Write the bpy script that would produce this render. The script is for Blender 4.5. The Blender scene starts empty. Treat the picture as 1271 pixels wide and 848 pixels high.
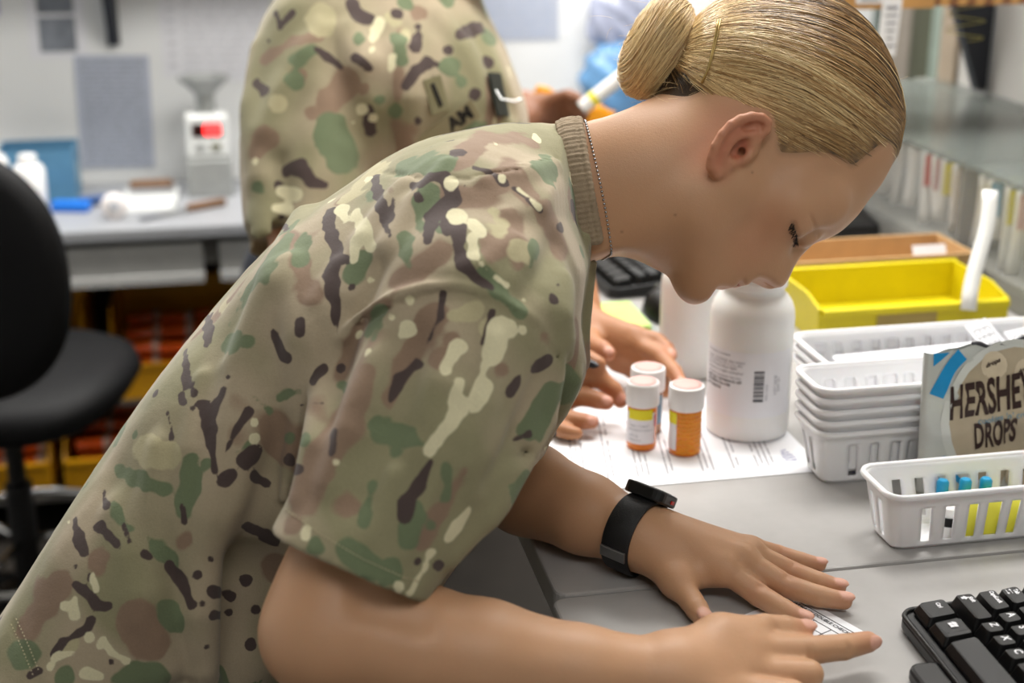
import bpy, bmesh, math, random
import numpy as np
from mathutils import Vector, Matrix, Quaternion, Euler

random.seed(7)
SC = bpy.context.scene
COL = SC.collection
PI = math.pi
# ------------------------------------------------------------------ camera
FPX, PITCH, HEAD = 1765.0, math.radians(19.0), math.radians(11.3)
CAMZ = 1.525
FH = np.array([math.sin(HEAD), math.cos(HEAD), 0.0])
CR = np.array([math.cos(HEAD), -math.sin(HEAD), 0.0])
CF = FH * math.cos(PITCH) - np.array([0, 0, 1.0]) * math.sin(PITCH)
CU = FH * math.sin(PITCH) + np.array([0, 0, 1.0]) * math.cos(PITCH)
CO = np.array([0, 0, CAMZ])
cam_data = bpy.data.cameras.new('camera')
cam = bpy.data.objects.new('camera', cam_data)
COL.objects.link(cam)
SC.camera = cam
cam_data.sensor_width = 36.0
cam_data.lens = FPX / 1271.0 * 36.0
cam_data.clip_start = 0.02
cam.matrix_world = Matrix(((CR[0], CU[0], -CF[0], 0), (CR[1], CU[1], -CF[1], 0), (CR[2], CU[2], -CF[2], CAMZ), (0, 0, 0, 1)))
cam_data.dof.use_dof = True
cam_data.dof.focus_distance = 1.16
cam_data.dof.aperture_fstop = 4.0

# ------------------------------------------------------------------ world, lamps, exposure
SC.view_settings.view_transform = 'Standard'
SC.view_settings.look = 'None'
SC.view_settings.gamma = 1.0
SC.view_settings.exposure = 0.22
wd = bpy.data.worlds.new('room_air')
SC.world = wd
wd.use_nodes = True
wd.node_tree.nodes['Background'].inputs[0].default_value = (0.9, 0.95, 1.0, 1)
wd.node_tree.nodes['Background'].inputs[1].default_value = 0.15

def ceiling_lamp(x, y, w, h, power, color=(1.0, 0.97, 0.925)):
    l = bpy.data.lights.new('ceiling_tube_light', 'AREA')
    l.shape = 'RECTANGLE'; l.size = w; l.size_y = h; l.energy = power; l.color = color
    o = bpy.data.objects.new('ceiling_tube_light', l)
    o.location = (x, y, 2.655)
    COL.objects.link(o)
    return o
LAMPS = [(0.75, 1.75, 1.2, 0.6, 31), (-0.6, 2.9, 1.2, 0.6, 34), (0.1, -0.3, 1.2, 0.6, 9), (1.9, 2.9, 0.6, 0.6, 9), (0.55, 2.9, 1.2, 0.6, 25)]
for a in LAMPS: ceiling_lamp(*a)
# ------------------------------------------------------------------ helpers
def ray(px, py):
    return CF + CR * ((px - 635.5) / FPX) + CU * ((424 - py) / FPX)
def W(px, py, d): return CO + ray(px, py) * d
def onz(px, py, z):
    r = ray(px, py); return CO + r * ((z - CO[2]) / r[2])
def onx(px, py, x):
    r = ray(px, py); return CO + r * ((x - CO[0]) / r[0])
def ony(px, py, y):
    r = ray(px, py); return CO + r * ((y - CO[1]) / r[1])
def lin(c):
    if isinstance(c, str):
        c = c.lstrip('#'); c = [int(c[i:i+2], 16) / 255 for i in (0, 2, 4)]
    return tuple((v / 12.92 if v <= 0.04045 else ((v + 0.055) / 1.055) ** 2.4) for v in c)
MATS = {}
def mat(name, color, rough=0.5, metal=0.0, var=0.06, scale=30.0, bump=0.0, bscale=None, trans=0.0, ior=1.45, alpha=1.0, emit=0.0, sss=0.0, coat=0.0, spec=0.5):
    if name in MATS: return MATS[name]
    m = bpy.data.materials.new(name); MATS[name] = m
    m.use_nodes = True
    nt = m.node_tree; N = nt.nodes; L = nt.links
    b = N['Principled BSDF']
    c = lin(color)
    tc = N.new('ShaderNodeTexCoord')
    no = N.new('ShaderNodeTexNoise'); no.inputs['Scale'].default_value = scale; no.inputs['Detail'].default_value = 4
    L.new(tc.outputs['Object'], no.inputs['Vector'])
    cr = N.new('ShaderNodeValToRGB')
    cr.color_ramp.elements[0].position = 0.3; cr.color_ramp.elements[1].position = 0.7
    cr.color_ramp.elements[0].color = tuple(v * (1 - var) for v in c) + (1,)
    cr.color_ramp.elements[1].color = tuple(min(1, v * (1 + var)) for v in c) + (1,)
    L.new(no.outputs['Fac'], cr.inputs['Fac']); L.new(cr.outputs['Color'], b.inputs['Base Color'])
    b.inputs['Roughness'].default_value = rough; b.inputs['Metallic'].default_value = metal
    b.inputs['IOR'].default_value = ior; b.inputs['Specular IOR Level'].default_value = spec
    b.inputs['Transmission Weight'].default_value = trans; b.inputs['Alpha'].default_value = alpha
    b.inputs['Coat Weight'].default_value = coat
    if sss:
        b.inputs['Subsurface Weight'].default_value = sss; b.inputs['Subsurface Radius'].default_value = (1, .4, .2); b.inputs['Subsurface Scale'].default_value = 0.006
    if emit:
        b.inputs['Emission Color'].default_value = c + (1,); b.inputs['Emission Strength'].default_value = emit
    if bump:
        n2 = N.new('ShaderNodeTexNoise'); n2.inputs['Scale'].default_value = bscale or scale * 4; n2.inputs['Detail'].default_value = 3
        L.new(tc.outputs['Object'], n2.inputs['Vector'])
        bp = N.new('ShaderNodeBump'); bp.inputs['Strength'].default_value = bump; bp.inputs['Distance'].default_value = 0.002
        L.new(n2.outputs['Fac'], bp.inputs['Height']); L.new(bp.outputs['Normal'], b.inputs['Normal'])
    return m
def empty(name, loc=(0, 0, 0), label=None, cat=None, group=None, rz=0.0, kind=None, parent=None):
    o = bpy.data.objects.new(name, None); COL.objects.link(o)
    o.empty_display_size = 0.02
    o.location = loc; o.rotation_euler = (0, 0, rz)
    return tag(o, label, cat, group, kind, parent)
def tag(o, label=None, cat=None, group=None, kind=None, parent=None):
    if label: o['label'] = label
    if cat: o['category'] = cat
    if group: o['group'] = group
    if kind: o['kind'] = kind
    if parent is not None: o.parent = parent
    return o
def obj(name, bm, m, parent=None, smooth=False, bevel=0.0, segs=2, label=None, cat=None, group=None, kind=None, loc=None, angle=40):
    me = bpy.data.meshes.new(name)
    if isinstance(bm, bmesh.types.BMesh):
        bm.normal_update(); bm.to_mesh(me); bm.free()
    else:
        me = bm
    mm = m if isinstance(m, (list, tuple)) else [m]
    if not me.materials:
        for x in mm: me.materials.append(x)
    if smooth:
        me.polygons.foreach_set('use_smooth', [True] * len(me.polygons))
        if smooth == 'auto':
            try: me.set_sharp_from_angle(angle=math.radians(angle))
            except Exception: pass
    o = bpy.data.objects.new(name, me); COL.objects.link(o)
    if bevel:
        md = o.modifiers.new('bevel', 'BEVEL'); md.width = bevel; md.segments = segs; md.limit_method = 'ANGLE'; md.angle_limit = math.radians(35)
    if loc is not None: o.location = loc
    return tag(o, label, cat, group, kind, parent)
def copy_tree(o, parent=None, depth=0):
    c = o.copy(); COL.objects.link(c)
    if parent is not None: c.parent = parent
    for ch in list(o.children): copy_tree(ch, c, depth + 1)
    return c
def NB(): return bmesh.new()
def box(bm, c, s, rot=None, mi=0):
    v = [bm.verts.new((x * s[0] / 2, y * s[1] / 2, z * s[2] / 2)) for x in (-1, 1) for y in (-1, 1) for z in (-1, 1)]
    fs = [bm.faces.new([v[i] for i in f]) for f in ((0, 1, 3, 2), (4, 6, 7, 5), (0, 4, 5, 1), (2, 3, 7, 6), (0, 2, 6, 4), (1, 5, 7, 3))]
    for f in fs: f.material_index = mi
    M = Matrix.Translation(c) @ (rot.to_4x4() if rot is not None else Matrix())
    for q in v: q.co = M @ q.co
    return v
def bxx(bm, x0, x1, y0, y1, z0, z1, mi=0):
    return box(bm, ((x0 + x1) / 2, (y0 + y1) / 2, (z0 + z1) / 2), (x1 - x0, y1 - y0, z1 - z0), mi=mi)
def lathe(bm, prof, n=32, c=(0, 0, 0), mi=0, cap=True):
    rings = []
    for r, z in prof:
        rings.append([bm.verts.new((c[0] + r * math.cos(2 * PI * k / n), c[1] + r * math.sin(2 * PI * k / n), c[2] + z)) for k in range(n)])
    for a, b in zip(rings[:-1], rings[1:]):
        for k in range(n):
            f = bm.faces.new((a[k], a[(k + 1) % n], b[(k + 1) % n], b[k])); f.material_index = mi
    if cap:
        f = bm.faces.new(list(reversed(rings[0]))); f.material_index = mi
        f = bm.faces.new(rings[-1]); f.material_index = mi
    return rings
def tube(bm, pts, r, n=8, mi=0, closed=False, squash=None):
    pts = [Vector(p) for p in pts]; m = len(pts)
    rr = r if isinstance(r, (list, tuple)) else [r] * m
    rings = []; up = None
    for i, p in enumerate(pts):
        if closed: t = pts[(i + 1) % m] - pts[i - 1]
        else: t = pts[min(i + 1, m - 1)] - pts[max(i - 1, 0)]
        t.normalize()
        if up is None:
            up = Vector((0, 0, 1)) if abs(t.z) < 0.9 else Vector((1, 0, 0))
        s = t.cross(up); s.normalize(); up = s.cross(t); up.normalize()
        rings.append([bm.verts.new(p + (s * math.cos(2 * PI * k / n) + up * math.sin(2 * PI * k / n) * (squash or 1)) * rr[i]) for k in range(n)])
    for i in range(m if closed else m - 1):
        a = rings[i]; b = rings[(i + 1) % m]
        for k in range(n):
            f = bm.faces.new((a[k], b[k], b[(k + 1) % n], a[(k + 1) % n])); f.material_index = mi
    if not closed:
        f = bm.faces.new(rings[0]); f.material_index = mi
        f = bm.faces.new(list(reversed(rings[-1]))); f.material_index = mi
def prism(bm, poly, z0, z1, mi=0):
    a = [bm.verts.new((x, y, z0)) for x, y in poly]; b = [bm.verts.new((x, y, z1)) for x, y in poly]
    n = len(poly)
    fs = [bm.faces.new(list(reversed(a))), bm.faces.new(b)]
    for k in range(n): fs.append(bm.faces.new((a[k], a[(k + 1) % n], b[(k + 1) % n], b[k])))
    for f in fs: f.material_index = mi
    return a + b
def rrect(w, h, r, n=5, cx=0, cy=0):
    pts = []
    for sx, sy, a0 in ((1, 1, 0), (-1, 1, 90), (-1, -1, 180), (1, -1, 270)):
        for k in range(n + 1):
            a = math.radians(a0 + 90 * k / n)
            pts.append((cx + sx * (w / 2 - r) + r * math.cos(a), cy + sy * (h / 2 - r) + r * math.sin(a)))
    return pts
def text_mesh(s, size, align='CENTER', extrude=0.0, bold=0.0):
    c = bpy.data.curves.new('lettering', 'FONT'); c.body = s; c.size = size; c.align_x = align; c.align_y = 'CENTER'
    c.extrude = extrude; c.offset = bold; c.resolution_u = 3
    o = bpy.data.objects.new('lettering_tmp', c); COL.objects.link(o)
    dg = bpy.context.evaluated_depsgraph_get()
    me = bpy.data.meshes.new_from_object(o.evaluated_get(dg))
    bpy.data.objects.remove(o)
    return me
def text(s, size, m, parent, M, align='CENTER', bold=0.0, name='lettering', sx=1.0):
    me = text_mesh(s, size, align, 0.0, bold)
    if sx != 1.0: me.transform(Matrix.Diagonal((sx, 1, 1, 1)))
    me.materials.clear(); me.materials.append(m)
    o = bpy.data.objects.new(name, me); COL.objects.link(o); o.parent = parent
    o.matrix_local = M
    return o
def TR(x, y, z): return Matrix.Translation((x, y, z))
def RX(a): return Matrix.Rotation(math.radians(a), 4, 'X')
def RY(a): return Matrix.Rotation(math.radians(a), 4, 'Y')
def RZ(a): return Matrix.Rotation(math.radians(a), 4, 'Z')
def mesh_np(name, V, F):
    me = bpy.data.meshes.new(name)
    V = np.asarray(V, np.float32); F = np.asarray(F, np.int32)
    me.vertices.add(len(V)); me.vertices.foreach_set('co', V.ravel())
    k = F.shape[1]
    me.loops.add(F.size); me.loops.foreach_set('vertex_index', F.ravel())
    me.polygons.add(len(F)); me.polygons.foreach_set('loop_start', np.arange(0, F.size, k, dtype=np.int32))
    me.polygons.foreach_set('loop_total', np.full(len(F), k, np.int32))
    me.polygons.foreach_set('use_smooth', np.ones(len(F), bool))
    me.update(calc_edges=True)
    return me
# ------------------------------------------------------------------ the room
M_WALL = mat('cream_wall_paint', '#e8e9e8', 0.7, var=0.02, scale=3, bump=0.05, bscale=200)
M_FLOOR = mat('dark_vinyl_floor', '#34302c', 0.45, var=0.12, scale=12)
M_CEIL = mat('ceiling_board', '#c4c2bc', 0.8, var=0.02, bump=0.1, bscale=120)
M_GREYW = mat('grey_partition_paint', '#b4b2ae', 0.6, var=0.03, scale=5)
M_TRIM = mat('rubber_baseboard', '#5a5a5a', 0.6)
def slab(name, x0, x1, y0, y1, z0, z1, m, parent=None, **k):
    bm = NB(); bxx(bm, x0, x1, y0, y1, z0, z1)
    if parent is None and 'kind' not in k and 'cat' not in k: k['kind'] = 'structure'
    return obj(name, bm, m, parent, **k)
slab('floor', -2.4, 2.6, -2.2, 3.6, -0.05, 0, M_FLOOR)
slab('ceiling', -2.4, 2.6, -2.2, 3.6, 2.7, 2.75, M_CEIL)
slab('wall_back', -2.46, 2.66, 3.6, 3.66, 0, 2.7, M_WALL)
slab('wall_left', -2.46, -2.4, -2.2, 3.6, 0, 2.7, M_WALL)
slab('wall_front', -2.46, 2.66, -2.26, -2.2, 0, 2.7, M_WALL)
slab('wall_right', 2.6, 2.66, -2.2, 3.6, 0, 2.7, M_WALL)
slab('wall_partition', 1.33, 1.39, -2.2, 2.44, 0, 2.7, M_GREYW)
slab('trim_1', 1.32, 1.40, 2.44, 2.50, 0, 2.7, mat('brown_door_post', '#8b7d6b', 0.6))
slab('baseboard_back', -2.4, 1.5, 3.585, 3.6, 0, 0.1, M_TRIM)
slab('baseboard_left', -2.4, -2.385, -2.2, 3.58, 0, 0.1, M_TRIM)
# far door with its frame
M_DOOR = mat('olive_grey_door', '#6f7160', 0.55, var=0.05, scale=8)
M_DFR = mat('pale_green_frame', '#a9b8ad', 0.5)
M_DFR2 = mat('pinkish_door_jamb', '#a39a8f', 0.6)
d = slab('door_1', 1.79, 1.86, 3.575, 3.6, 0, 2.05, M_DOOR)
slab('door_panel', 1.70, 1.742, 3.57, 3.6, 0, 2.05, mat('grey_green_panel', '#5f6a66', .55), d)
slab('frame', 1.742, 1.79, 3.556, 3.6, 0, 2.1, mat('pinkish_door_jamb2', '#a39a8f', .6), d)
slab('frame', 1.86, 1.888, 3.555, 3.6, 0, 2.1, M_DFR, d)
slab('frame', 1.888, 1.96, 3.555, 3.6, 0, 2.1, M_DFR2, d)
slab('frame', 1.68, 1.96, 3.55, 3.6, 2.10, 2.16, M_DFR2, d)
bm = NB(); tube(bm, [(1.775, 3.57, 0.925), (1.775, 3.52, 0.925), (1.72, 3.52, 0.925)], 0.012)
obj('handle', bm, mat('dark_steel', '#5d5a55', 0.35, 0.8), d, smooth=True)
M_LF = mat('lamp_housing', '#f0f0ee', 0.4)
M_LD = mat('lamp_diffuser', '#ffffff', 0.4, emit=2.0)
for i, a in enumerate(LAMPS):
    x, y, w, h, _ = a
    t = empty('ceiling_light', (x, y, 2.7), ['long ceiling light panel over the front worktop', 'long ceiling light panel over the back desk left end', 'long ceiling light panel behind the photographer', 'small square ceiling light panel by the olive door', 'long ceiling light panel over the back desk right end'][i], 'ceiling light', 'ceiling lights')
    bm = NB(); w, h = w + .04, h + .04
    for bx in ((-w/2, -w/2+.02, -h/2, h/2), (w/2-.02, w/2, -h/2, h/2), (-w/2, w/2, -h/2, -h/2+.02), (-w/2, w/2, h/2-.02, h/2)):
        bxx(bm, *bx, -0.035, 0)
    obj('frame', bm, M_LF, t)
    slab('diffuser', -w/2+.02, w/2-.02, -h/2+.02, h/2-.02, -0.03, -0.02, M_LD, t)

# ------------------------------------------------------------------ worktops
M_LAM = mat('grey_laminate', '#a5a3a1', 0.38, var=0.025, scale=60, bump=0.02, bscale=700)
M_EDGE = mat('grey_edge_band', '#7c7a77', 0.5)
M_STEEL = mat('dark_painted_steel', '#37373a', 0.5, 0.1)
CZ = 0.95
def worktable(x0, x1, y0, y1, label):
    t = empty('worktable', (x0, y0, 0), label, 'table')
    w, l = x1 - x0, y1 - y0
    bm = NB(); prism(bm, rrect(w, l, 0.012, 4, w / 2, l / 2), CZ - 0.028, CZ)
    obj('tabletop', bm, M_LAM, t, bevel=0.0025, segs=2)
    for (xx, yy) in ((0.04, 0.05), (0.04, l - 0.05), (w - 0.05, 0.05), (w - 0.05, l - 0.05)):
        bm = NB(); box(bm, (xx, yy, (CZ - 0.03) / 2), (0.04, 0.04, CZ - 0.03)); obj('leg', bm, M_STEEL, t)
    bm = NB(); bxx(bm, w - 0.06, w - 0.03, 0.07, l - 0.07, 0.35, CZ - 0.03); obj('back_panel', bm, M_STEEL, t)
    bm = NB(); bxx(bm, 0.03, 0.05, 0.07, l - 0.07, CZ - 0.1, CZ - 0.03); obj('rail', bm, M_STEEL, t)
    return t
worktable(0.232, 1.0, 0.2, 1.001, 'grey laminate worktable nearest the camera, carrying the near keyboard')
worktable(0.238, 1.0, 1.0045, 2.235, 'grey laminate worktable beyond the seam, carrying the bottles and baskets')

M_DTOP = mat('pale_desk_laminate', '#94969a', 0.4, var=0.03)
M_DK = mat('dark_grey_steel', '#5b5955', 0.5, 0.1)  # one even dark grey, shared by desk frame, rack and rail
t = empty('back_desk', (-2.2, 3.105, 0), 'long pale grey desk along the back wall with drawers under it', 'desk')
def P(x, y, z): return (x + 2.2, y - 3.105, z)
def pbox(name, x0, x1, y0, y1, z0, z1, m, par, **k):
    bm = NB(); bxx(bm, x0 + 2.2, x1 + 2.2, y0 - 3.105, y1 - 3.105, z0, z1); return obj(name, bm, m, par, **k)
pbox('desktop', -2.2, 1.45, 3.105, 3.585, 0.722, 0.75, M_DTOP, t, bevel=0.004)
pbox('apron', -2.15, 1.4, 3.14, 3.16, 0.655, 0.722, M_DK, t)
M_DRW = mat('grey_drawer_front', '#8f8f8d', 0.4, 0.1)
for (a, b) in ((-0.98, -0.42), (-0.365, -0.075), (-0.04, 0.28), (0.33, 0.65)):
    dr = pbox('drawer', a, b, 3.118, 3.138, 0.625, 0.708, M_DRW, t, bevel=0.004)
    pbox('drawer_lip', a, b, 3.104, 3.118, 0.622, 0.642, mat('drawer_lip', '#b5b5b3', 0.4), dr)
pbox('modesty_panel', -2.15, 1.4, 3.56, 3.58, 0.05, 0.72, mat('dark_brown_panel', '#3a2a22', 0.6), t)
for x in (-2.12, -1.05, 0.72, 1.36):
    pbox('leg', x - 0.02, x + 0.02, 3.15, 3.55, 0, 0.72, M_DK, t)
# ------------------------------------------------------------------ bins of pill vials under the back desk
M_YB = mat('amber_yellow_bin', '#d69a14', 0.4, var=0.06)
M_LABEL = mat('label_card', '#c9c2ae', 0.7)
M_AMB = mat('amber_vial_plastic', '#d2500f', 0.25, var=0.15, scale=40, spec=0.6)
M_WCAP = mat('white_cap', '#b89684', 0.4)
def bin_body(w, l, h, lip, t=0.004):
    bm = NB()
    bxx(bm, -w/2, w/2, 0, l, 0, t)
    bxx(bm, -w/2, w/2, l - t, l, t, h)
    bxx(bm, -w/2 + t, w/2 - t, 0, t, t, lip)
    bxx(bm, -w/2 + t, w/2 - t, -0.010, 0, lip - 0.008, lip)
    for s in (-1, 1):
        poly = [(0, t), (l - t, t), (l - t, h), (l * 0.30, h), (0.0, lip)]
        xs = (s * w/2, s * (w/2 - t))
        a = [bm.verts.new((xs[0], y, z)) for y, z in poly]; b = [bm.verts.new((xs[1], y, z)) for y, z in poly]
        if s > 0: a, b = b, a
        n = len(poly)
        bm.faces.new(a); bm.faces.new(list(reversed(b)))
        for k in range(n): bm.faces.new((a[k], b[k], b[(k+1) % n], a[(k+1) % n]))
    # rim bead round the back
    bxx(bm, -w/2 - 0.005, w/2 + 0.005, l, l + 0.006, h - 0.012, h)
    bmesh.ops.recalc_face_normals(bm, faces=bm.faces[:])
    return bm
vb = NB(); lathe(vb, [(0.013, 0), (0.0145, 0.002), (0.0145, 0.06)], 12); lathe(vb, [(0.017, 0.06), (0.017, 0.075), (0.0165, 0.076)], 12, mi=1)
vial_me = bpy.data.meshes.new('pill_vial'); vb.to_mesh(vial_me); vb.free()
vial_me.materials.append(M_AMB); vial_me.materials.append(M_WCAP)
vial_me.polygons.foreach_set('use_smooth', [True] * len(vial_me.polygons)); vial_me.set_sharp_from_angle(angle=0.7)
vb = NB(); lathe(vb, [(0.017, 0), (0.0175, 0.002), (0.0175, 0.016), (0.0165, 0.017)], 12)
cap_me = bpy.data.meshes.new('vial_cap'); vb.to_mesh(cap_me); vb.free(); cap_me.materials.append(mat('pinkish_cap', '#b08a78', 0.45))
rk = empty('bin_rack', (-0.35, 3.15, 0), 'low dark steel rack holding the yellow bins under the back desk', 'rack')
for x in (-0.62, 0.46):
    bm = NB(); bxx(bm, x - 0.01, x + 0.01, 0.0, 0.4, 0, 0.6); obj('side_panel', bm, M_DK, rk)
for z in (0.10, 0.325):
    bm = NB(); bxx(bm, -0.61, 0.45, 0.0, 0.4, z, z + 0.012); obj('shelf', bm, M_DK, rk)
binspec = [(-0.635, 0.112, 0.36, 'yellow bin of orange vials low under the desk, beside the chair post', 'lower'),
           (-0.255, 0.112, 0.34, 'yellow bin of orange vials low under the desk, behind the bending person', 'lower'),
           (-0.56, 0.337, 0.40, 'yellow bin of dark red vials on the upper rack behind the chair back', 'upper'),
           (-0.11, 0.337, 0.38, 'yellow bin of orange vials on the upper rack right of the chair', 'upper')]
rv = random.Random(3)
for bi, (x, z, w, lab, row) in enumerate(binspec):
    t = empty('storage_bin', (x, 3.155, z), lab, 'bin', 'yellow storage bins under the back desk')
    obj('bin_body', bin_body(w, 0.36, 0.19, 0.085), M_YB, t)
    bm = NB(); bxx(bm, -0.05, 0.05, -0.0015, 0, 0.03, 0.062); obj('label_card', bm, M_LABEL, t)
    k = 0
    for layer in range(3):
        for iy in range(3):
            n = int((w - 0.05) / 0.075)
            for ix in range(n):
                cap = False
                o = bpy.data.objects.new('pill_vial', vial_me); COL.objects.link(o)
                px = x - w/2 + 0.03 + ix * 0.078 + rv.uniform(-.004, .004)
                o.location = (px, 3.185 + iy * 0.088 + rv.uniform(-.01, .01) + 0.03, z + 0.022 + layer * 0.0385 + iy * 0.008)
                o.rotation_euler = (0, PI/2, rv.uniform(-.18, .18))
                tag(o, ['amber pill vial lying in the low yellow bin beside the chair post', 'amber pill vial in the low yellow bin behind the bending person', 'amber pill vial in the shaded yellow bin behind the chair back', 'amber pill vial in the upper yellow bin right of the chair'][bi], 'vial', ['vials in the low bin by the chair', 'vials in the low bin behind the person', 'vials in the upper bin behind the chair', 'vials in the upper bin right of the chair'][bi])
# ------------------------------------------------------------------ office chair
M_BLK = mat('black_upholstery', '#08080a', 0.6, var=0.1, bump=0.15, bscale=400, spec=.25)
M_BPL = mat('black_plastic', '#0b0b0c', 0.4)
M_CHR = mat('chrome', '#d8d8d8', 0.15, 1.0)
_c = W(6, 468, 2.75)
ch = empty('office_chair', (_c[0], _c[1], 0), 'black swivel chair with round back and chrome foot ring before the back desk', 'chair', rz=math.radians(-12))
def cushion(w, l, t, n=28, ex=2.6, dish=0.0, wf=0.0):
    bm = NB(); rings = []
    prof = [(0.02, -0.5), (0.7, -0.5), (0.93, -0.34), (1.0, -0.02), (0.97, 0.28), (0.86, 0.46), (0.6, 0.5), (0.02, 0.5)]
    for s, z in prof:
        ring = []
        for k in range(n * 2):
            a = PI * k / n
            ca, sa = math.cos(a), math.sin(a)
            x = math.copysign(abs(ca) ** (2 / ex), ca) * w / 2 * s; y = math.copysign(abs(sa) ** (2 / ex), sa) * l / 2 * s
            zz = z * t - dish * (1 - s) - wf * (y / (l / 2)) ** 2 * (1 if y < 0 else 0)
            ring.append(bm.verts.new((x, y, zz)))
        rings.append(ring)
    for a, b in zip(rings[:-1], rings[1:]):
        for k in range(len(a)): bm.faces.new((a[k], a[(k+1) % len(a)], b[(k+1) % len(a)], b[k]))
    bm.faces.new(list(reversed(rings[0]))); bm.faces.new(rings[-1])
    return bm
bm = cushion(0.50, 0.47, 0.085, dish=0.012, wf=0.03); bmesh.ops.translate(bm, vec=(0, 0, 0.56), verts=bm.verts[:])
obj('seat', bm, M_BLK, ch, smooth=True)
bm = cushion(0.43, 0.46, 0.07, ex=2.3); bmesh.ops.rotate(bm, matrix=Matrix.Rotation(PI/2, 3, 'X'), verts=bm.verts[:]); bmesh.ops.rotate(bm, matrix=Matrix.Rotation(math.radians(0), 3, 'Z'), verts=bm.verts[:]); bmesh.ops.translate(bm, vec=(0.02, -0.26, 0.84), verts=bm.verts[:])
obj('backrest', bm, M_BLK, ch, smooth=True)
bm = NB(); tube(bm, [(0, 0, 0.50), (0, -0.16, 0.49), (0, -0.315, 0.56), (0, -0.30, 0.72)], 0.022, squash=0.5); obj('back_bracket', bm, M_BPL, ch, smooth=True)
bm = NB(); box(bm, (0, 0, 0.505), (0.18, 0.2, 0.03)); obj('seat_plate', bm, M_BPL, ch, bevel=0.005)
bm = NB(); lathe(bm, [(0.027, 0.10), (0.027, 0.34), (0.018, 0.345), (0.018, 0.5)], 20); obj('gas_post', bm, M_BPL, ch, smooth='auto')
bm = NB(); tube(bm, [(0.23 * math.cos(2*PI*k/32), 0.23 * math.sin(2*PI*k/32), 0.215) for k in range(32)], 0.011, closed=True)
for k in range(3): tube(bm, [(0, 0, 0.215), (0.23*math.cos(k*2.094+.4), 0.23*math.sin(k*2.094+.4), 0.215)], 0.008)
obj('foot_ring', bm, M_CHR, ch, smooth=True)
for k in range(5):
    a = 2 * PI * k / 5 + 0.3
    bm = NB(); tube(bm, [(0, 0, 0.12), (0.29 * math.cos(a), 0.29 * math.sin(a), 0.075)], [0.03, 0.02], squash=0.7); lg = obj('leg', bm, M_BPL, ch, smooth=True)
    bm = NB(); rot = Matrix.Rotation(PI/2, 4, 'X'); lathe(bm, [(0.02, -0.02), (0.026, -0.015), (0.026, 0.015), (0.02, 0.02)], 14)
    bmesh.ops.transform(bm, matrix=Matrix.Translation((0.29*math.cos(a), 0.29*math.sin(a), 0.026)) @ Matrix.Rotation(a, 4, 'Z') @ rot, verts=bm.verts[:])
    bxx(bm, -.004, .004, -.004, .004, 0, 0.01)
    bmesh.ops.translate(bm, vec=(0.29*math.cos(a), 0.29*math.sin(a), 0.05), verts=bm.verts[-8:])
    obj('caster', bm, M_BPL, lg, smooth='auto')
# second chair arm peeping behind the standing person
ch2 = empty('office_chair', (0.20, 2.925, 0), 'dark blue grey swivel chair tucked behind the standing person', 'chair')
M_BG = mat('blue_grey_upholstery', '#33363f', 0.6)
bm = cushion(0.46, 0.44, 0.08, dish=0.01); bmesh.ops.translate(bm, vec=(0, 0, 0.52), verts=bm.verts[:]); obj('seat', bm, M_BG, ch2, smooth=True)
bm = cushion(0.40, 0.36, 0.07, ex=2.4); bmesh.ops.rotate(bm, matrix=Matrix.Rotation(PI/2, 3, 'X'), verts=bm.verts[:]); bmesh.ops.translate(bm, vec=(0, -0.22, 0.70), verts=bm.verts[:]); obj('backrest', bm, M_BG, ch2, smooth=True)
bm = NB(); tube(bm, [(0, 0, 0.47), (0, -0.15, 0.46), (0, -0.27, 0.52), (0, -0.255, 0.66)], 0.02, squash=0.5); obj('back_bracket', bm, M_BPL, ch2, smooth=True)
bm = NB(); lathe(bm, [(0.027, 0.09), (0.027, 0.32), (0.018, 0.325), (0.018, 0.485)], 16); obj('gas_post', bm, M_BPL, ch2, smooth='auto')
for k in range(5):
    a = 2 * PI * k / 5
    bm = NB(); tube(bm, [(0, 0, 0.11), (0.27*math.cos(a), 0.27*math.sin(a), 0.045)], [0.03, 0.02]); lathe(bm, [(0.02, 0), (0.025, 0.02), (0.02, 0.05)], 10, c=(0.27*math.cos(a), 0.27*math.sin(a), 0)); obj('leg', bm, M_BPL, ch2, smooth=True)

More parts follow.
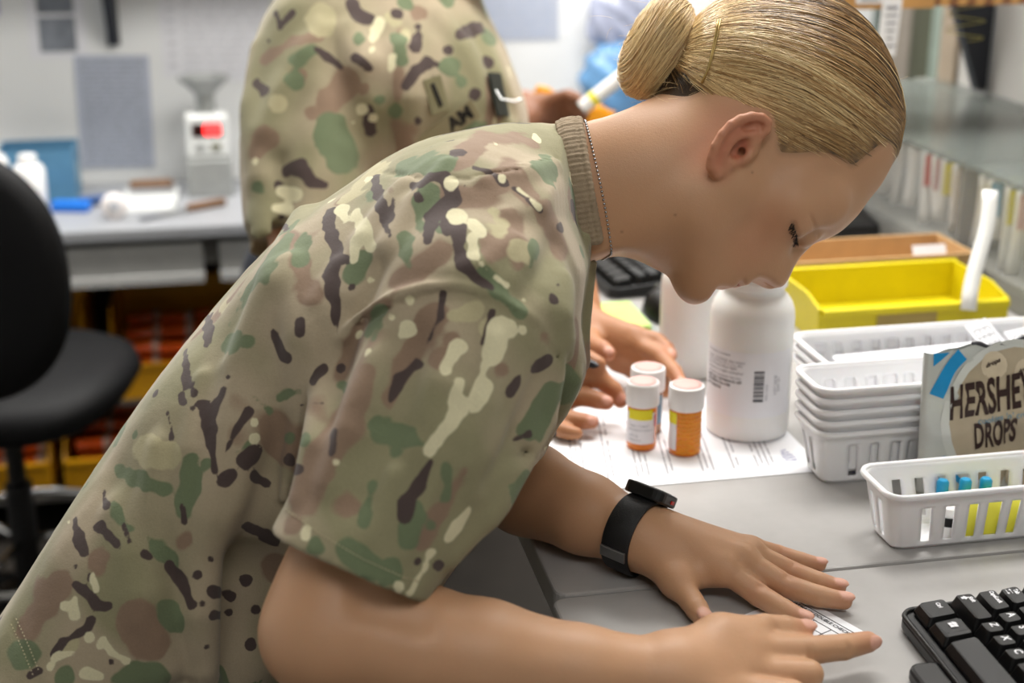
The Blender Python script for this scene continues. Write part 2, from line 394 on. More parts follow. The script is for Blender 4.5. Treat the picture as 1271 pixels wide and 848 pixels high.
# ------------------------------------------------------------------ papers on the back wall
M_PAPER = mat('white_paper', '#e6e6ea', 0.8, var=0.02)
M_PAPERB = mat('bluish_paper', '#b4bac8', 0.8, var=0.03)
M_INK = mat('grey_print', '#8c9099', 0.8)
M_INKD = mat('dark_print', '#3a3d44', 0.8)
M_PHOTO = mat('grey_photo_print', '#7d828a', 0.7, var=0.3, scale=25)
def wall_sheet(x0, x1, z0, z1, m, label, off=0.0, lines=0, tilt=0.0, ink=None, photo=False):
    t = empty('paper_sheet', ((x0 + x1) / 2, 3.5985 - off, (z0 + z1) / 2), label, 'paper', 'papers on the back wall')
    t.rotation_euler = (0, math.radians(tilt), 0)
    w, h = x1 - x0, z1 - z0
    bm = NB(); bxx(bm, -w/2, w/2, -0.0006, 0.0006, -h/2, h/2); obj('sheet', bm, m, t)
    if lines:
        bm = NB(); r = random.Random(int(x0 * 1000) % 97)
        for k in range(lines):
            z = h/2 - h * (k + 1) / (lines + 1)
            a = -w * 0.42; 
            while a < w * 0.40:
                l = r.uniform(0.02, 0.09) * w * 3
                e = min(a + l, w * 0.42)
                bxx(bm, a, e, -0.0010, -0.0006, z - h/lines*0.16, z + h/lines*0.16); a = e + w * 0.03
        obj('printed_lines', bm, ink or M_INK, t)
    if photo:
        bm = NB(); bxx(bm, -w*0.32, w*0.32, -0.0010, -0.0006, 0.02*h, 0.42*h); bxx(bm, -w*0.32, w*0.32, -0.0010, -0.0006, -0.42*h, -0.02*h)
        obj('printed_photo', bm, M_PHOTO, t)
    return t
wall_sheet(-0.455, -0.322, 1.055, 1.26, M_PAPER, 'white sheet with two grey printed photos high on the back wall', photo=True)
wall_sheet(-0.36, -0.185, 0.785, 1.06, M_PAPERB, 'bluish printed sheet on the back wall above the blue box', 0.002, 22, 1.5)
wall_sheet(-0.15, 0.07, 1.005, 1.30, M_PAPER, 'white sheet on the back wall above the red display device', 0.0, 10, 0, mat('faint_print', '#cfcfd4', .8))
wall_sheet(-0.115, 0.11, 0.99, 1.27, M_PAPER, 'overlapping lower white sheet above the red display device', 0.002, 14, 1, mat('faint_print', '#cfcfd4', .8))
wall_sheet(0.62, 0.84, 1.07, 1.37, M_PAPERB, 'pale blue printed sheet on the back wall right of the standing person', 0.0, 12, 0, mat('faint_blue_print', '#a9b3c8', .8))
wall_sheet(-0.60, -0.515, 1.16, 1.30, mat('lilac_paper', '#b6b2d6', .8), 'small lilac note high on the back wall at far left', 0.0)
# tapered shelf bracket hanging down over the bluish sheet
def bracket(x, y, z0, z1, wt, label, m, facing='y'):
    t = empty('shelf_bracket', (x, y, z1), label, 'bracket', 'dark shelf brackets')
    bm = NB(); h = z1 - z0
    prism(bm, [(-0.003, 0), (-wt, 0), (-wt * 0.9, -0.01), (-0.012, -h), (-0.003, -h)], -0.012, 0.012)
    bmesh.ops.transform(bm, matrix=(Matrix(((0, 0, 1, 0), (1, 0, 0, 0), (0, 1, 0, 0), (0, 0, 0, 1))) if facing == 'y' else Matrix(((1, 0, 0, 0), (0, 0, 1, 0), (0, 1, 0, 0), (0, 0, 0, 1)))), verts=bm.verts[:])
    bmesh.ops.recalc_face_normals(bm, faces=bm.faces[:])
    obj('bracket_arm', bm, m, t)
    bm = NB(); box(bm, (0, 0, -h/2), (0.03, 0.004, h) if facing == 'y' else (0.004, 0.03, h)); obj('wall_strip', bm, m, t)
    return t
M_BRK = mat('dark_bracket_steel', '#2b2d33', 0.5, 0.3)
bracket(-0.26, 3.594, 1.085, 1.36, 0.22, 'dark tapered shelf bracket on the back wall left of the device', M_BRK)
bracket(0.30, 3.594, 1.085, 1.36, 0.22, 'dark tapered shelf bracket on the back wall behind the standing person', M_BRK)
t = empty('wall_shelf', (0.0, 3.6, 1.36), 'long pale shelf board high on the back wall', 'shelf')
bm = NB(); bxx(bm, -0.7, 0.6, -0.26, 0.0, 0.001, 0.02); obj('shelf_board', bm, M_DTOP, t)

# ------------------------------------------------------------------ tablet counter with the red display
M_DEV = mat('white_device_enamel', '#d6d8d6', 0.4)
M_DEVG = mat('grey_device_metal', '#9a9c9a', 0.4, 0.3)
dv = empty('tablet_counter', (-0.052, 3.44, 0.75), 'white tablet counter with glowing red digits and a funnel on top', 'machine')
bm = NB(); box(bm, (0, 0, 0.045), (0.105, 0.12, 0.09)); obj('base_box', bm, M_DEVG, dv, bevel=0.006)
bm = NB(); box(bm, (0, 0.0, 0.143), (0.098, 0.10, 0.10)); ctl = obj('control_box', bm, M_DEV, dv, bevel=0.006)
bm = NB(); lathe(bm, [(0.022, 0.193), (0.022, 0.235), (0.06, 0.272), (0.062, 0.276), (0.058, 0.276), (0.018, 0.236)], 24); obj('funnel', bm, M_DEVG, dv, smooth='auto')
bm = NB(); box(bm, (0.0, -0.0505, 0.158), (0.07, 0.002, 0.032)); obj('display_window', bm, mat('display_glass', '#2a0a0a', 0.2), ctl)
M_RED = mat('red_digits', '#ff2a2a', 0.4, emit=5.0)
text('8', 0.034, M_RED, ctl, TR(0.002, -0.0525, 0.158) @ RX(90), bold=0.0012)
text('8', 0.034, M_RED, ctl, TR(0.022, -0.0525, 0.158) @ RX(90), bold=0.0012)
bm = NB(); box(bm, (0.018, -0.051, 0.118), (0.024, 0.003, 0.014)); obj('button', bm, mat('olive_button', '#6b6a55', .5), ctl)
bm = NB(); box(bm, (-0.018, -0.051, 0.118), (0.024, 0.003, 0.014)); obj('button', bm, M_DEVG, ctl)

# ------------------------------------------------------------------ things on the back desk
M_BLUE = mat('blue_carton', '#4f7d9c', 0.6, var=0.08)
bb = empty('carton', (-0.445, 3.45, 0.75), 'open blue carton on the back desk behind the white jugs', 'box')
bm = NB(); w, l, h = 0.17, 0.15, 0.125
bxx(bm, -w/2, w/2, -l/2, l/2, 0, 0.003)
for a in ((-w/2, -w/2+.003, -l/2, l/2), (w/2-.003, w/2, -l/2, l/2), (-w/2+.003, w/2-.003, -l/2, -l/2+.003), (-w/2+.003, w/2-.003, l/2-.003, l/2)): bxx(bm, *a, 0.003, h)
obj('carton_body', bm, M_BLUE, bb)
bm = NB(); box(bm, (0.086, 0.0, 0.06), (0.001, 0.05, 0.05)); obj('carton_label', bm, mat('faded_blue_label', '#8fa9b5', .7), bb)
M_WPL = mat('white_bottle_plastic', '#e9e8e6', 0.35, var=0.015, sss=0.1)
def jug(x, y, z, r, h, label):
    t = empty('plastic_jug', (x, y, z), label, 'bottle', 'white jugs on the back desk')
    bm = NB(); lathe(bm, [(r*.9, 0), (r, 0.006), (r, h*.72), (r*.8, h*.82), (r*.5, h*.85), (r*.5, h*.88)], 24); obj('bottle_body', bm, M_WPL, t, smooth='auto')
    bm = NB(); lathe(bm, [(r*.55, h*.87), (r*.55, h*.99), (r*.5, h)], 20); obj('cap', bm, M_WPL, t, smooth='auto')
jug(-0.535, 3.335, 0.75, 0.04, 0.155, 'white plastic jug before the blue carton, left one')
jug(-0.452, 3.32, 0.75, 0.036, 0.13, 'white plastic jug before the blue carton, right one')
t = empty('blue_marker_box', (-0.365, 3.30, 0.75), 'small bright blue packet lying on the back desk', 'packet')
bm = NB(); box(bm, (0, 0, 0.012), (0.085, 0.035, 0.024), Matrix.Rotation(-.25, 3, 'Z')); obj('packet_body', bm, mat('bright_blue_wrap', '#1c6fd0', 0.35), t, bevel=0.005)
bm = NB(); box(bm, (0.05, 0.05, 0.012), (0.07, 0.03, 0.02), Matrix.Rotation(.3, 3, 'Z')); obj('packet_flap', bm, mat('navy_wrap', '#2f4a78', 0.4), t, bevel=0.005)
t = empty('tape_roll', (-0.262, 3.20, 0.75), 'small round white roll standing on the back desk', 'roll')
bm = NB(); lathe(bm, [(0.012, -0.012), (0.028, -0.012), (0.03, 0), (0.028, 0.012), (0.012, 0.012)], 24, cap=False)
rr = [v for v in bm.verts]; bmesh.ops.rotate(bm, matrix=Matrix.Rotation(PI/2, 3, 'X'), verts=rr); bmesh.ops.translate(bm, vec=(0, 0, 0.03), verts=rr)
obj('roll_body', bm, mat('white_tape', '#e4dedc', .5), t, smooth=True)
M_WOOD = mat('brown_wood_handle', '#6f5138', 0.5, var=0.2, scale=60)
t = empty('counting_tray', (-0.19, 3.36, 0.75), 'white counting tray with a brown wooden handle on the back desk', 'tray')
bm = NB(); bxx(bm, -0.06, 0.06, -0.10, 0.07, 0, 0.006); bxx(bm, -0.06, -0.054, -0.10, 0.07, .006, 0.02); bxx(bm, 0.054, 0.06, -0.10, 0.07, .006, 0.02); obj('tray_plate', bm, M_DEV, t)
bm = NB(); box(bm, (0, 0.06, 0.03), (0.10, 0.022, 0.018)); obj('handle', bm, M_WOOD, t, bevel=0.005)
t = empty('spatula', (-0.11, 3.235, 0.75), 'steel spatula with a brown wooden handle on the back desk', 'spatula')
t.rotation_euler = (0, 0, 0.55)
bm = NB(); box(bm, (-0.055, 0, 0.004), (0.12, 0.028, 0.002)); obj('blade', bm, M_CHR, t)
bm = NB(); box(bm, (0.055, 0, 0.010), (0.10, 0.022, 0.017)); obj('handle', bm, M_WOOD, t, bevel=0.006)
# ------------------------------------------------------------------ things on the worktables
M_TXT = mat('grey_label_print', '#8d8d95', 0.7)
M_TXTD = mat('dark_label_print', '#3b3b42', 0.7)
def patch_cyl(bm, R, a0, a1, z0, z1, n=12, mi=0):
    va = [[bm.verts.new((R * math.cos(a0 + (a1-a0)*k/n), R * math.sin(a0 + (a1-a0)*k/n), z)) for k in range(n+1)] for z in (z0, z1)]
    for k in range(n):
        f = bm.faces.new((va[0][k], va[0][k+1], va[1][k+1], va[1][k])); f.material_index = mi
def wrap_text(s, size, R, a, z, m, parent, bold=0.0, align='LEFT', rot=0):
    me = text_mesh(s, size, align, 0, bold); me.materials.clear(); me.materials.append(m)
    for v in me.vertices:
        x, y = v.co.x, v.co.y
        if rot: x, y = -y, x
        v.co = (R * math.cos(a + x / R), R * math.sin(a + x / R), z + y)
    o = bpy.data.objects.new('printed_text', me); COL.objects.link(o); o.parent = parent
    return o
# sheet under the bottles
M_SHEET = mat('bright_sheet', '#e9eaee', 0.75, var=0.01)
LSH = 0.19
sh = empty('paper_sheet', (0.275, 1.193, CZ), 'large white printed form lying under the bottles and pill vials', 'paper')
bm = NB(); bxx(bm, 0, 0.278, 0, 0.216, 0.0002, 0.0010); obj('sheet', bm, M_SHEET, sh)
bm = NB()
for x0, n in ((0.028, 3), (0.062, 2), (0.092, 3), (0.122, 2), (0.158, 3), (0.19, 2), (0.215, 4)):
    for k in range(n):
        xx = x0 + k * 0.0055
        y = 0.022 + 0.006 * (k % 2)
        while y < 0.185:
            l = random.uniform(0.012, 0.04); q_ = bxx(bm, xx, xx + 0.0014, y, min(y + l, 0.19), 0.0010, 0.0012)
            for v in q_: v.co.x += (v.co.y - .02) * LSH
            y += l + random.uniform(0.002, 0.02 if random.random() < .3 else .003)
obj('printed_lines', bm, M_TXT, sh, kind='stuff')
bm = NB(); pts = []
for k in range(46): pts.append((0.254 + 0.007 * math.sin(k * .62) * (1 - k/70) + .002 * math.sin(k * 1.7), 0.028 + k * 0.0006 + .0022 * math.sin(k * .62 + 1), 0.0014))
tube(bm, pts, 0.00022, 4); obj('blue_signature', bm, mat('blue_ink', '#3a3f9a', .6), sh, label='blue handwritten scribble near the right edge')
sh2 = empty('paper_sheet', (0.315, 1.43, CZ), 'second white sheet lying behind the pill vials under the reaching hands', 'paper')
bm = NB(); bxx(bm, 0, 0.17, 0, 0.20, 0.0002, 0.0010); obj('sheet', bm, M_SHEET, sh2)
# big white bottles
def big_bottle(x, y, r, h, label, printed=True):
    t = empty('pill_bottle', (x, y, CZ + (0.0013 if printed else 0)), label, 'bottle', 'white supply bottles on the worktable')
    k = r / 0.0425; zs = h / 0.168
    prof = [(0.038, 0), (0.0415, 0.0015), (0.0425, 0.006), (0.0425, 0.118), (0.0418, 0.126), (0.0392, 0.133), (0.035, 0.139), (0.0318, 0.142), (0.0305, 0.144), (0.0305, 0.150)]
    bm = NB(); lathe(bm, [(a*k, b*zs) for a, b in prof], 48); obj('bottle_body', bm, M_WPL, t, smooth='auto')
    bm = NB(); prof = [(0.0325, 0.1495), (0.0332, 0.150), (0.0332, 0.156), (0.0315, 0.157), (0.0315, 0.1665), (0.030, 0.168)]
    lathe(bm, [(a*k, b*zs) for a, b in prof], 48); obj('cap', bm, M_WPL, t, smooth='auto')
    if printed:
        R = r + 0.0004; af = math.atan2(-y, -x)
        bm = NB(); patch_cyl(bm, R - .0002, af - 1.5, af + 1.2, 0.028, 0.098, 30); lb = obj('paper_label', bm, mat('white_label', '#e8e8ec', .6, var=.01), t, smooth=True)
        bm = NB(); a0 = af + math.asin(0.12)
        zz = 0.046
        while zz < 0.078:
            hgt = random.choice((0.0008, 0.0012, 0.002, 0.0028)); patch_cyl(bm, R, a0 - .0, a0 + 0.24, zz, min(zz + hgt, .079), 6); zz += hgt + random.choice((0.0007, 0.001, 0.0014))
        obj('barcode', bm, M_TXTD, lb)
        rows = [(0.0935, 'Each tablet contains', 0), (0.0870, 'USUAL DOSAGE: See insert', 0), (0.0835, 'Store at 20 to 25 C in a dry', 0), (0.080, 'place. Protect from light.', 0), (0.0755, 'Dispense in a tight container', 0), (0.070, 'with child-resistant closure.', 0), (0.0655, 'KEEP OUT OF REACH OF', 1), (0.0615, 'CHILDREN. Rx only', 1), (0.0565, '500 TABLETS', 1)]
        for z, s, bd in rows: wrap_text(s, 0.0042, R, af - 1.25, z, M_TXTD if bd else M_TXT, lb, bold=0.0001 * bd)
        wrap_text('LOT 0418', 0.005, R, af + 0.66, 0.052, M_TXT, lb, rot=1)
        wrap_text('EXP 09', 0.005, R, af + 0.76, 0.055, M_TXT, lb, rot=1)
        wrap_text('0021 5310', 0.004, R, af + 0.44, 0.047, M_TXT, lb, rot=1)
    return t
big_bottle(0.5135, 1.3115, 0.0430, 0.178, 'large white pill bottle with a printed label and barcode, in front')
big_bottle(0.512, 1.497, 0.037, 0.150, 'plain white bottle behind the labelled large bottle, under the chin', False)
big_bottle(0.568, 1.56, 0.023, 0.074, 'small white capped bottle half hidden behind the large labelled bottle', False)
# amber vials
M_VA = mat('clear_amber_plastic', '#e07a14', 0.2, var=0.05, spec=0.6)
M_VR = mat('red_amber_base', '#b5552c', 0.25, var=0.05)
M_PINK = mat('pale_pink_cap_top', '#d6a39c', 0.5, var=0.04)
M_VL = mat('vial_label', '#e4e0e4', 0.6)
M_YEL = mat('yellow_sticker', '#e6d820', 0.6)
M_PILL = mat('orange_pill', '#d9870f', 0.45, var=0.12, scale=90)
def rx_vial(x, y, r, h, label, kind):
    t = empty('pill_vial', (x, y, CZ + 0.0013), label, 'vial', 'capped pill vials on the white form')
    af = math.atan2(-y, -x); ch_ = 0.024
    bm = NB(); lathe(bm, [(r*.9, 0), (r*.98, 0.001), (r, 0.004), (r, h - ch_ + .002)], 32); body = obj('vial_body', bm, M_VA if kind != 'dark' else mat('brown_vial', '#8a5a2a', .25), t, smooth='auto')
    rc = r * 1.13
    bm = NB(); n = 48
    prof = [(rc*.98, h - ch_), (rc, h - ch_ + .0015), (rc, h - .003), (rc*.97, h - .001), (rc*.9, h)]
    rings = lathe(bm, prof, n, cap=True)
    for ring in rings[1:3]:
        for k, v in enumerate(ring):
            if k % 2: v.co.x *= .985; v.co.y *= .985
    cp = obj('cap', bm, mat('white_vial_cap', '#e9e6e6', 0.4, var=.01), t, smooth='auto')
    bm = NB(); lathe(bm, [(rc*.84, h - .0002), (rc*.82, h + .0006), (rc*.5, h + .0009)], 32); obj('cap_disc', bm, M_PINK, cp, smooth=True)
    R = r + .0003
    if kind == 'front':
        bm = NB(); patch_cyl(bm, R, af - 1.5, af + 1.0, 0.008, h - ch_ - .006, 24); lb = obj('paper_label', bm, M_VL, t, smooth=True)
        bm = NB(); patch_cyl(bm, R + .0002, af - 1.0, af + 0.75, 0.034, 0.045, 16); obj('yellow_sticker', bm, M_YEL, lb, smooth=True)
        for z, s in ((0.0275, 'TAKE 1 TABLET'), (0.023, 'BY MOUTH DAILY'), (0.0165, 'QTY 30'), (0.012, 'REFILLS 0')): wrap_text(s, 0.0032, R + .0002, af - 0.9, z, M_TXT, lb)
        bm = NB(); patch_cyl(bm, R + .0002, af + 0.9, af + 1.15, 0.026, h - ch_ - .008, 4); obj('red_stripe', bm, mat('red_stripe', '#b8505a', .6), lb)
    elif kind == 'dark':
        bm = NB(); patch_cyl(bm, R, af + 0.2, af + 1.25, 0.012, h - ch_ - .004, 16); lb = obj('paper_label', bm, mat('blue_vial_label', '#6f8fa8', .6), t, smooth=True)
        bm = NB(); patch_cyl(bm, R + .0002, af + 0.15, af + 0.55, 0.012, h - ch_ - .004, 6); obj('red_stripe', bm, mat('red_stripe', '#b8505a', .6), lb)
    else:
        bm = NB(); patch_cyl(bm, R, af - 2.2, af - 0.55, 0.006, h - ch_ - .004, 16); lb = obj('paper_label', bm, M_VL, t, smooth=True)
        bm = NB(); patch_cyl(bm, R + .0002, af - 1.6, af - 0.56, 0.034, 0.046, 10); obj('yellow_sticker', bm, M_YEL, lb, smooth=True)
        # pills showing through the amber wall: low rounded bumps round the visible side
        bm = NB(); rp = random.Random(5)
        for iz in range(12):
            for ia in range(9):
                a = af - 0.42 + (ia + .5 * (iz % 2)) * 0.21 + rp.uniform(-.05, .05); z = 0.0045 + iz * 0.0044 + rp.uniform(-.0007, .0007)
                bmesh.ops.create_uvsphere(bm, u_segments=8, v_segments=5, radius=0.0026, matrix=Matrix.Translation(((r - .0012) * math.cos(a), (r - .0012) * math.sin(a), z)) @ Matrix.Rotation(a, 4, 'Z') @ Matrix.Rotation(rp.uniform(-1, 1), 4, 'X') @ Matrix.Diagonal((.75, 1.35, .85, 1)))
        obj('pills', bm, M_PILL, t, smooth=True, kind='stuff')
    return t
rx_vial(0.3915, 1.2865, 0.0150, 0.071, 'pill vial with a white label and yellow sticker, left of the orange one', 'front')
rx_vial(0.4305, 1.2650, 0.0160, 0.0725, 'bright orange pill vial with white cap, rightmost of the three vials', 'orange')
rx_vial(0.4085, 1.3260, 0.0160, 0.071, 'brown pill vial with a blue label, hindmost of the three vials', 'dark')
# the small form under the two hands
fA, fB, fC = (Vector(onz(*q, CZ + .0006)) for q in ((813, 790), (989, 738), (1080, 789)))
fm = empty('paper_form', fB, 'small white form with a ruled grid lying under the two hands', 'paper')
ux = (fC - fB).normalized(); uy = Vector((0, 0, 1)).cross(ux); lw_, lh_ = .1387, .105
if uy.dot(fA - fB) < 0: uy = -uy
fm.matrix_world = Matrix(((ux.x, -uy.x, 0, fB.x), (ux.y, -uy.y, 0, fB.y), (0, 0, 1, CZ + .0001), (0, 0, 0, 1)))
bm = NB(); bxx(bm, 0, (fC - fB).length, -lw_, 0, 0.0003, 0.0009); obj('sheet', bm, M_SHEET, fm)
bm = NB(); Lf = (fC - fB).length
for yy in (-.008, -.019, -.030, -.041, -.052): bxx(bm, .006, Lf, yy - .0004, yy + .0004, .0009, .0011)
for xx in (.02, .038, .056): bxx(bm, xx - .0004, xx + .0004, -.052, -.019, .0009, .0011)
obj('printed_grid', bm, M_TXTD, fm)
text('PHARMACY DOUBLE CHECK FORM', .0050, M_TXTD, fm, TR(Lf * .55, -.0125, .0012), bold=.0001)
text('QTY', .005, M_TXT, fm, TR(.030, -.0245, .0012)); text('RX', .005, M_TXT, fm, TR(.048, -.0355, .0012))
# slotted baskets
M_BSK = mat('white_basket_plastic', '#e6e6e8', 0.4, var=0.012, sss=0.05)
def basket_mesh(L, Wd, H, ph=0.0, taper=0.010, step=0.0045, slot=0.0105, pitch=0.0215, zs0=0.008, zs1=0.043):
    rad = 0.014
    top = rrect(L, Wd, rad, 4, L/2, Wd/2)
    # resample perimeter
    pts = [Vector((p[0], p[1], 0)) for p in top]; n = len(pts)
    res = []
    for i in range(n):
        a, b = pts[i], pts[(i+1) % n]; m = max(1, int((b - a).length / step + .5))
        for k in range(m): res.append(a.lerp(b, k / m))
    N = len(res)
    zl = [0, 0.004, zs0, zs0 + .006, zs1 - .01, zs1 - .003, zs1, zs1 + .003, H - .004, H]
    bm = NB(); rings = []
    for z in zl:
        f = 1 - z / H; ring = []
        for p in res:
            cx, cy = L/2, Wd/2
            off = taper * f + (0.003 if z == 0 else 0)
            sx = 1 - 2 * off / L; sy = 1 - 2 * off / Wd
            ring.append(bm.verts.new((cx + (p.x - cx) * sx, cy + (p.y - cy) * sy, z)))
        rings.append(ring)
    for j in range(len(zl) - 1):
        for k in range(N):
            p = (res[k] + res[(k+1) % N]) / 2
            hole = False
            if zs0 <= zl[j] < zs1:
                if p.y < 1e-4 or p.y > Wd - 1e-4: u = p.x - L/2; lim = L/2 - rad - .006
                else: u = p.y - Wd/2; lim = Wd/2 - rad - .001
                if (p.y < 1e-4 or p.y > Wd - 1e-4 or p.x < 1e-4 or p.x > L - 1e-4) and abs(u) < lim:
                    hole = ((u + pitch/2 + ph * pitch + 10 * pitch) % pitch) < slot
            if not hole: bm.faces.new((rings[j][k], rings[j][(k+1) % N], rings[j+1][(k+1) % N], rings[j+1][k]))
    bm.faces.new(list(reversed(rings[0])))
    return bm
def rim_mesh(L, Wd, H):
    bm = NB(); pts = [(x, y, H) for x, y in rrect(L + .003, Wd + .003, 0.0155, 6, L/2, Wd/2)]
    tube(bm, pts, 0.0030, 8, closed=True)
    return bm
BK = {}
def basket(x, y, z, L, Wd, H, label, group, ph=0.0):
    key = (L, Wd, H, ph)
    t = empty('slotted_basket', (x, y, z), label, 'basket', group)
    if key not in BK:
        b = obj('basket_body', basket_mesh(L, Wd, H, ph), M_BSK, t, smooth='auto', angle=30)
        md = b.modifiers.new('wall', 'SOLIDIFY'); md.thickness = 0.0018; md.offset = -1
        r = obj('rim', rim_mesh(L, Wd, H), M_BSK, t, smooth=True)
        BK[key] = (b, r)
    else:
        for s in BK[key]:
            c = s.copy(); COL.objects.link(c); c.parent = t
    return t
basket(0.5315, 1.012, CZ, 0.25, 0.066, 0.056, 'white slotted basket nearest the camera, holding yellow notes', 'white slotted baskets')
ordn = ['lowest', 'second from bottom', 'middle one', 'second from top', 'topmost']
for k in range(5):
    basket(0.527 - .0006 * k, 1.153, CZ + 0.0112 * k, 0.25, 0.066, 0.056, 'white slotted basket beside the large bottle, %s of the nested stack of five' % ordn[k], 'white slotted baskets', .5 * (k % 2))
for k in range(3):
    basket(0.588, 1.268, CZ + 0.0112 * k, 0.285, 0.112, 0.0545, 'wide white slotted basket behind the nested stack, %s of three' % ['lowest', 'middle', 'topmost, holding papers'][k], 'white slotted baskets')
# papers in the wide basket
def card(name, M, w, h, label, m=M_SHEET, table=True, cat='card'):
    t = empty(name, (0, 0, 0), label, cat); t.matrix_world = M
    bm = NB(); bxx(bm, -w/2, w/2, -h/2, h/2, 0, 0.0006); obj('sheet', bm, m, t)
    if table:
        bm = NB(); a, b = w * .36, h * .36
        for yy in np.linspace(-b, b, 6): bxx(bm, -a, a, yy - .0004, yy + .0004, .0006, .0008)
        for xx in (-a, -a*.3, a*.4, a): bxx(bm, xx - .0004, xx + .0004, -b, b, .0006, .0008)
        obj('printed_grid', bm, M_TXTD, t)
    return t
card('paper_slip', TR(0.795, 1.318, 1.020) @ RZ(30) @ RX(38), 0.042, 0.07, 'white slip with a printed grid in the wide basket, left one')
card('paper_slip', TR(0.838, 1.308, 1.018) @ RZ(18) @ RX(32), 0.05, 0.06, 'white slip with a printed grid in the wide basket, right one')
for k in range(3): card('folded_paper', TR(0.71, 1.322 - .002 * k, 1.000 + .0035 * k) @ RZ(4 * k - 4) @ RX(8), 0.17, 0.07, 'blank white paper slips lying in the wide basket, %s' % ['bottom one', 'middle one', 'top one'][k], table=False, cat='paper')
# contents of the near basket
def blk(name, c, s, rz, m, label, cat, top=None, bev=0.002):
    t = empty(name, c, label, cat, rz=rz)
    bm = NB(); box(bm, (0, 0, s[2]/2), s); obj('body', bm, m, t, bevel=bev)
    if top: bm = NB(); box(bm, (0, 0, s[2] + top[0]/2), (s[0]*top[1], s[1]*top[1], top[0])); obj('top', bm, top[2], t, bevel=bev)
    return t
M_NOTE = mat('neon_yellow_note', '#fbf55a', 0.6)
t = empty('note_pad', (0.6405, 1.036, CZ + .003), 'neon yellow sticky note pad standing inside the near basket', 'notepad')
bm = NB(); box(bm, (0, 0, 0.019), (0.060, 0.016, 0.038)); obj('pad_block', bm, M_NOTE, t)
bm = NB(); box(bm, (0, -0.0003, 0.0385), (0.060, 0.0165, 0.001)); obj('top_note', bm, mat('pale_neon_note', '#e8f060', .6), t)
t = empty('correction_tape', (0.5985, 1.036, CZ + .003), 'clear and white roller with a dark band inside the near basket', 'stationery')
bm = NB(); lathe(bm, [(0.011, 0), (0.012, 0.002), (0.012, 0.014)], 20); obj('base', bm, M_WPL, t, smooth='auto')
bm = NB(); lathe(bm, [(0.0123, 0.014), (0.0123, 0.022)], 20); obj('band', bm, M_BPL, t, smooth='auto')
bm = NB(); lathe(bm, [(0.011, 0.022), (0.011, 0.03), (0.005, 0.034)], 20); obj('top', bm, M_WPL, t, smooth='auto')
t = empty('glue_bottle', (0.6975, 1.036, CZ + .003), 'small dark and white bottle inside the near basket, right of the notes', 'stationery')
bm = NB(); lathe(bm, [(0.012, 0), (0.013, 0.002), (0.013, 0.006)], 20); obj('base', bm, M_WPL, t, smooth='auto')
bm = NB(); lathe(bm, [(0.0132, 0.006), (0.0132, 0.024)], 20); obj('band', bm, mat('navy_band', '#23263a', .5), t, smooth='auto')
bm = NB(); lathe(bm, [(0.012, 0.024), (0.012, 0.036), (0.005, 0.042)], 20); obj('top', bm, M_WPL, t, smooth='auto')
t = empty('key_tag', (0.676, 1.024, CZ + .003), 'brassy key standing in the near basket right of the yellow notes', 'key')
bm = NB(); prism(bm, [(0, 0), (0.008, 0), (0.0085, 0.022), (0.006, 0.036), (0.001, 0.028)], -.001, .001)
bmesh.ops.rotate(bm, matrix=Matrix.Rotation(PI/2, 3, 'X'), verts=bm.verts[:]); obj('key_blade', bm, mat('dull_brass', '#8a8468', .4, .7), t)
for i, x in enumerate((0.607, 0.628, 0.647)):
    t = empty('blue_marker', (x, 1.066 - .002*i, CZ + .004), 'blue marker standing at the back of the near basket, %s' % ['left one', 'middle one', 'right one'][i], 'marker', 'blue markers in the near basket')
    bm = NB(); lathe(bm, [(0.0045, 0), (0.005, .001), (0.005, .026)], 12); obj('barrel', bm, M_WPL, t, smooth='auto')
    bm = NB(); lathe(bm, [(0.0055, .026), (0.0055, .037), (0.004, .039)], 12); obj('cap', bm, mat('cyan_plastic', '#1592c4', .4), t, smooth='auto')
# pouch of baking drops
M_POUCH = mat('silver_white_foil', '#c6cac6', 0.35, 0.15, var=0.06, scale=25, bump=0.5, bscale=60)
M_CYAN = mat('bright_cyan_print', '#1390cf', 0.4, var=0.05)
M_DISC = mat('cream_swirl_print', '#b5a78f', 0.4, var=0.14, scale=22)
M_CHOC = mat('dark_chocolate_print', '#2e1712', 0.45)
pz0, pz1 = 0.0, 0.142
pc = empty('candy_pouch', (0.708, 1.128, CZ), "silver and blue pouch of cookie drops standing behind the near basket", 'candy bag')
PW = 0.185
def pouch_y(x, z):
    u = x / (PW/2); v = z / pz1
    edge = max(0.0, 1 - abs(u) ** 6) * max(0.0, 1 - v ** 5)
    return -0.020 * edge * (1 - 0.55 * v) + 0.10 * z * 0.6 + 0.0012 * math.sin(x * 190 + z * 60) * edge + .0016 * math.sin(z * 140 + x * 47) * edge
bm = NB(); nx, nz = 44, 34; g = {}
def topz(u): return pz1 + 0.004 * u + 0.0022 * math.sin(u * 9) + 0.001 * math.sin(u * 23)
for s in (0, 1):
    for i in range(nx + 1):
        for j in range(nz + 1):
            x = (i / nx - .5) * PW; z = topz(x / (PW/2)) * j / nz
            y = pouch_y(x, z)
            if s: y = 0.12 * z * .6 * 2 - y + 0.001
            g[s, i, j] = bm.verts.new((x, y, z))
    for i in range(nx):
        for j in range(nz):
            q = (g[s, i, j], g[s, i+1, j], g[s, i+1, j+1], g[s, i, j+1])
            bm.faces.new(q if not s else tuple(reversed(q)))
for j in range(nz):
    bm.faces.new((g[0, 0, j], g[0, 0, j+1], g[1, 0, j+1], g[1, 0, j])); bm.faces.new((g[0, nx, j], g[1, nx, j], g[1, nx, j+1], g[0, nx, j+1]))
for i in range(nx): bm.faces.new((g[0, i, 0], g[1, i, 0], g[1, i+1, 0], g[0, i+1, 0]))
obj('pouch_body', bm, M_POUCH, pc, smooth=True)
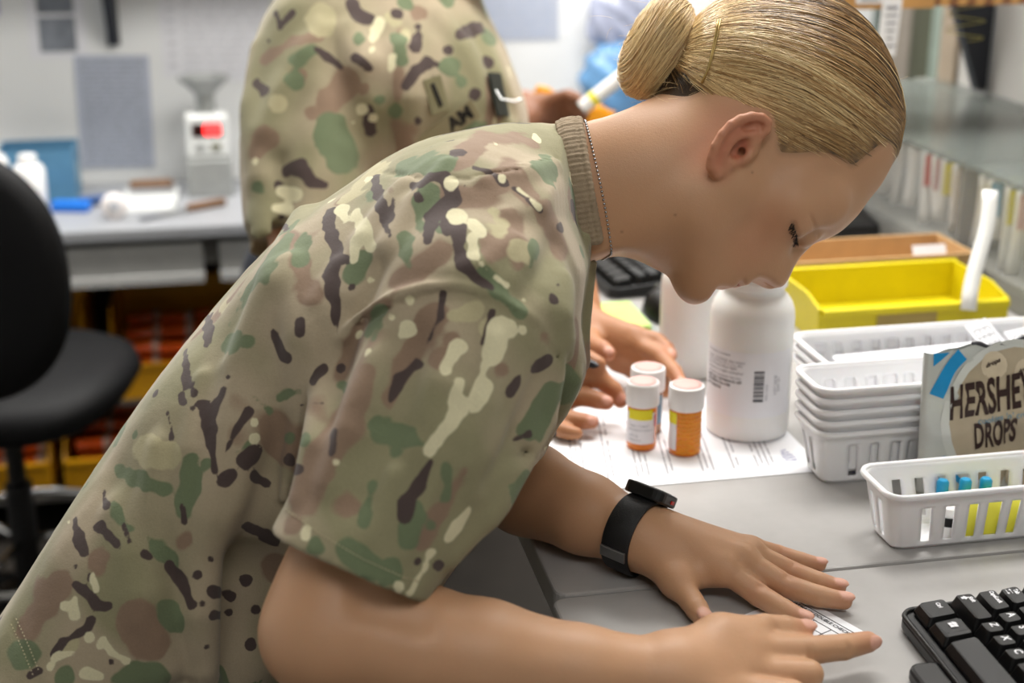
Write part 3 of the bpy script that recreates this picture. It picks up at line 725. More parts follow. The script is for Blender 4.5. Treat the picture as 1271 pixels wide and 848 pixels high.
def on_pouch(x, z, off=0.0006): return (x, pouch_y(x, z) - off, z)
def print_shape(name, poly_fn, m, off, n=24, **k):
    # a printed area as a grid of quads in (r, a) or (u, v)
    bm = NB(); vs = {}
    nu, nv = n, n
    for i in range(nu + 1):
        for j in range(nv + 1):
            x, z = poly_fn(i / nu, j / nv); vs[i, j] = bm.verts.new(on_pouch(x, z, off))
    for i in range(nu):
        for j in range(nv): bm.faces.new((vs[i, j], vs[i+1, j], vs[i+1, j+1], vs[i, j+1]))
    bmesh.ops.remove_doubles(bm, verts=bm.verts[:], dist=1e-6)
    bmesh.ops.recalc_face_normals(bm, faces=bm.faces[:])
    return obj(name, bm, m, pc, smooth=True, **k)
def disc(cx, cz, r0, r1, a0=0, a1=2*PI, sx=1.0):
    return lambda u, v: (cx + (r0 + (r1 - r0) * u) * math.cos(a0 + (a1 - a0) * v) * sx, cz + (r0 + (r1 - r0) * u) * math.sin(a0 + (a1 - a0) * v))
DX, DZ = -0.004, 0.073
print_shape('printed_disc', disc(DX, DZ, 0.0001, 0.066), M_DISC, .0007)
print_shape('printed_ring', disc(DX, DZ, 0.066, 0.0735), mat('pale_ring_print', '#d3d6d2', .35, .1), .0007)
print_shape('blue_arc', disc(DX, DZ, 0.076, 0.088, math.radians(130), math.radians(162)), M_CYAN, .0008)
print_shape('blue_arc', disc(DX, DZ, 0.075, 0.080, math.radians(205), math.radians(250)), M_CYAN, .0008)
print_shape('blue_corner', lambda u, v: (-0.085 + 0.016 * u * (1 - v), 0.138 - 0.012 * v), M_CYAN, .0008, 8)
print_shape('blue_corner', lambda u, v: (-0.078 + 0.022 * u * (1 - v), 0.002 + 0.02 * v), M_CYAN, .0008, 8)
print_shape('blue_corner', lambda u, v: (0.045 + 0.045 * u, 0.129 + 0.011 * v), M_CYAN, .0008, 8)
for (x, z, r) in ((-0.026, 0.124, 0.013), (0.006, 0.1165, 0.012), (0.002, 0.020, 0.015), (0.03, 0.012, 0.013)):
    print_shape('printed_drop', disc(x, z, 0.0001, r), mat('cream_drop_print', '#cdbfa6', .4, var=.1, scale=40), .0011, 14)
def pouch_text(s, size, x, z, m, sx=1.0, bold=0.0, slant=0.0):
    me = text_mesh(s, size, 'LEFT', 0, bold); me.materials.clear(); me.materials.append(m)
    for v in me.vertices:
        X = x + v.co.x * sx; Zz = z + v.co.y + slant * v.co.x
        v.co = on_pouch(X, Zz, 0.0017)
    o = bpy.data.objects.new('printed_text', me); COL.objects.link(o); o.parent = pc
pouch_text("HERSHEY'S", 0.043, -0.071, 0.090, M_CHOC, 0.47, 0.0012, 0.06)
pouch_text('DROPS', 0.031, -0.046, 0.0585, M_CHOC, 0.44, 0.0010, 0.04)
pouch_text("cookies 'n' creme", 0.009, -0.042, 0.0735, mat('blue_script', '#5b93b0', .5), 0.9, 0, 0.1)
for x, z in ((-0.034, 0.124), (-0.002, 0.1165), (-0.006, 0.02)): pouch_text("drops", 0.006, x, z, M_CHOC, 1, 0.0002, 0.4)
bm = NB(); tube(bm, [(x, pouch_y(x, topz(x/(PW/2))) + .002, topz(x/(PW/2)) + .001 + .0012*math.sin(x*300)) for x in np.linspace(-0.045, 0.09, 30)], 0.0022, 6); obj('torn_edge', bm, mat('dark_pouch_lining', '#3f3f44', .4), pc, label='dark torn opening along the top')
# yellow bin and tan carton by the wall
M_YBIN = mat('lemon_yellow_bin', '#d6c614', 0.38, var=0.04)
t = empty('storage_bin', (0.822, 1.555, CZ), 'lemon yellow open-front bin with a tan label, behind the wide basket', 'bin')
obj('bin_body', bin_body(0.255, 0.145, 0.054, 0.044), M_YBIN, t)
bm = NB(); bxx(bm, -0.05, 0.03, -0.0015, 0.0, 0.018, 0.034); obj('label_card', bm, mat('tan_label', '#a89458', .7), t)
M_TAN = mat('tan_cardboard', '#c4a072', 0.75, var=0.06, scale=40)
t = empty('carton', (0.855, 1.768, CZ), 'open tan cardboard tray behind the yellow bin', 'box')
bm = NB(); w, l, h = 0.265, 0.11, 0.058
bxx(bm, -w/2, w/2, -l/2, l/2, 0, 0.003)
for a in ((-w/2, -w/2+.004, -l/2, l/2), (w/2-.004, w/2, -l/2, l/2), (-w/2+.004, w/2-.004, -l/2, -l/2+.004), (-w/2+.004, w/2-.004, l/2-.004, l/2)): bxx(bm, *a, 0.003, h)
obj('carton_body', bm, M_TAN, t)
card('note_card', TR(0.945, 1.757, 0.990) @ RX(60), 0.05, 0.04, 'blank white card leaning inside the tan cardboard tray', table=False)
# dark telephone and white paper at the far end
t = empty('desk_phone', (0.895, 2.06, CZ + .012), 'black desk telephone with a white sheet beside it at the far counter end', 'telephone')
bm = NB(); box(bm, (0, 0, 0.025), (0.16, 0.18, 0.03), Matrix.Rotation(.2, 3, 'X')); obj('phone_base', bm, M_BPL, t, bevel=0.01)
bm = NB(); tube(bm, [(-0.055, -0.09, 0.05), (-0.055, -0.05, 0.062), (-0.055, 0.05, 0.072), (-0.055, 0.09, 0.062)], [0.028, 0.018, 0.018, 0.028], 14); obj('handset', bm, M_BPL, t, smooth=True)
card('paper_sheet', TR(0.93, 2.20, 1.014) @ RZ(-12) @ RX(76), 0.10, 0.12, 'white sheet leaning behind the black telephone', table=False, cat='paper')
# mouse, notepad, mouse lead
ms = empty('computer_mouse', (0.545, 1.70, CZ), 'black computer mouse beside the green notepad', 'mouse')
bm = NB(); bmesh.ops.create_uvsphere(bm, u_segments=24, v_segments=14, radius=1.0)
for v in bm.verts: v.co = (v.co.x * 0.029, v.co.y * 0.052, max(0, v.co.z) * 0.034 + .001)
obj('mouse_shell', bm, M_BPL, ms, smooth=True)
bm = NB(); tube(bm, [(0, 0.03, 0.030), (0, 0.036, 0.029), (0, 0.042, 0.024)], 0.004, 8); obj('scroll_wheel', bm, M_DK, ms, smooth=True)
t = empty('sticky_pad', (0.463, 1.685, CZ), 'lime green note pad on a grey clipboard behind the vials', 'notepad')
bm = NB(); bxx(bm, -0.065, 0.052, -0.06, 0.06, 0, 0.003); obj('clipboard', bm, mat('grey_clipboard', '#8f9794', .5), t)
bm = NB(); bxx(bm, -0.06, 0.042, -0.055, 0.05, 0.003, 0.012); obj('note_block', bm, mat('lime_notes', '#b9d77a', .7), t)
# ------------------------------------------------------------------ keyboards
M_KEY = mat('black_keycap', '#0a0a0b', 0.42, var=0.08, bump=0.05, bscale=900, spec=.35)
M_KBD = mat('black_keyboard_case', '#0d0d0f', 0.35)
M_LEG = mat('white_legend', '#e4e4e8', 0.6)
U = 0.0190
ROWS = [
 (0, [('Ctrl', 1.5), ('@', 1.25), ('Alt', 1.5), ('', 5.5), ('Alt', 1.25), ('', 1.25), ('', 1.25), ('Ctrl', 1.5)]),
 (1, [('Shift', 2.25)] + [(c, 1) for c in 'ZXCVBNM,./'] + [('Shift', 2.75)]),
 (2, [('CapsLock', 1.75)] + [(c, 1) for c in "ASDFGHJKL;'"] + [('Enter', 2.25)]),
 (3, [('Tab', 1.5)] + [(c, 1) for c in 'QWERTYUIOP[]'] + [('\\', 1.5)]),
 (4, [('`', 1)] + [(c, 1) for c in '1234567890-='] + [('Back', 2)]),
 (5, [('Esc', 1)] + [('', 0.6)] + [('F%d' % k, 1) for k in range(1, 5)] + [('', 0.4)] + [('F%d' % k, 1) for k in range(5, 9)] + [('', 0.4)] + [('F%d' % k, 1) for k in range(9, 13)]),
]
KEYM = {}
def keycap(w, front=False):
    k = (w, front)
    if k in KEYM: return KEYM[k]
    bm = NB(); W_ = w * U - 0.0012; D = U - 0.0012 if not front else U + 0.006
    h = 0.0110 if not front else 0.0095
    b = rrect(W_, D, 0.0015, 2); t = rrect(W_ - 0.0052, D - 0.0050, 0.0025, 2, 0, 0.0008)
    vb_ = [bm.verts.new((x, y, 0)) for x, y in b]
    vm = [bm.verts.new((x * 0.985, y * .985, h * .25)) for x, y in b]
    vt = [bm.verts.new((x, y, h + (0.0 if abs(y) < .004 else .0004) - (0.0035 * (max(0, -(y)) / (D/2)) ** 2 if front else 0))) for x, y in t]
    n = len(b)
    for p, q in ((vb_, vm), (vm, vt)):
        for i in range(n): bm.faces.new((p[i], p[(i+1) % n], q[(i+1) % n], q[i]))
    bm.faces.new(vt)
    me = bpy.data.meshes.new('keycap'); bm.normal_update(); bm.to_mesh(me); bm.free(); me.materials.append(M_KEY)
    KEYM[k] = me
    return me
TXM = {}
def keyboard(loc, rz, label, legends=True, rows=ROWS):
    t = empty('keyboard', loc, label, 'keyboard', 'black keyboards', rz=rz)
    Lk = 15 * U + .014; Dk = 6.3 * U + .03
    bm = NB(); prism(bm, rrect(Lk, Dk, 0.014, 5, Lk/2 - .007, Dk/2 - .016), 0.001, 0.013)
    for v in bm.verts:
        if v.co.z > .01: v.co.z += max(0, v.co.y) * 0.075
    obj('case', bm, M_KBD, t, bevel=0.003)
    bm = NB(); tube(bm, [(x, y, 0.0135 + max(0, y) * .075) for x, y in rrect(Lk - .003, Dk - .003, 0.013, 5, Lk/2 - .007, Dk/2 - .016)], 0.0022, 6, closed=True); obj('case_rim', bm, M_KBD, t, smooth=True)
    for r, keys in rows:
        x = 0.0
        yc = (r + 0.5) * U + (0.004 if r > 0 else -0.003) + (0.008 if r == 5 else 0)
        for s, w in keys:
            if s == '' and w < 1: x += w * U; continue
            fr = r == 0
            ko = bpy.data.objects.new('keycap', keycap(w, fr)); COL.objects.link(ko); ko.parent = t
            zb = 0.0150 + yc * .075
            ko.location = (x + w * U / 2, yc, zb)
            ko.rotation_euler = (0.075 + (0.05 * (r - 2) if r else -.02), 0, 0)
            if legends and s:
                zt = 0.0114 if not fr else 0.0099
                if s == '@':
                    key = s
                    if key not in TXM:
                        bm = NB()
                        for a in (0, 1):
                            for b_ in (0, 1): bxx(bm, -.0032 + a * .0034, -.0002 + a * .0034, -.003 + b_ * .0031, -.0002 + b_ * .0031, 0, .0002)
                        TXM[key] = bpy.data.meshes.new('legend'); bm.to_mesh(TXM[key]); bm.free(); TXM[key].materials.append(M_LEG)
                    lo = bpy.data.objects.new('legend', TXM[key]); COL.objects.link(lo); lo.parent = ko; lo.location = (0, 0.002, zt)
                    continue
                if s not in TXM:
                    big = len(s) == 1
                    me = text_mesh(s, 0.0082 if big else 0.0046, 'LEFT' if big else 'CENTER', 0, 0.0002); me.materials.clear(); me.materials.append(M_LEG); TXM[s] = me
                lo = bpy.data.objects.new('legend', TXM[s]); COL.objects.link(lo); lo.parent = ko
                lo.location = ((-0.0050, 0.0028, zt) if len(s) == 1 else (-w * U / 2 + .0085 + .0006 * len(s), 0.0038, zt))
                if s == 'Shift' or s == 'Tab':
                    bm = NB()
                    if s == 'Shift': prism(bm, [(0, .0032), (-.003, 0), (-.0014, 0), (-.0014, -.0024), (.0014, -.0024), (.0014, 0), (.003, 0)], 0, .0002)
                    else:
                        for yy, sg in ((.0012, -1), (-.0018, 1)):
                            bxx(bm, -.0035, .0035, yy - .0002, yy + .0002, 0, .0002); prism(bm, [(sg * .0035, yy), (sg * .0015, yy + .0012), (sg * .0015, yy - .0012)] if sg < 0 else [(sg * .0035, yy), (sg * .0015, yy - .0012), (sg * .0015, yy + .0012)], 0, .0002)
                    bmesh.ops.recalc_face_normals(bm, faces=bm.faces[:])
                    obj('legend', bm, M_LEG, ko, loc=(-w * U / 2 + .0085, -0.001, zt))
            x += w * U
    return t
kb = keyboard((0.504, 0.899, CZ), math.radians(-90 - 3), 'black keyboard with white letters at the near right corner of the worktable')
bm = NB(); prism(bm, rrect(0.20, 0.030, 0.010, 4, 0.165, -0.024), 0, 0.012); obj('wrist_rest', bm, M_KBD, kb, bevel=0.003)
keyboard((0.487, 2.072, CZ), math.radians(-90 + 4), 'black keyboard far along the worktable behind the green notepad', legends=False)
# ------------------------------------------------------------------ pass-through case on the right: glass shelf, plexi front, hanging slips
M_GLS = mat('grey_glass', '#9aa39e', 0.22, trans=0.5, alpha=0.5, var=0.02)
M_PLX = mat('clear_plexi', '#c8cccb', 0.15, alpha=0.10, var=0.0)
M_CASE = mat('grey_case_metal', '#8a8983', 0.5, 0.1)
t = empty('display_case', (1.0, 0.2, CZ), 'grey case with a glass shelf top along the right edge of the worktables', 'case')
def cb(name, x0, x1, y0, y1, z0, z1, m, par=None, **k):
    bm = NB(); bxx(bm, x0 - 1.0, x1 - 1.0, y0 - .2, y1 - .2, z0 - CZ, z1 - CZ); return obj(name, bm, m, par or t, **k)
cb('case_floor', 1.001, 1.325, 0.2, 2.55, 0.90, 0.985, M_CASE)
cb('glass_shelf', 0.992, 1.325, 0.2, 2.5, 1.113, 1.120, M_GLS)
cb('case_back', 1.30, 1.325, 0.2, 2.55, 0.985, 1.113, M_CASE)
for y in (0.9, 1.80, 2.5): cb('divider', 1.004, 1.3, y - 0.006, y + 0.006, 0.985, 1.113, mat('dark_divider', '#6f6f6b', .4))
for a, b in ((0.2, 0.89), (0.91, 1.79), (1.81, 2.49)): cb('plexi_front', 0.996, 0.999, a, b, 0.975, 1.111, M_PLX)
for x in (1.03, 1.29): 
    for y in (0.25, 2.5): cb('case_leg', x - .015, x + .015, y - .015, y + .015, 0, 0.90, M_CASE)
cb('hanging_rail', 1.028, 1.032, 0.22, 2.5, 1.100, 1.104, M_DK)
M_SLIP = mat('white_plastic_slip', '#e6e6e2', 0.4, var=0.03)
tabs = {'red': mat('red_tab', '#c04a32', .6), 'yellow': mat('yellow_tab', '#d8cc1e', .6), 'blue': mat('blue_tab', '#6f9fbf', .6), 'pink': mat('pink_tab', '#c9a09c', .6), 'none': None}
sl = [(1.52, .095, 'red'), (1.545, .115, 'yellow'), (1.575, .085, 'none'), (1.605, .10, 'none'), (1.635, .075, 'none'), (1.675, .12, 'pink'), (1.705, .12, 'yellow'), (1.75, .085, 'blue'), (1.775, .10, 'none'), (1.85, .10, 'none'), (1.885, .085, 'yellow'), (1.915, .10, 'pink'), (1.945, .11, 'red'), (1.99, .095, 'none'), (2.03, .10, 'none'), (2.07, .09, 'none'), (2.11, .105, 'pink'), (2.15, .08, 'none'), (2.19, .10, 'none'), (2.24, .09, 'none')]
for i, (y, h, c) in enumerate(sl):
    t2 = empty('hanging_slip', (1.03, y, 1.10), {'red': 'white hanging slip with a red tab behind the plexi front', 'yellow': 'white hanging slip with a yellow tab behind the plexi front', 'blue': 'white hanging slip with a blue tab behind the plexi front', 'pink': 'white hanging slip with a pinkish tab behind the plexi front', 'none': 'plain white hanging slip behind the plexi front of the case'}[c], 'slip', {'red': 'red tabbed slips', 'yellow': 'yellow tabbed slips', 'blue': None, 'pink': 'pink tabbed slips', 'none': 'plain hanging slips'}[c], rz=rv.uniform(-.5, .1))
    bm = NB(); n = 6; w = 0.026; cv = rv.uniform(-.010, .010)
    pr = []
    for k in range(n + 1):
        s = k / n; xo = cv * s * s
        pr.append((bm.verts.new((xo - w/2 * (1 - .25*s), cv * .6 * s, -h * s)), bm.verts.new((xo + w/2 * (1 - .25*s), -cv * .4 * s, -h * s))))
    for k in range(n): bm.faces.new((pr[k][0], pr[k+1][0], pr[k+1][1], pr[k][1]))
    o = obj('slip_sheet', bm, M_SLIP, t2, smooth=True); md = o.modifiers.new('thick', 'SOLIDIFY'); md.thickness = .0012
    bm = NB(); box(bm, (0, 0, 0.002), (0.012, 0.008, 0.012)); obj('clip', bm, M_DEVG, t2)
    if tabs[c]: bm = NB(); box(bm, (0, -0.003, -0.028), (0.016, 0.0016, 0.048)); obj('tab', bm, tabs[c], t2)
t = empty('plastic_strap', (0.95, 1.632, 1.116), 'long curved white plastic strap hanging from the glass shelf into the yellow bin', 'strap')
bm = NB(); pr = []
P0 = [Vector(W(x_, y_, 1.79 - .03 * (y_ - 236) / 150)) for x_, y_ in ((1229, 236), (1228.5, 250), (1227.5, 264), (1225.5, 278), (1222, 294), (1217, 310), (1212, 328), (1207.5, 346), (1204, 364), (1202, 385))]
for p in P0:
    q = p - Vector((0.95, 1.632, 1.116)); pr.append((bm.verts.new(q + Vector((-.0085, .004, 0))), bm.verts.new(q + Vector((.0085, -.004, 0)))))
for a, b in zip(pr[:-1], pr[1:]): bm.faces.new((a[0], b[0], b[1], a[1]))
o = obj('strap_band', bm, M_SLIP, t, smooth=True); md = o.modifiers.new('thick', 'SOLIDIFY'); md.thickness = .0012
# upper plywood shelf with hanging tag
M_PLY = mat('honey_plywood', '#b98a50', 0.5, var=0.15, scale=18)
t = empty('upper_shelf', (0.868, 1.94, 1.312), 'honey coloured plywood shelf above the case with paper tags on its edge', 'shelf')
bm = NB(); bxx(bm, 0, 0.142, 0, 0.30, 0, 0.09); obj('shelf_board', bm, M_PLY, t)
M_PLY2 = mat('striped_ply_edge', '#7d5230', 0.5, var=0.1)
bm = NB(); bxx(bm, 0.143, 0.46, 0.005, 0.30, 0.002, 0.09); eb = obj('striped_end_board', bm, M_PLY2, t, label='dark brown board with honey stripes')
bm = NB()
for k in range(11):
    x = 0.152 + k * 0.028
    v = [bm.verts.new(q) for q in ((x, .0045, .002), (x + .014, .0045, .002), (x + .034, .0045, .09), (x + .02, .0045, .09))]; bm.faces.new(v)
obj('grain_stripe', bm, M_PLY, eb)
bm = NB(); bxx(bm, 0.02, 0.06, -0.001, 0, 0.008, 0.05); obj('edge_label', bm, M_PAPER, t)
bm = NB(); bxx(bm, 0.026, 0.054, -0.0014, -0.001, 0.012, 0.016); obj('printed_lines', bm, M_TXT, t)
t = empty('paper_tag', (0.940, 1.935, 1.322), 'white printed paper tag hanging from the plywood shelf edge', 'tag')
bm = NB(); box(bm, (0, 0, -0.035), (0.030, 0.0008, 0.082), Matrix.Rotation(.05, 3, 'Y')); obj('tag_sheet', bm, M_PAPER, t)
bm = NB()
for k, w in enumerate((.018, .02, .016, .013, .010, .019)): box(bm, (0.002, -0.0006, -0.008 - .0108 * k), (w, 0.0006, 0.003 if k else .005))
obj('printed_lines', bm, M_TXT, t, kind='stuff')
bracket(1.318, 2.33, 1.124, 1.40, 0.13, 'dark tapered bracket under the plywood shelf on the right wall', M_BRK, 'x')
# posters on the right wall
t = empty('paper_sheet', (1.3285, 1.90, 1.24), 'white printed notice with a red mark on the right partition wall', 'paper')
bm = NB(); box(bm, (0, 0, 0), (0.0012, 0.46, 0.28)); obj('sheet', bm, M_PAPER, t)
bm = NB(); r_ = random.Random(4)
for k in range(12):
    z = 0.075 - k * 0.0155; y = 0.02
    while y > -0.20:
        l = r_.uniform(.01, .05); bxx(bm, -.0012, -.0007, y - l, y, z - .0025, z + .0025); y -= l + .006
obj('printed_lines', bm, M_INK, t)
bm = NB(); prism(bm, [(-.02, 0), (0, .012), (.03, .016), (.03, .004), (.0, -.004)], 0, .0005)
bmesh.ops.transform(bm, matrix=TR(-.0012, -0.05, 0.10) @ Matrix(((0, 0, 1, 0), (-1, 0, 0, 0), (0, 1, 0, 0), (0, 0, 0, 1))), verts=bm.verts[:]); bmesh.ops.recalc_face_normals(bm, faces=bm.faces[:])
obj('red_mark', bm, tabs['red'], t)
# twisted wire ties dangling under the shelf
t = empty('twist_tie', (1.09, 1.99, 1.312), 'thin yellowish twist ties dangling under the plywood shelf', 'tie')
bm = NB(); pts = [(0.03 * math.cos(k * .55), 0.01 * math.sin(k * .55), -0.002 - k * 0.0022) for k in range(26)]
tube(bm, pts, 0.0009, 5); obj('tie_wire', bm, mat('yellow_tie', '#b0a860', .5), t, smooth=True)
# blue plastic bag hanging on the back wall
t = empty('plastic_bag', (0.985, 3.50, 1.09), 'crumpled blue and clear plastic bag hanging on the back wall', 'bag')
def lump(w, l, h, seed, amp=.12):
    r = random.Random(seed); ph = [(r.uniform(2, 7), r.uniform(2, 7), r.uniform(0, 6)) for _ in range(7)]
    bm = NB(); bmesh.ops.create_icosphere(bm, subdivisions=4, radius=1)
    for v in bm.verts:
        c = v.co; d = sum(math.sin(a * c.x * 1.3 + b * c.z + p) for a, b, p in ph) / 7
        d = abs(d) - .2
        v.co = Vector((c.x * w, c.y * l, c.z * h)) * (1 + amp * 2 * d)
    return bm
M_BAGB = mat('blue_bag_film', '#6f9fcc', 0.2, var=0.3, scale=14, trans=0.2)
M_BAGC = mat('clear_bag_film', '#c5cbe2', 0.15, var=0.2, scale=12, trans=0.3)
bm = lump(0.115, 0.07, 0.12, 2, .26); bmesh.ops.translate(bm, vec=(0, -.01, -.12), verts=bm.verts[:]); obj('blue_lower_bag', bm, M_BAGB, t, smooth=True, label='blue lower part')
bm = lump(0.11, 0.06, 0.09, 5, .3); bmesh.ops.translate(bm, vec=(0.01, 0.02, 0.05), verts=bm.verts[:]); obj('clear_upper_bag', bm, M_BAGC, t, smooth=True, label='clear lilac upper part')
bm = NB(); tube(bm, [(0, .095, .16), (0, .05, .16), (0, .04, .12)], .004, 6); obj('hook', bm, M_CHR, t, smooth=True)
# ------------------------------------------------------------------ implicit modelling (sparse grid + surface nets), in a metric frame of right / up / depth
def cp(px, py, d): return np.array([(px - 635.5) / FPX * d, (424 - py) / FPX * d, d])
def cpz(px, py, z):
    # point on the pixel ray at world height z
    return cp(px, py, (CAMZ - z) / (math.sin(PITCH) + math.cos(PITCH) * (py - 424) / FPX))
def toW(P): 
    P = np.asarray(P, float)
    return CO + P[..., 0:1] * CR + P[..., 1:2] * CU + P[..., 2:3] * CF
def fromW(Q):
    Q = np.asarray(Q, float) - CO
    return np.stack([Q @ CR, Q @ CU, Q @ CF], -1)
def dot(a, b): return np.einsum('ij,ij->i', a, b)
def f_sphere(c, r): 
    c = np.asarray(c, np.float32)
    return lambda P: np.linalg.norm(P - c, axis=1) - r, c, r
def f_cone(a, b, r1, r2):
    a = np.asarray(a, np.float32); b = np.asarray(b, np.float32)
    ba = b - a; l2 = float(ba @ ba); rr = r1 - r2; a2 = l2 - rr * rr; il2 = 1.0 / max(l2, 1e-12)
    def f(P):
        pa = P - a; y = pa @ ba; z = y - l2
        xx = pa * l2 - y[:, None] * ba; x2 = dot(xx, xx); y2 = y * y * l2; z2 = z * z * l2
        k = np.sign(rr) * rr * rr * x2
        o = (np.sqrt(np.maximum(x2 * a2 * il2, 0)) + y * rr) * il2 - r1
        m1 = np.sign(z) * a2 * z2 > k; m2 = np.sign(y) * a2 * y2 < k
        o = np.where(m2, np.sqrt(x2 + y2) * il2 - r1, o)
        return np.where(m1, np.sqrt(x2 + z2) * il2 - r2, o)
    if a2 <= 0:
        return f_sphere(a if r1 > r2 else b, max(r1, r2))
    return f, (a + b) / 2, math.sqrt(l2) / 2 + max(r1, r2)
def f_ell(c, axes, radii):
    # axes: 3 orthonormal rows
    c = np.asarray(c, np.float32); A = np.asarray(axes, np.float32); r = np.asarray(radii, np.float32)
    def f(P):
        q = (P - c) @ A.T; k0 = np.linalg.norm(q / r, axis=1); k1 = np.linalg.norm(q / (r * r), axis=1)
        return k0 * (k0 - 1.0) / np.maximum(k1, 1e-6)
    return f, c, float(r.max())
def f_scone(a, b, r1, r2, axis, s):
    # round cone whose cross-section is stretched by 1/s along a unit axis (s < 1 widens it)
    ax = np.asarray(axis, np.float32)
    def tr(P): return P + np.outer(P @ ax, ax) * (s - 1)
    f0, c0, R0 = f_cone(tr(np.atleast_2d(np.asarray(a, np.float32)))[0], tr(np.atleast_2d(np.asarray(b, np.float32)))[0], r1, r2)
    a = np.asarray(a, np.float32); b = np.asarray(b, np.float32)
    return (lambda P: f0(tr(P))), (a + b) / 2, float(np.linalg.norm(a - b)) / 2 + max(r1, r2) / min(s, 1)
def frame(u, v):
    u = np.asarray(u, float); u = u / np.linalg.norm(u); v = np.asarray(v, float); v = v - u * (v @ u); v /= np.linalg.norm(v)
    return np.array([u, v, np.cross(u, v)])
def f_group(pts, rs, k=0.0012):
    # one limb: collinear round cones joined almost exactly, so no bulges at the joints
    prims = [f_cone(a, b, r1, r2) for a, b, r1, r2 in zip(pts[:-1], pts[1:], rs[:-1], rs[1:])]
    def f(P):
        D = None
        for g, _, _ in prims:
            x = g(P)
            if D is None: D = x
            else:
                h = np.maximum(k - np.abs(D - x), 0) / k; D = np.minimum(D, x) - h * h * k * 0.25
        return D
    pts = np.asarray(pts); c = (pts.min(0) + pts.max(0)) / 2
    return f, c.astype(np.float32), float(np.max(np.linalg.norm(pts - c, axis=1)) + max(rs))
class Field:
    def __init__(s): s.ops = []
    def add(s, mode, prim, k=0.01): 
        f, c, R = prim if isinstance(prim, tuple) else (prim, None, 0)
        s.ops.append((mode, f, np.float32(k), c, R)); return s
    def u(s, prim, k=0.01): return s.add('u', prim, k)
    def s_(s, prim, k=0.004): return s.add('s', prim, k)
    def i(s, f, k=0.004): return s.add('i', f, k)
    def d(s, f): return s.add('d', f, 0)
    def chain(s, pts, rs, k=0.008, mode='u'):
        s.add(mode, f_group(pts, rs), k)
        return s
    def ev(s, P, cen=None, rad=0.0):
        P = np.ascontiguousarray(P, np.float32)
        D = np.full(len(P), 1.0, np.float32)
        for mode, f, k, c, R in s.ops:
            if cen is not None and c is not None and np.linalg.norm(cen - c) - R > rad + k + 0.012 + .25 * rad: continue
            if mode == 'd': D = D + f(P); continue
            x = f(P).astype(np.float32)
            if mode == 'u':
                h = np.maximum(k - np.abs(D - x), 0) / max(k, 1e-6); D = np.minimum(D, x) - h * h * k * 0.25
            elif mode == 's':
                x = -x; h = np.maximum(k - np.abs(D - x), 0) / max(k, 1e-6); D = np.maximum(D, x) + h * h * k * 0.25
            else:
                h = np.maximum(k - np.abs(D - x), 0) / max(k, 1e-6); D = np.maximum(D, x) + h * h * k * 0.25
        return D
    def ev_big(s, P, n=200000):
        return np.concatenate([s.ev(P[i:i+n]) for i in range(0, len(P), n)]) if len(P) else np.zeros(0)
    def mesh(s, lo, hi, h, B=20):
        lo = np.asarray(lo, np.float32); hi = np.asarray(hi, np.float32)
        n = (np.ceil((hi - lo) / h / B).astype(int)) * B
        nb = n // B
        G = np.full(tuple(n), 1.0, np.float32)
        ijk = np.stack(np.meshgrid(*[np.arange(k) for k in nb], indexing='ij'), -1).reshape(-1, 3)
        cen = lo + (ijk * B + (B - 1) / 2) * h
        dc = s.ev_big(cen)
        half = math.sqrt(3) * B * h / 2
        loc = np.stack(np.meshgrid(*[np.arange(B)] * 3, indexing='ij'), -1).reshape(-1, 3).astype(np.float32) * h
        for q, c, d in zip(ijk, cen, dc):
            i, j, k = q * B
            if abs(d) > half * 1.35 + 0.004: G[i:i+B, j:j+B, k:k+B] = d; continue
            G[i:i+B, j:j+B, k:k+B] = s.ev(loc + (lo + q * B * h), c, half).reshape(B, B, B)
        return nets(G, lo, h)
    def march(s, px, py, d0=0.7, d1=2.6):
        px = np.atleast_1d(np.asarray(px, float)); py = np.atleast_1d(np.asarray(py, float))
        dr = np.stack([(px - 635.5) / FPX, (424 - py) / FPX, np.ones_like(px)], -1); L = np.linalg.norm(dr, axis=1)
        t = np.full(len(px), d0)
        for _ in range(90):
            v = s.ev(dr * t[:, None]); t = t + np.where(np.abs(v) < 3e-4, 0, v * 0.8) / L
        t = np.clip(t, d0, d1)
        return dr * t[:, None]
    def grad(s, P, e=0.0008):
        P = np.asarray(P, np.float32); g = np.zeros_like(P)
        for a in range(3):
            o = np.zeros(3, np.float32); o[a] = e
            g[:, a] = s.ev_big(P + o) - s.ev_big(P - o)
        return g / np.maximum(np.linalg.norm(g, axis=1, keepdims=True), 1e-9)
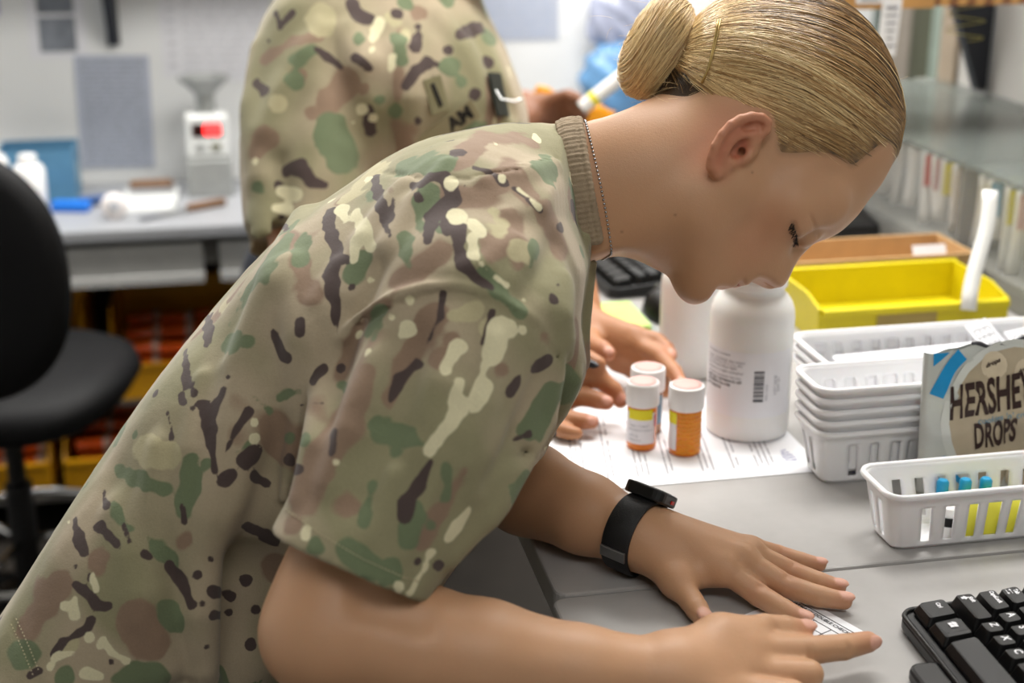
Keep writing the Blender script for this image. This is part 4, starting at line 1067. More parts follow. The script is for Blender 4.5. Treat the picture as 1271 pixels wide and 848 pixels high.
def nets(G, lo, h):
    S = G < 0
    cnt = np.zeros(tuple(x - 1 for x in G.shape), np.uint8)
    offs = [(a, b, c) for a in (0, 1) for b in (0, 1) for c in (0, 1)]
    n0, n1, n2 = cnt.shape
    for a, b, c in offs: cnt += S[a:a+n0, b:b+n1, c:c+n2]
    act = np.argwhere((cnt > 0) & (cnt < 8)).astype(np.int64)
    if not len(act): return np.zeros((0, 3)), np.zeros((0, 4), int)
    idx = np.full(cnt.shape, -1, np.int32); idx[act[:, 0], act[:, 1], act[:, 2]] = np.arange(len(act))
    vals = np.stack([G[act[:, 0] + a, act[:, 1] + b, act[:, 2] + c] for a, b, c in offs], 1)
    acc = np.zeros((len(act), 3)); m = np.zeros(len(act))
    O = np.array(offs, float)
    for i in range(8):
        for j in range(i + 1, 8):
            if abs(O[i] - O[j]).sum() != 1: continue
            vi, vj = vals[:, i], vals[:, j]; cr = (vi < 0) != (vj < 0)
            t = np.where(cr, vi / np.where(cr, vi - vj, 1), 0)
            acc += np.where(cr[:, None], O[i] + t[:, None] * (O[j] - O[i]), 0); m += cr
    V = (act + acc / m[:, None]) * h + lo
    F = []
    for ax in range(3):
        sl0 = [slice(None)] * 3; sl1 = [slice(None)] * 3; sl0[ax] = slice(0, -1); sl1[ax] = slice(1, None)
        A = S[tuple(sl0)]; Bq = S[tuple(sl1)]
        e = np.argwhere(A != Bq)
        b, c = (ax + 1) % 3, (ax + 2) % 3
        ok = (e[:, b] > 0) & (e[:, c] > 0) & (e[:, b] < cnt.shape[b]) & (e[:, c] < cnt.shape[c]); e = e[ok]
        q = []
        for db, dc in ((-1, -1), (0, -1), (0, 0), (-1, 0)):
            t = e.copy(); t[:, b] += db; t[:, c] += dc; q.append(idx[t[:, 0], t[:, 1], t[:, 2]])
        q = np.stack(q, 1); neg = A[e[:, 0], e[:, 1], e[:, 2]]
        q[~neg] = q[~neg][:, ::-1]
        F.append(q)
    F = np.concatenate(F); F = F[(F >= 0).all(1)]
    return V, F[:, ::-1]      # the right/up/depth frame is left-handed
def relax(V, F, it=1, lam=0.5):
    V = V.copy()
    for _ in range(it):
        acc = np.zeros_like(V); m = np.zeros(len(V))
        for k in range(4):
            a, b = F[:, k], F[:, (k + 1) % 4]
            for q in range(3): acc[:, q] += np.bincount(a, V[b, q], len(V)) + np.bincount(b, V[a, q], len(V))
            m += np.bincount(a, minlength=len(V)) + np.bincount(b, minlength=len(V))
        V += lam * (acc / np.maximum(m, 1)[:, None] - V)
    return V
def join_vf(parts):
    Vs, Fs, n = [], [], 0
    for V, F in parts: Vs.append(V); Fs.append(F + n); n += len(V)
    return np.concatenate(Vs), np.concatenate(Fs)
def attr(me, name, vals):
    a = me.attributes.new(name, 'FLOAT', 'POINT'); a.data.foreach_set('value', np.asarray(vals, np.float32))
def vnoise(P, seed=0):
    # cheap smooth value noise on points (N,3), about -1..1
    P = np.asarray(P, np.float64) + seed * 17.31
    i = np.floor(P).astype(np.int64); f = P - i; f = f * f * (3 - 2 * f)
    def hsh(a, b, c):
        n = (a * 374761393 + b * 668265263 + c * 2147483647 + seed * 144665) & 0x7fffffff
        n = ((n ^ (n >> 13)) * 1274126177) & 0x7fffffff
        return ((n ^ (n >> 16)) & 0xffff) / 32767.5 - 1
    r = 0
    for a in (0, 1):
        for b in (0, 1):
            for c in (0, 1):
                w = (f[:, 0] if a else 1 - f[:, 0]) * (f[:, 1] if b else 1 - f[:, 1]) * (f[:, 2] if c else 1 - f[:, 2])
                r = r + w * hsh(i[:, 0] + a, i[:, 1] + b, i[:, 2] + c)
    return r
class Poly2:
    # signed distance of a closed pixel outline, sampled from a raster in pixels (negative inside); perspective rays make it a cone through depth
    def __init__(s, pts, pad=60, step=1.0, smooth=True):
        p = np.asarray(pts, float)
        if smooth:   # Catmull-Rom
            q = []
            n = len(p)
            for i in range(n):
                a, b, c, d = p[i-1], p[i], p[(i+1) % n], p[(i+2) % n]
                for t in (0, .25, .5, .75):
                    q.append(0.5 * ((2*b) + (-a + c) * t + (2*a - 5*b + 4*c - d) * t*t + (-a + 3*b - 3*c + d) * t**3))
            p = np.array(q)
        s.lo = p.min(0) - pad; hi = p.max(0) + pad; s.step = step
        nx, ny = np.ceil((hi - s.lo) / step).astype(int) + 1
        X, Y = np.meshgrid(s.lo[0] + np.arange(nx) * step, s.lo[1] + np.arange(ny) * step, indexing='ij')
        D = np.full(X.shape, 1e9); ins = np.zeros(X.shape, bool)
        for a, b in zip(p, np.roll(p, -1, 0)):
            e = b - a; l = e @ e
            if l < 1e-12: continue
            t = np.clip(((X - a[0]) * e[0] + (Y - a[1]) * e[1]) / l, 0, 1)
            D = np.minimum(D, (X - a[0] - t * e[0]) ** 2 + (Y - a[1] - t * e[1]) ** 2)
            c = (a[1] > Y) != (b[1] > Y)
            ins ^= c & (X < (b[0] - a[0]) * (Y - a[1]) / (b[1] - a[1] + 1e-12) + a[0])
        s.G = (np.sqrt(D) * np.where(ins, -1, 1)).astype(np.float32)
    def px(s, x, y):
        u = np.clip((x - s.lo[0]) / s.step, 0, s.G.shape[0] - 1.001); v = np.clip((y - s.lo[1]) / s.step, 0, s.G.shape[1] - 1.001)
        i = u.astype(int); j = v.astype(int); fu = u - i; fv = v - j
        return (s.G[i, j] * (1-fu) + s.G[i+1, j] * fu) * (1-fv) + (s.G[i, j+1] * (1-fu) + s.G[i+1, j+1] * fu) * fv
    def at(s, P, dref):
        # lateral extrusion about the plane at depth dref (parallel projection)
        return s.px(P[:, 0] / dref * FPX + 635.5, 424 - P[:, 1] / dref * FPX) * (dref / FPX)
    def persp(s, P):
        return s.px(P[:, 0] / P[:, 2] * FPX + 635.5, 424 - P[:, 1] / P[:, 2] * FPX) * P[:, 2] / FPX
def to_mesh(name, V, F): return mesh_np(name, toW(V), F)
# ------------------------------------------------------------------ the person bending over the worktable
def skin_material(name, base, dark=1.0):
    m = bpy.data.materials.new(name); m.use_nodes = True; nt = m.node_tree; N = nt.nodes; L = nt.links; b = N['Principled BSDF']
    def rgb(c): return tuple(v * dark for v in lin(c)) + (1,)
    tc = N.new('ShaderNodeTexCoord')
    n1 = N.new('ShaderNodeTexNoise'); n1.inputs['Scale'].default_value = 28; n1.inputs['Detail'].default_value = 5
    n2 = N.new('ShaderNodeTexNoise'); n2.inputs['Scale'].default_value = 420; n2.inputs['Detail'].default_value = 3
    n3 = N.new('ShaderNodeTexNoise'); n3.inputs['Scale'].default_value = 1500; n3.inputs['Detail'].default_value = 2
    for n in (n1, n2, n3): L.new(tc.outputs['Object'], n.inputs['Vector'])
    mx = N.new('ShaderNodeMix'); mx.data_type = 'RGBA'
    c0 = lin(base); mx.inputs[6].default_value = tuple(v * .93 * dark for v in c0) + (1,); mx.inputs[7].default_value = (c0[0] * 1.06 * dark, c0[1] * 1.04 * dark, c0[2] * 1.02 * dark, 1)
    L.new(n1.outputs['Fac'], mx.inputs[0]); cur = mx.outputs[2]
    for an, col in (('red', '#b5533f'), ('lip', '#a35a4e'), ('nail', '#dba896'), ('brow', '#6b4f3a'), ('hairy', '#7a6247'), ('lash', '#120d0b')):
        a = N.new('ShaderNodeAttribute'); a.attribute_name = an
        m2 = N.new('ShaderNodeMix'); m2.data_type = 'RGBA'; L.new(a.outputs['Fac'], m2.inputs[0]); L.new(cur, m2.inputs[6]); m2.inputs[7].default_value = rgb(col); cur = m2.outputs[2]
    L.new(cur, b.inputs['Base Color'])
    b.inputs['Roughness'].default_value = 0.48; b.inputs['Specular IOR Level'].default_value = 0.4
    b.inputs['Subsurface Weight'].default_value = 0.12; b.inputs['Subsurface Radius'].default_value = (1.0, 0.35, 0.18); b.inputs['Subsurface Scale'].default_value = 0.004
    ad = N.new('ShaderNodeMath'); ad.operation = 'ADD'; L.new(n2.outputs['Fac'], ad.inputs[0]); L.new(n3.outputs['Fac'], ad.inputs[1])
    bp = N.new('ShaderNodeBump'); bp.inputs['Strength'].default_value = 0.18; bp.inputs['Distance'].default_value = 0.0008
    L.new(ad.outputs[0], bp.inputs['Height']); L.new(bp.outputs['Normal'], b.inputs['Normal'])
    return m
M_SKIN = skin_material('warm_tan_skin', '#bd9270')
M_SKIN2 = skin_material('tan_skin', '#b07c58')
def soft(d, w): return np.clip(0.5 - np.asarray(d) / (2 * w), 0, 1)

DM = 1.215                                   # depth of the head's middle plane
def HP(px, py, w=0.0):                       # pixel at lateral offset w (towards the camera) from the middle plane
    return cp(px, py, DM - w)
fF = np.array([0.464, -0.886, 0.0]); fU = np.array([0.886, 0.464, 0.0]); fL = np.array([0, 0, -1.0])
HAX = np.array([fF, fU, fL])
prof = [(1108, 196), (1100, 214), (1089, 237), (1074, 256), (1060, 270), (1049, 279.5), (1040, 287), (1030, 294), (1018, 299.5), (1006, 304), (998, 311), (987, 322), (980, 332), (975.5, 341), (972, 349), (967.5, 355.5), (961, 358), (953, 355), (946, 350.5), (935, 347), (928, 349.5), (921.5, 355), (917, 355.5), (912.8, 350.5), (908, 356), (903, 358.5), (896, 357.5), (886, 357.5), (881, 363), (875.5, 372), (867, 377.5), (856, 377), (846.5, 372.5), (838, 365), (827, 353.5), (811, 333), (794, 321.5), (771, 315.5), (747, 320), (725, 328), (690, 345), (640, 330), (600, 250), (640, 180), (690, 166), (728, 157), (747, 153), (771, 144.5), (794, 133), (812, 122), (830, 98), (842, 64), (866, 32), (900, 8), (950, -6), (1000, 2), (1038, 28), (1062, 49), (1080, 77), (1093, 107), (1102, 141), (1106, 172)]
PROF = Poly2(prof)
def head_field(ear=True):
    f = Field()
    f.u(f_ell(HP(980, 130), HAX, (0.1065, 0.0935, 0.0735)), 0.001)
    f.u(f_ell(HP(935, 262), HAX, (0.068, 0.078, 0.056)), 0.03)
    f.u(f_ell(HP(915, 305), HAX, (0.052, 0.055, 0.043)), 0.02)
    for s in (1, -1):
        f.u(f_cone(HP(905, 235, s * 0.052), HP(868, 262, s * 0.047), 0.020, 0.021), 0.02)
        f.u(f_cone(HP(868, 262, s * 0.047), HP(874, 348, s * 0.012), 0.021, 0.020), 0.02)
        f.u(f_sphere(HP(985, 258, s * 0.046), 0.022), 0.025)
        f.u(f_cone(HP(1034, 262, s * 0.012), HP(1030, 252, s * 0.045), 0.016, 0.014), 0.02)
    f.u(f_ell(HP(928, 318), HAX, (0.044, 0.036, 0.031)), 0.018)
    f.u(f_ell(HP(872, 352), HAX, (0.023, 0.019, 0.025)), 0.012)
    # neck
    f.u(f_scone(HP(655, 262), HP(745, 236), 0.066, 0.0600, (0, 0, 1), 1.04), 0.02)
    f.u(f_scone(HP(745, 236), HP(805, 226), 0.0600, 0.066, (0, 0, 1), 1.06), 0.02)
    f.u(f_scone(HP(805, 226), HP(880, 195), 0.066, 0.064, (0, 0, 1), 1.04), 0.03)
    for s in (1, -1): f.u(f_cone(HP(893, 225, s * 0.055), HP(742, 300, s * 0.030), 0.014, 0.012), 0.022)
    # eye sockets, lids
    for s in (1, -1):
        f.s_(f_ell(HP(1006, 306, s * 0.036), HAX, (0.010, 0.013, 0.010)), 0.020)
        f.u(f_sphere(HP(1000, 287, s * 0.0300), 0.0138), 0.006)
        f.u(f_cone(HP(1037, 284, s * 0.010), HP(1026, 262, s * 0.045), 0.0085, 0.007), 0.012)
    # nose
    f.u(f_cone(HP(1012, 293), HP(985, 318), 0.0095, 0.0085), 0.010)
    f.u(f_cone(HP(985, 318), HP(968, 345), 0.0085, 0.0125), 0.008)
    for s in (1, -1):
        f.u(f_ell(HP(953, 338, s * 0.0115), HAX, (0.0095, 0.0105, 0.0075)), 0.006)
        f.s_(f_cone(HP(945, 326, s * 0.0195), HP(938, 338, s * 0.0165), 0.0022, 0.0022), 0.006)
    # lips
    for s in (1, -1):
        f.u(f_cone(HP(922, 349), HP(915, 332, s * 0.021), 0.0066, 0.0030), 0.006)
        f.u(f_cone(HP(904, 352), HP(908, 332, s * 0.020), 0.0072, 0.0032), 0.006)
    f.i(lambda P: PROF.at(P, DM), 0.005)
    for s in (1, -1):
        f.s_(f_cone(HP(914, 354), HP(909, 329, s * 0.023), 0.0012, 0.0016), 0.004)
        f.s_(f_cone(HP(958, 352, s * 0.0062), HP(951, 340, s * 0.0080), 0.0036, 0.0030), 0.003)
        # lid line: the closed upper lid ends in a small step
    for a, b, c_, r in (((991, 303), (989, 291), (985, 277), .0011), ((1016, 294), (1012, 284), (1006, 268), .0008)):
        Q = f.march([a[0], b[0], c_[0]], [a[1], b[1], c_[1]], .9, 1.4); Q2 = Q.copy(); Q2[:, 2] = 2 * DM - Q2[:, 2]
        if r > .001: f.lid = Q
        for q_ in (Q, Q2): f.s_(f_group(list(q_), [r] * 3), 0.003)
    if ear:
        for s in (1, -1):
            e = lambda px, py, w: HP(px, py, s * w)
            ax = frame(e(945, 145, .083) - e(884, 208, .083), e(883, 180, .092) - e(945, 190, .074))
            f.u(f_ell(e(912, 182, .0800), ax, (0.0275, 0.0185, 0.0050)), 0.004)
            f.u(f_ell(e(915, 180, .0700), HAX, (0.016, 0.018, 0.014)), 0.006)
            f.s_(f_ell(e(919, 186, .0870), ax, (0.0135, 0.0095, 0.0120)), 0.004)
            f.s_(f_ell(e(931, 162, .0865), ax, (0.0105, 0.0062, 0.0062)), 0.003)
            f.s_(f_ell(e(898, 178, .0930), ax, (0.0165, 0.0022, 0.0030)), 0.003)
            hel = [(930, 183, .0745), (941, 172, .0775), (951, 162, .0795), (952.5, 152, .0810), (945.5, 146, .083), (932.8, 144.5, .0855), (918.6, 148, .0880), (907, 155, .0900), (896.5, 167, .0905), (888.5, 181, .0895), (884.5, 196, .0865), (885, 207, .083)]
            rs = [.0022, .0030, .0036, .0038, .0038, .0038, .0038, .0037, .0036, .0036, .0036, .0042]
            f.chain([e(*q) for q in hel], rs, 0.003)
            f.chain([e(885, 207, .083), e(889.5, 214, .0800), e(896, 211, .0770), e(905, 204, .075)], [.0042, .0050, .0046, .004], 0.005)
            f.chain([e(936, 166, .0800), e(920, 168, .0835), e(908, 176, .0845), e(901, 188, .0830), e(900, 199, .0800)], [.0022, .0027, .003, .003, .0028], 0.004)
            f.u(f_ell(e(925, 196, .0765), ax, (0.0060, 0.0036, 0.0048)), 0.004)
            f.u(f_sphere(e(908, 203, .0785), 0.0040), 0.004)
            f.s_(f_cone(e(918, 189, .0820), e(922, 188, .070), 0.0036, 0.003), 0.002)
    return f
HF = head_field(); HF0 = head_field(False)

# arms and hands -----------------------------------------------------------------
def flat_pts(l): return [np.asarray(q, float) for q in l]
def finger(f, pts, rs, k=0.005, knuckle=True):
    f.chain(pts, rs, k)
AR = Field()                                    # near arm
E0 = cp(412, 778, 0.985); S0 = cp(575, 345, 1.075)
WR = cp(830, 842, 0.998)
AR.u(f_group([S0, cp(490, 560, 1.03), cp(425, 730, .995), E0], [0.052, 0.047, 0.0435, 0.041], .01), 0.02)
AR.u(f_sphere(cp(392, 788, 0.985), 0.037), 0.022)
AR.u(f_group([cp(425, 783, 0.985), cp(520, 803, 0.985), cp(600, 816, 0.986), cp(720, 834, 0.991), WR], [0.041, 0.0415, 0.0385, 0.0310, 0.0265], .01), 0.022)
AR.s_(f_cone(cp(455, 748, 0.945), cp(520, 768, 0.945), 0.003, 0.002), 0.02)
def rp(px, py, d, r=0.0):
    # keep a hand point above the tabletop
    p = cp(px, py, d); z = toW(p[None])[0, 2]
    if z - r < CZ + 0.0012: p = cpz(px, py, CZ + 0.0012 + r)
    return p
mI, mM, mR, mP = rp(925, 809, 1.020), rp(920, 836, 1.006), rp(910, 860, .99, .012), rp(895, 882, .976, .012)
for q, r in ((mI, .0128), (mM, .0130), (mR, .0122), (mP, .0110)): AR.u(f_group([WR, q], [0.0225, r]), 0.014)
AR.u(f_group([WR, (mI + mM) / 2], [0.024, .015]), 0.01)
AR.u(f_group([mI, rp(1000, 808, 1.030), rp(1046, 803.5, 1.040), rp(1077, 797, 1.050)], [.0125, .0106, .0096, .0080]), 0.009)
AR.u(f_group([mM, rp(1004, 837, 1.012, .0105), rp(990, 850, 1.020, .0095), rp(958, 846, 1.022, .008)], [.0128, .0104, .0095, .0085]), 0.006)
AR.u(f_group([mR, rp(984, 862, .990, .010), rp(972, 872, 1.0, .009), rp(940, 866, 1.0, .008)], [.012, .0100, .0090, .008]), 0.004)
AR.u(f_group([mP, rp(950, 884, .975, .009), rp(942, 892, .985, .008), rp(918, 886, .985, .0075)], [.0108, .009, .0082, .0072]), 0.004)
tM, tI, tT = rp(893, 791, 1.022), rp(948, 777.5, 1.038), rp(998, 781, 1.050)
AR.u(f_group([cp(845, 826, 1.003), tM], [0.0205, .0125], .004), 0.018)
AR.u(f_group([tM, rp(915, 800, 1.024)], [.011, .011]), 0.02)
AR.u(f_group([tM, tI, rp(974, 779, 1.044), tT], [.0122, .0092, .0088, .0068]), 0.010)
for a, b, r in ((cp(1001, 797, 1.0185), cp(1005, 818, 1.0185), .0008), (cp(1008, 797, 1.0195), cp(1012, 818, 1.0195), .0007), (cp(961, 769, 1.031), cp(963, 780, 1.030), .0007), (cp(1052, 798, 1.031), cp(1054, 811, 1.031), .0006)):
    AR.s_(f_cone(a, b, r, r), 0.003)

AL = Field()                                    # far arm
LW = cpz(785, 662, 0.9830)
AL.u(f_group([cp(615, 350, 1.40), cp(556, 545, 1.345)], [0.05, 0.043]), 0.02)
AL.u(f_group([cp(556, 545, 1.345), cp(570, 568, 1.335), cp(655, 607, 1.268), cp(727, 638, 1.222), LW], [0.043, 0.043, 0.0405, 0.0335, 0.0268], .01), 0.015)
pz = lambda x, y, z: cpz(x, y, CZ + z)
LI = [pz(900, 706, .026), pz(942, 739, .0135), pz(973, 757, .0108), pz(997, 768.5, .0088)]
LM = [pz(921, 696, .029), pz(976, 728, .0145), pz(1017, 740.5, .0112), pz(1047, 746, .0090)]
LR = [pz(930, 687, .027), pz(984, 711, .0135), pz(1018, 723, .0108), pz(1040, 729, .0088)]
LP = [pz(931, 681, .022), pz(965, 688, .0120), pz(994, 696, .0098), pz(1017, 701, .0080)]
rI = [.0112, .0094, .0085, .0070]; rP = [.0100, .0080, .0072, .0060]
for q, r in zip((LI, LM, LR, LP), (.0118, .0118, .0112, .0102)): AL.u(f_group([LW, q[0]], [0.0225, r]), 0.012)
AL.u(f_group([LW, (LI[0] + LR[0]) / 2], [0.0245, .0125]), 0.01)
for q, r in ((LI, rI), (LM, [x * 1.03 for x in rI]), (LR, [x * .97 for x in rI]), (LP, rP)): AL.u(f_group(q, r), 0.0055)
for q in (LI, LM, LR): AL.u(f_cone(LW + (q[0] - LW) * .35 + pz(0, 0, 0) * 0 + np.array([0, .004, -.0015]), q[0] + np.array([0, .0022, -.001]), .012, .0098), 0.008)
tm = pz(840, 722, .0175)
AL.u(f_group([pz(806, 682, .028), tm], [0.0190, .0120], .004), 0.014)
AL.u(f_group([tm, pz(880, 712, .020)], [.006, .008]), 0.018)
AL.u(f_group([tm, pz(858, 746, .0120), pz(865, 756, .0108), pz(873, 768, .0088)], [.0118, .0096, .0092, .0076]), 0.007)
for (x, y, dx, dy, z) in ((939, 733, 4, -7, .0235), (943, 735.5, 4, -7, .0225), (973, 722, 4, -7, .0245), (978, 724, 4, -7, .0240), (860, 742, 7, -3, .0218), (982, 706, 3, -6, .023)):
    AL.s_(f_cone(pz(x - dx, y - dy, z), pz(x + dx, y + dy, z), .0009, .0009), 0.003)
AL.i(lambda P: (CZ + 0.0008) - (CO[2] + P[:, 1] * CU[2] + P[:, 2] * CF[2]), 0.002)
AR.i(lambda P: (CZ + 0.0008) - (CO[2] + P[:, 1] * CU[2] + P[:, 2] * CF[2]) - 10.0 * ((P[:, 0] * CR[0] + P[:, 1] * CU[0] + P[:, 2] * CF[0]) < 0.20), 0.002)
# nails: thin plates set in the ends of the fingers
NAILS = []
def nail(f, tip, prev, up, w, l, rt):
    d = tip - prev; d /= np.linalg.norm(d); up = np.asarray(up, float); up -= d * (up @ d); up /= np.linalg.norm(up)
    c = tip + up * (rt * 0.72) + d * (rt * .28)
    A = frame(d, up)
    f.u(f_ell(c, A, (l, rt * .36, w)), 0.0012)
    NAILS.append((c + up * rt * .12, A, (l * 1.02, rt * .6, w * 1.02)))
upw = fromW(CO + np.array([[0, 0, 1.0]]))[0]
nail(AL, LI[3], LI[2], upw, .0055, .0068, rI[3]); nail(AL, LM[3], LM[2], upw, .0058, .007, rI[3]); nail(AL, LR[3], LR[2], upw, .0055, .0065, rI[3]); nail(AL, LP[3], LP[2], upw, .0046, .0055, rP[3])
nail(AL, pz(873, 768, .0092), pz(865, 756, .0108), upw + np.array([0, 0, -.2]), .0064, .0075, .0076)
nail(AR, tT, rp(974, 779, 1.044), np.array([-.0, .8, -.5]), .0056, .0075, .0068)
nail(AR, rp(1077, 797, 1.050), rp(1046, 803.5, 1.040), np.array([.35, .1, -.9]), .0052, .0066, .0080)

# mesh of the body: head and neck, both arms, and a plain trunk under the clothes
bpV, bpF = [], []
hv = HF.mesh(cp(640, 385, 1.30) * np.array([1, 1, 0]) + np.array([0, 0, 1.10]), np.array([cp(1120, 0, 1.2)[0], cp(0, -25, 1.215)[1], 1.33]), 0.00135)
av = AR.mesh((-.21, -.29, .88), (.285, .09, 1.16), 0.0017)
lv = AL.mesh((-.13, -.26, 1.10), (.29, .09, 1.48), 0.0016)
TB = Field()
HIP = cp(120, 880, 1.225)
TB.u(f_scone(HIP, cp(420, 470, 1.225), 0.095, 0.090, (0, 0, 1), 0.68), 0.02)
TB.u(f_scone(cp(420, 470, 1.225), cp(575, 335, 1.23), 0.090, 0.085, (0, 0, 1), 0.60), 0.02)
TB.u(f_cone(cp(600, 320, 1.09), cp(620, 325, 1.38), 0.05, 0.05), 0.05)
TB.u(f_cone(cp(600, 310, 1.23), cp(690, 255, 1.22), 0.07, 0.055), 0.04)
hipW = toW(HIP[None])[0]
LEGS = []
for s in (-1, 1):
    a = hipW + np.array([0.035, s * 0.085, -0.05]); k_ = np.array([hipW[0] + .06, hipW[1] + s * 0.095, 0.46]); an = np.array([hipW[0] + .01, hipW[1] + s * 0.105, 0.09]); toe = an + np.array([0.15, s * .02, -0.045])
    LEGS.append([fromW(x[None])[0] for x in (a, k_, an, toe)])
    p = LEGS[-1]
    TB.chain([p[0], p[1], p[2]], [0.078, 0.052, 0.036], 0.03); TB.chain([p[2], p[3]], [0.036, 0.028], 0.02)
tlo = np.minimum(fromW(np.array([[hipW[0] - .25, hipW[1] - .3, -.02]]))[0], (-.6, -.6, .9)); 
allp = np.concatenate([np.array(l) for l in LEGS] + [cp(600, 310, 1.09)[None], cp(620, 325, 1.42)[None], cp(690, 200, 1.2)[None]])
tv = TB.mesh(allp.min(0) - .16, allp.max(0) + .12, 0.009)
V, F = join_vf([hv, av, lv, tv])
nh, na, nl = len(hv[0]), len(av[0]), len(lv[0])
person = empty('person', (hipW[0], hipW[1], 0), 'person with a blond bun in a short-sleeved camouflage top, bending over the worktable', 'person')
def pchild(name, V, F, m, label=None, parent=None, kind=None, root=None):
    root = root or person
    me = to_mesh(name, V, F); me.materials.append(m)
    o = bpy.data.objects.new(name, me); COL.objects.link(o)
    o.parent = parent or root
    o.matrix_parent_inverse = root.matrix_basis.inverted() if parent is None else Matrix()
    if parent is None: o.matrix_parent_inverse = Matrix.Translation(-Vector(root.location))
    return tag(o, label, kind=kind)
body = pchild('body', V, F, M_SKIN)
me = body.data
def seg_d(P, pts):
    d = np.full(len(P), 9.0)
    for a, b in zip(pts[:-1], pts[1:]):
        e = b - a; t = np.clip(((P - a) @ e) / (e @ e), 0, 1); d = np.minimum(d, np.linalg.norm(P - a - t[:, None] * e, axis=1))
    return d
H = V[:nh]; wlat = np.abs(DM - H[:, 2])
Hs = H.copy(); Hs[:, 2] = DM - wlat                 # mirror to the near side
red = np.zeros(len(V)); lip = np.zeros(len(V)); nailA = np.zeros(len(V)); brow = np.zeros(len(V)); hairy = np.zeros(len(V)); lash = np.zeros(len(V))
dEar = seg_d(Hs, flat_pts([HP(940, 155, .085), HP(905, 165, .088), HP(889, 200, .085)]))
red[:nh] = np.maximum.reduce([0.55 * soft(dEar - .012, .012), 0.30 * soft(seg_d(Hs, flat_pts([HP(893, 150, .07), HP(875, 190, .07)])) - .012, .016), 0.25 * soft(seg_d(Hs, flat_pts([HP(960, 275, .055), HP(930, 300, .045)])) - .01, .02), 0.22 * soft(seg_d(Hs, flat_pts([HP(965, 345), HP(952, 340, .012)])) - .006, .008)])
red[:nh] = np.maximum(red[:nh], .6 * soft(seg_d(Hs, flat_pts([HP(922, 180, .078), HP(914, 192, .078)])) - .008, .006))
lip[:nh] = 0.75 * np.maximum(soft(seg_d(Hs, flat_pts([HP(922, 352), HP(916, 336, .018)])) - .0055, .0018), soft(seg_d(Hs, flat_pts([HP(905, 355), HP(908, 336, .018)])) - .0055, .0018))
brow[:nh] = 0.40 * soft(seg_d(Hs, flat_pts([HP(1036, 286, .012), HP(1033, 275, .030), HP(1022, 256, .048)])) - .003, .003)
for mx_, my_, mw_ in ((934, 214, .0), (772, 288, .0), (838, 267, .0)):
    mp_ = HF.march([mx_], [my_], .9, 1.4)[0]; brow[:nh] = np.maximum(brow[:nh], .7 * soft(np.linalg.norm(H - mp_, axis=1) - .0009, .0008))
lash[:nh] = 0.9 * soft(seg_d(Hs, list(HF.lid)) - .0007, .0010)
for c, A, r in NAILS:
    q = np.linalg.norm(((V - c) @ A.T) / np.array(r), axis=1); nailA = np.maximum(nailA, 0.8 * soft(q - 1.0, .12))
for pts, rr, am in ((LI, .010, .25), (LM, .01, .25), (LR, .01, .25), (LP, .01, .25)):
    red = np.maximum(red, am * soft(np.linalg.norm(V - pts[1], axis=1) - .008, .01)); red = np.maximum(red, .3 * soft(np.linalg.norm(V - pts[3], axis=1) - .008, .01))
red = np.maximum(red, .3 * soft(np.linalg.norm(V - tT, axis=1) - .010, .01)); red = np.maximum(red, .3 * soft(np.linalg.norm(V - rp(1076, 797.5, 1.05), axis=1) - .012, .01))
for n_, a_ in (('red', red), ('lip', lip), ('nail', nailA), ('brow', brow), ('lash', lash)): attr(me, n_, a_)
# ------------------------------------------------------------------ blond hair combed back into a bun
hairline = [(951, 176), (950, 199), (959, 202), (977, 202), (993, 201), (1012, 203), (1031, 210), (1040, 214), (1055, 203), (1072, 190), (1087, 182), (1098, 188), (1104, 204), (1114, 214), (1150, 215), (1150, -60), (800, -60), (795, 60), (798, 105), (803, 121), (822, 126), (845, 131), (868, 123), (892, 124), (918, 138), (940, 141), (953, 150)]
HREG = Poly2(hairline, pad=30)
HAIRPROF = Poly2([(1110, 198), (1109, 174), (1105, 137), (1096, 103), (1082, 69), (1064, 40), (1040, 22), (1000, -4), (950, -12), (900, 0), (872, 19), (850, 45), (835, 80), (818, 112), (806, 124), (860, 190), (960, 250), (1060, 240)], pad=60)
def hair_t(P):
    dreg = -HREG.at(np.stack([P[:, 0], P[:, 1], P[:, 2]], 1), DM)
    return np.clip(0.22 * dreg, -0.006, 0.0052)
HAIRF = Field(); HAIRF.u(lambda P: HF0.ev(P) - hair_t(P), 0.0)
hlo = np.array([cp(790, 0, 1.3)[0], cp(0, 260, 1.3)[1], DM - .1]); hhi = np.array([cp(1125, 0, 1.2)[0], cp(0, -40, 1.2)[1], DM + .1])
capV, capF = HAIRF.mesh(hlo, hhi, 0.0022)
# keep only what lies on the scalp, not the hidden shell inside
keepv = hair_t(capV) > -0.0045
capF = capF[keepv[capF].all(1)]
rg = np.random.default_rng(11)
BUNC = cp(812, 57, DM + .004); BAX = np.array([-.90, .43, -.06]); BAX /= np.linalg.norm(BAX)
BASE = cp(838, 72, DM + .002)                 # where the hair gathers
def project(P, off, it=3):
    for _ in range(it):
        g = HAIRF.grad(P, .0015); P = P - g * (HAIRF.ev_big(P) - off)[:, None]
    return P
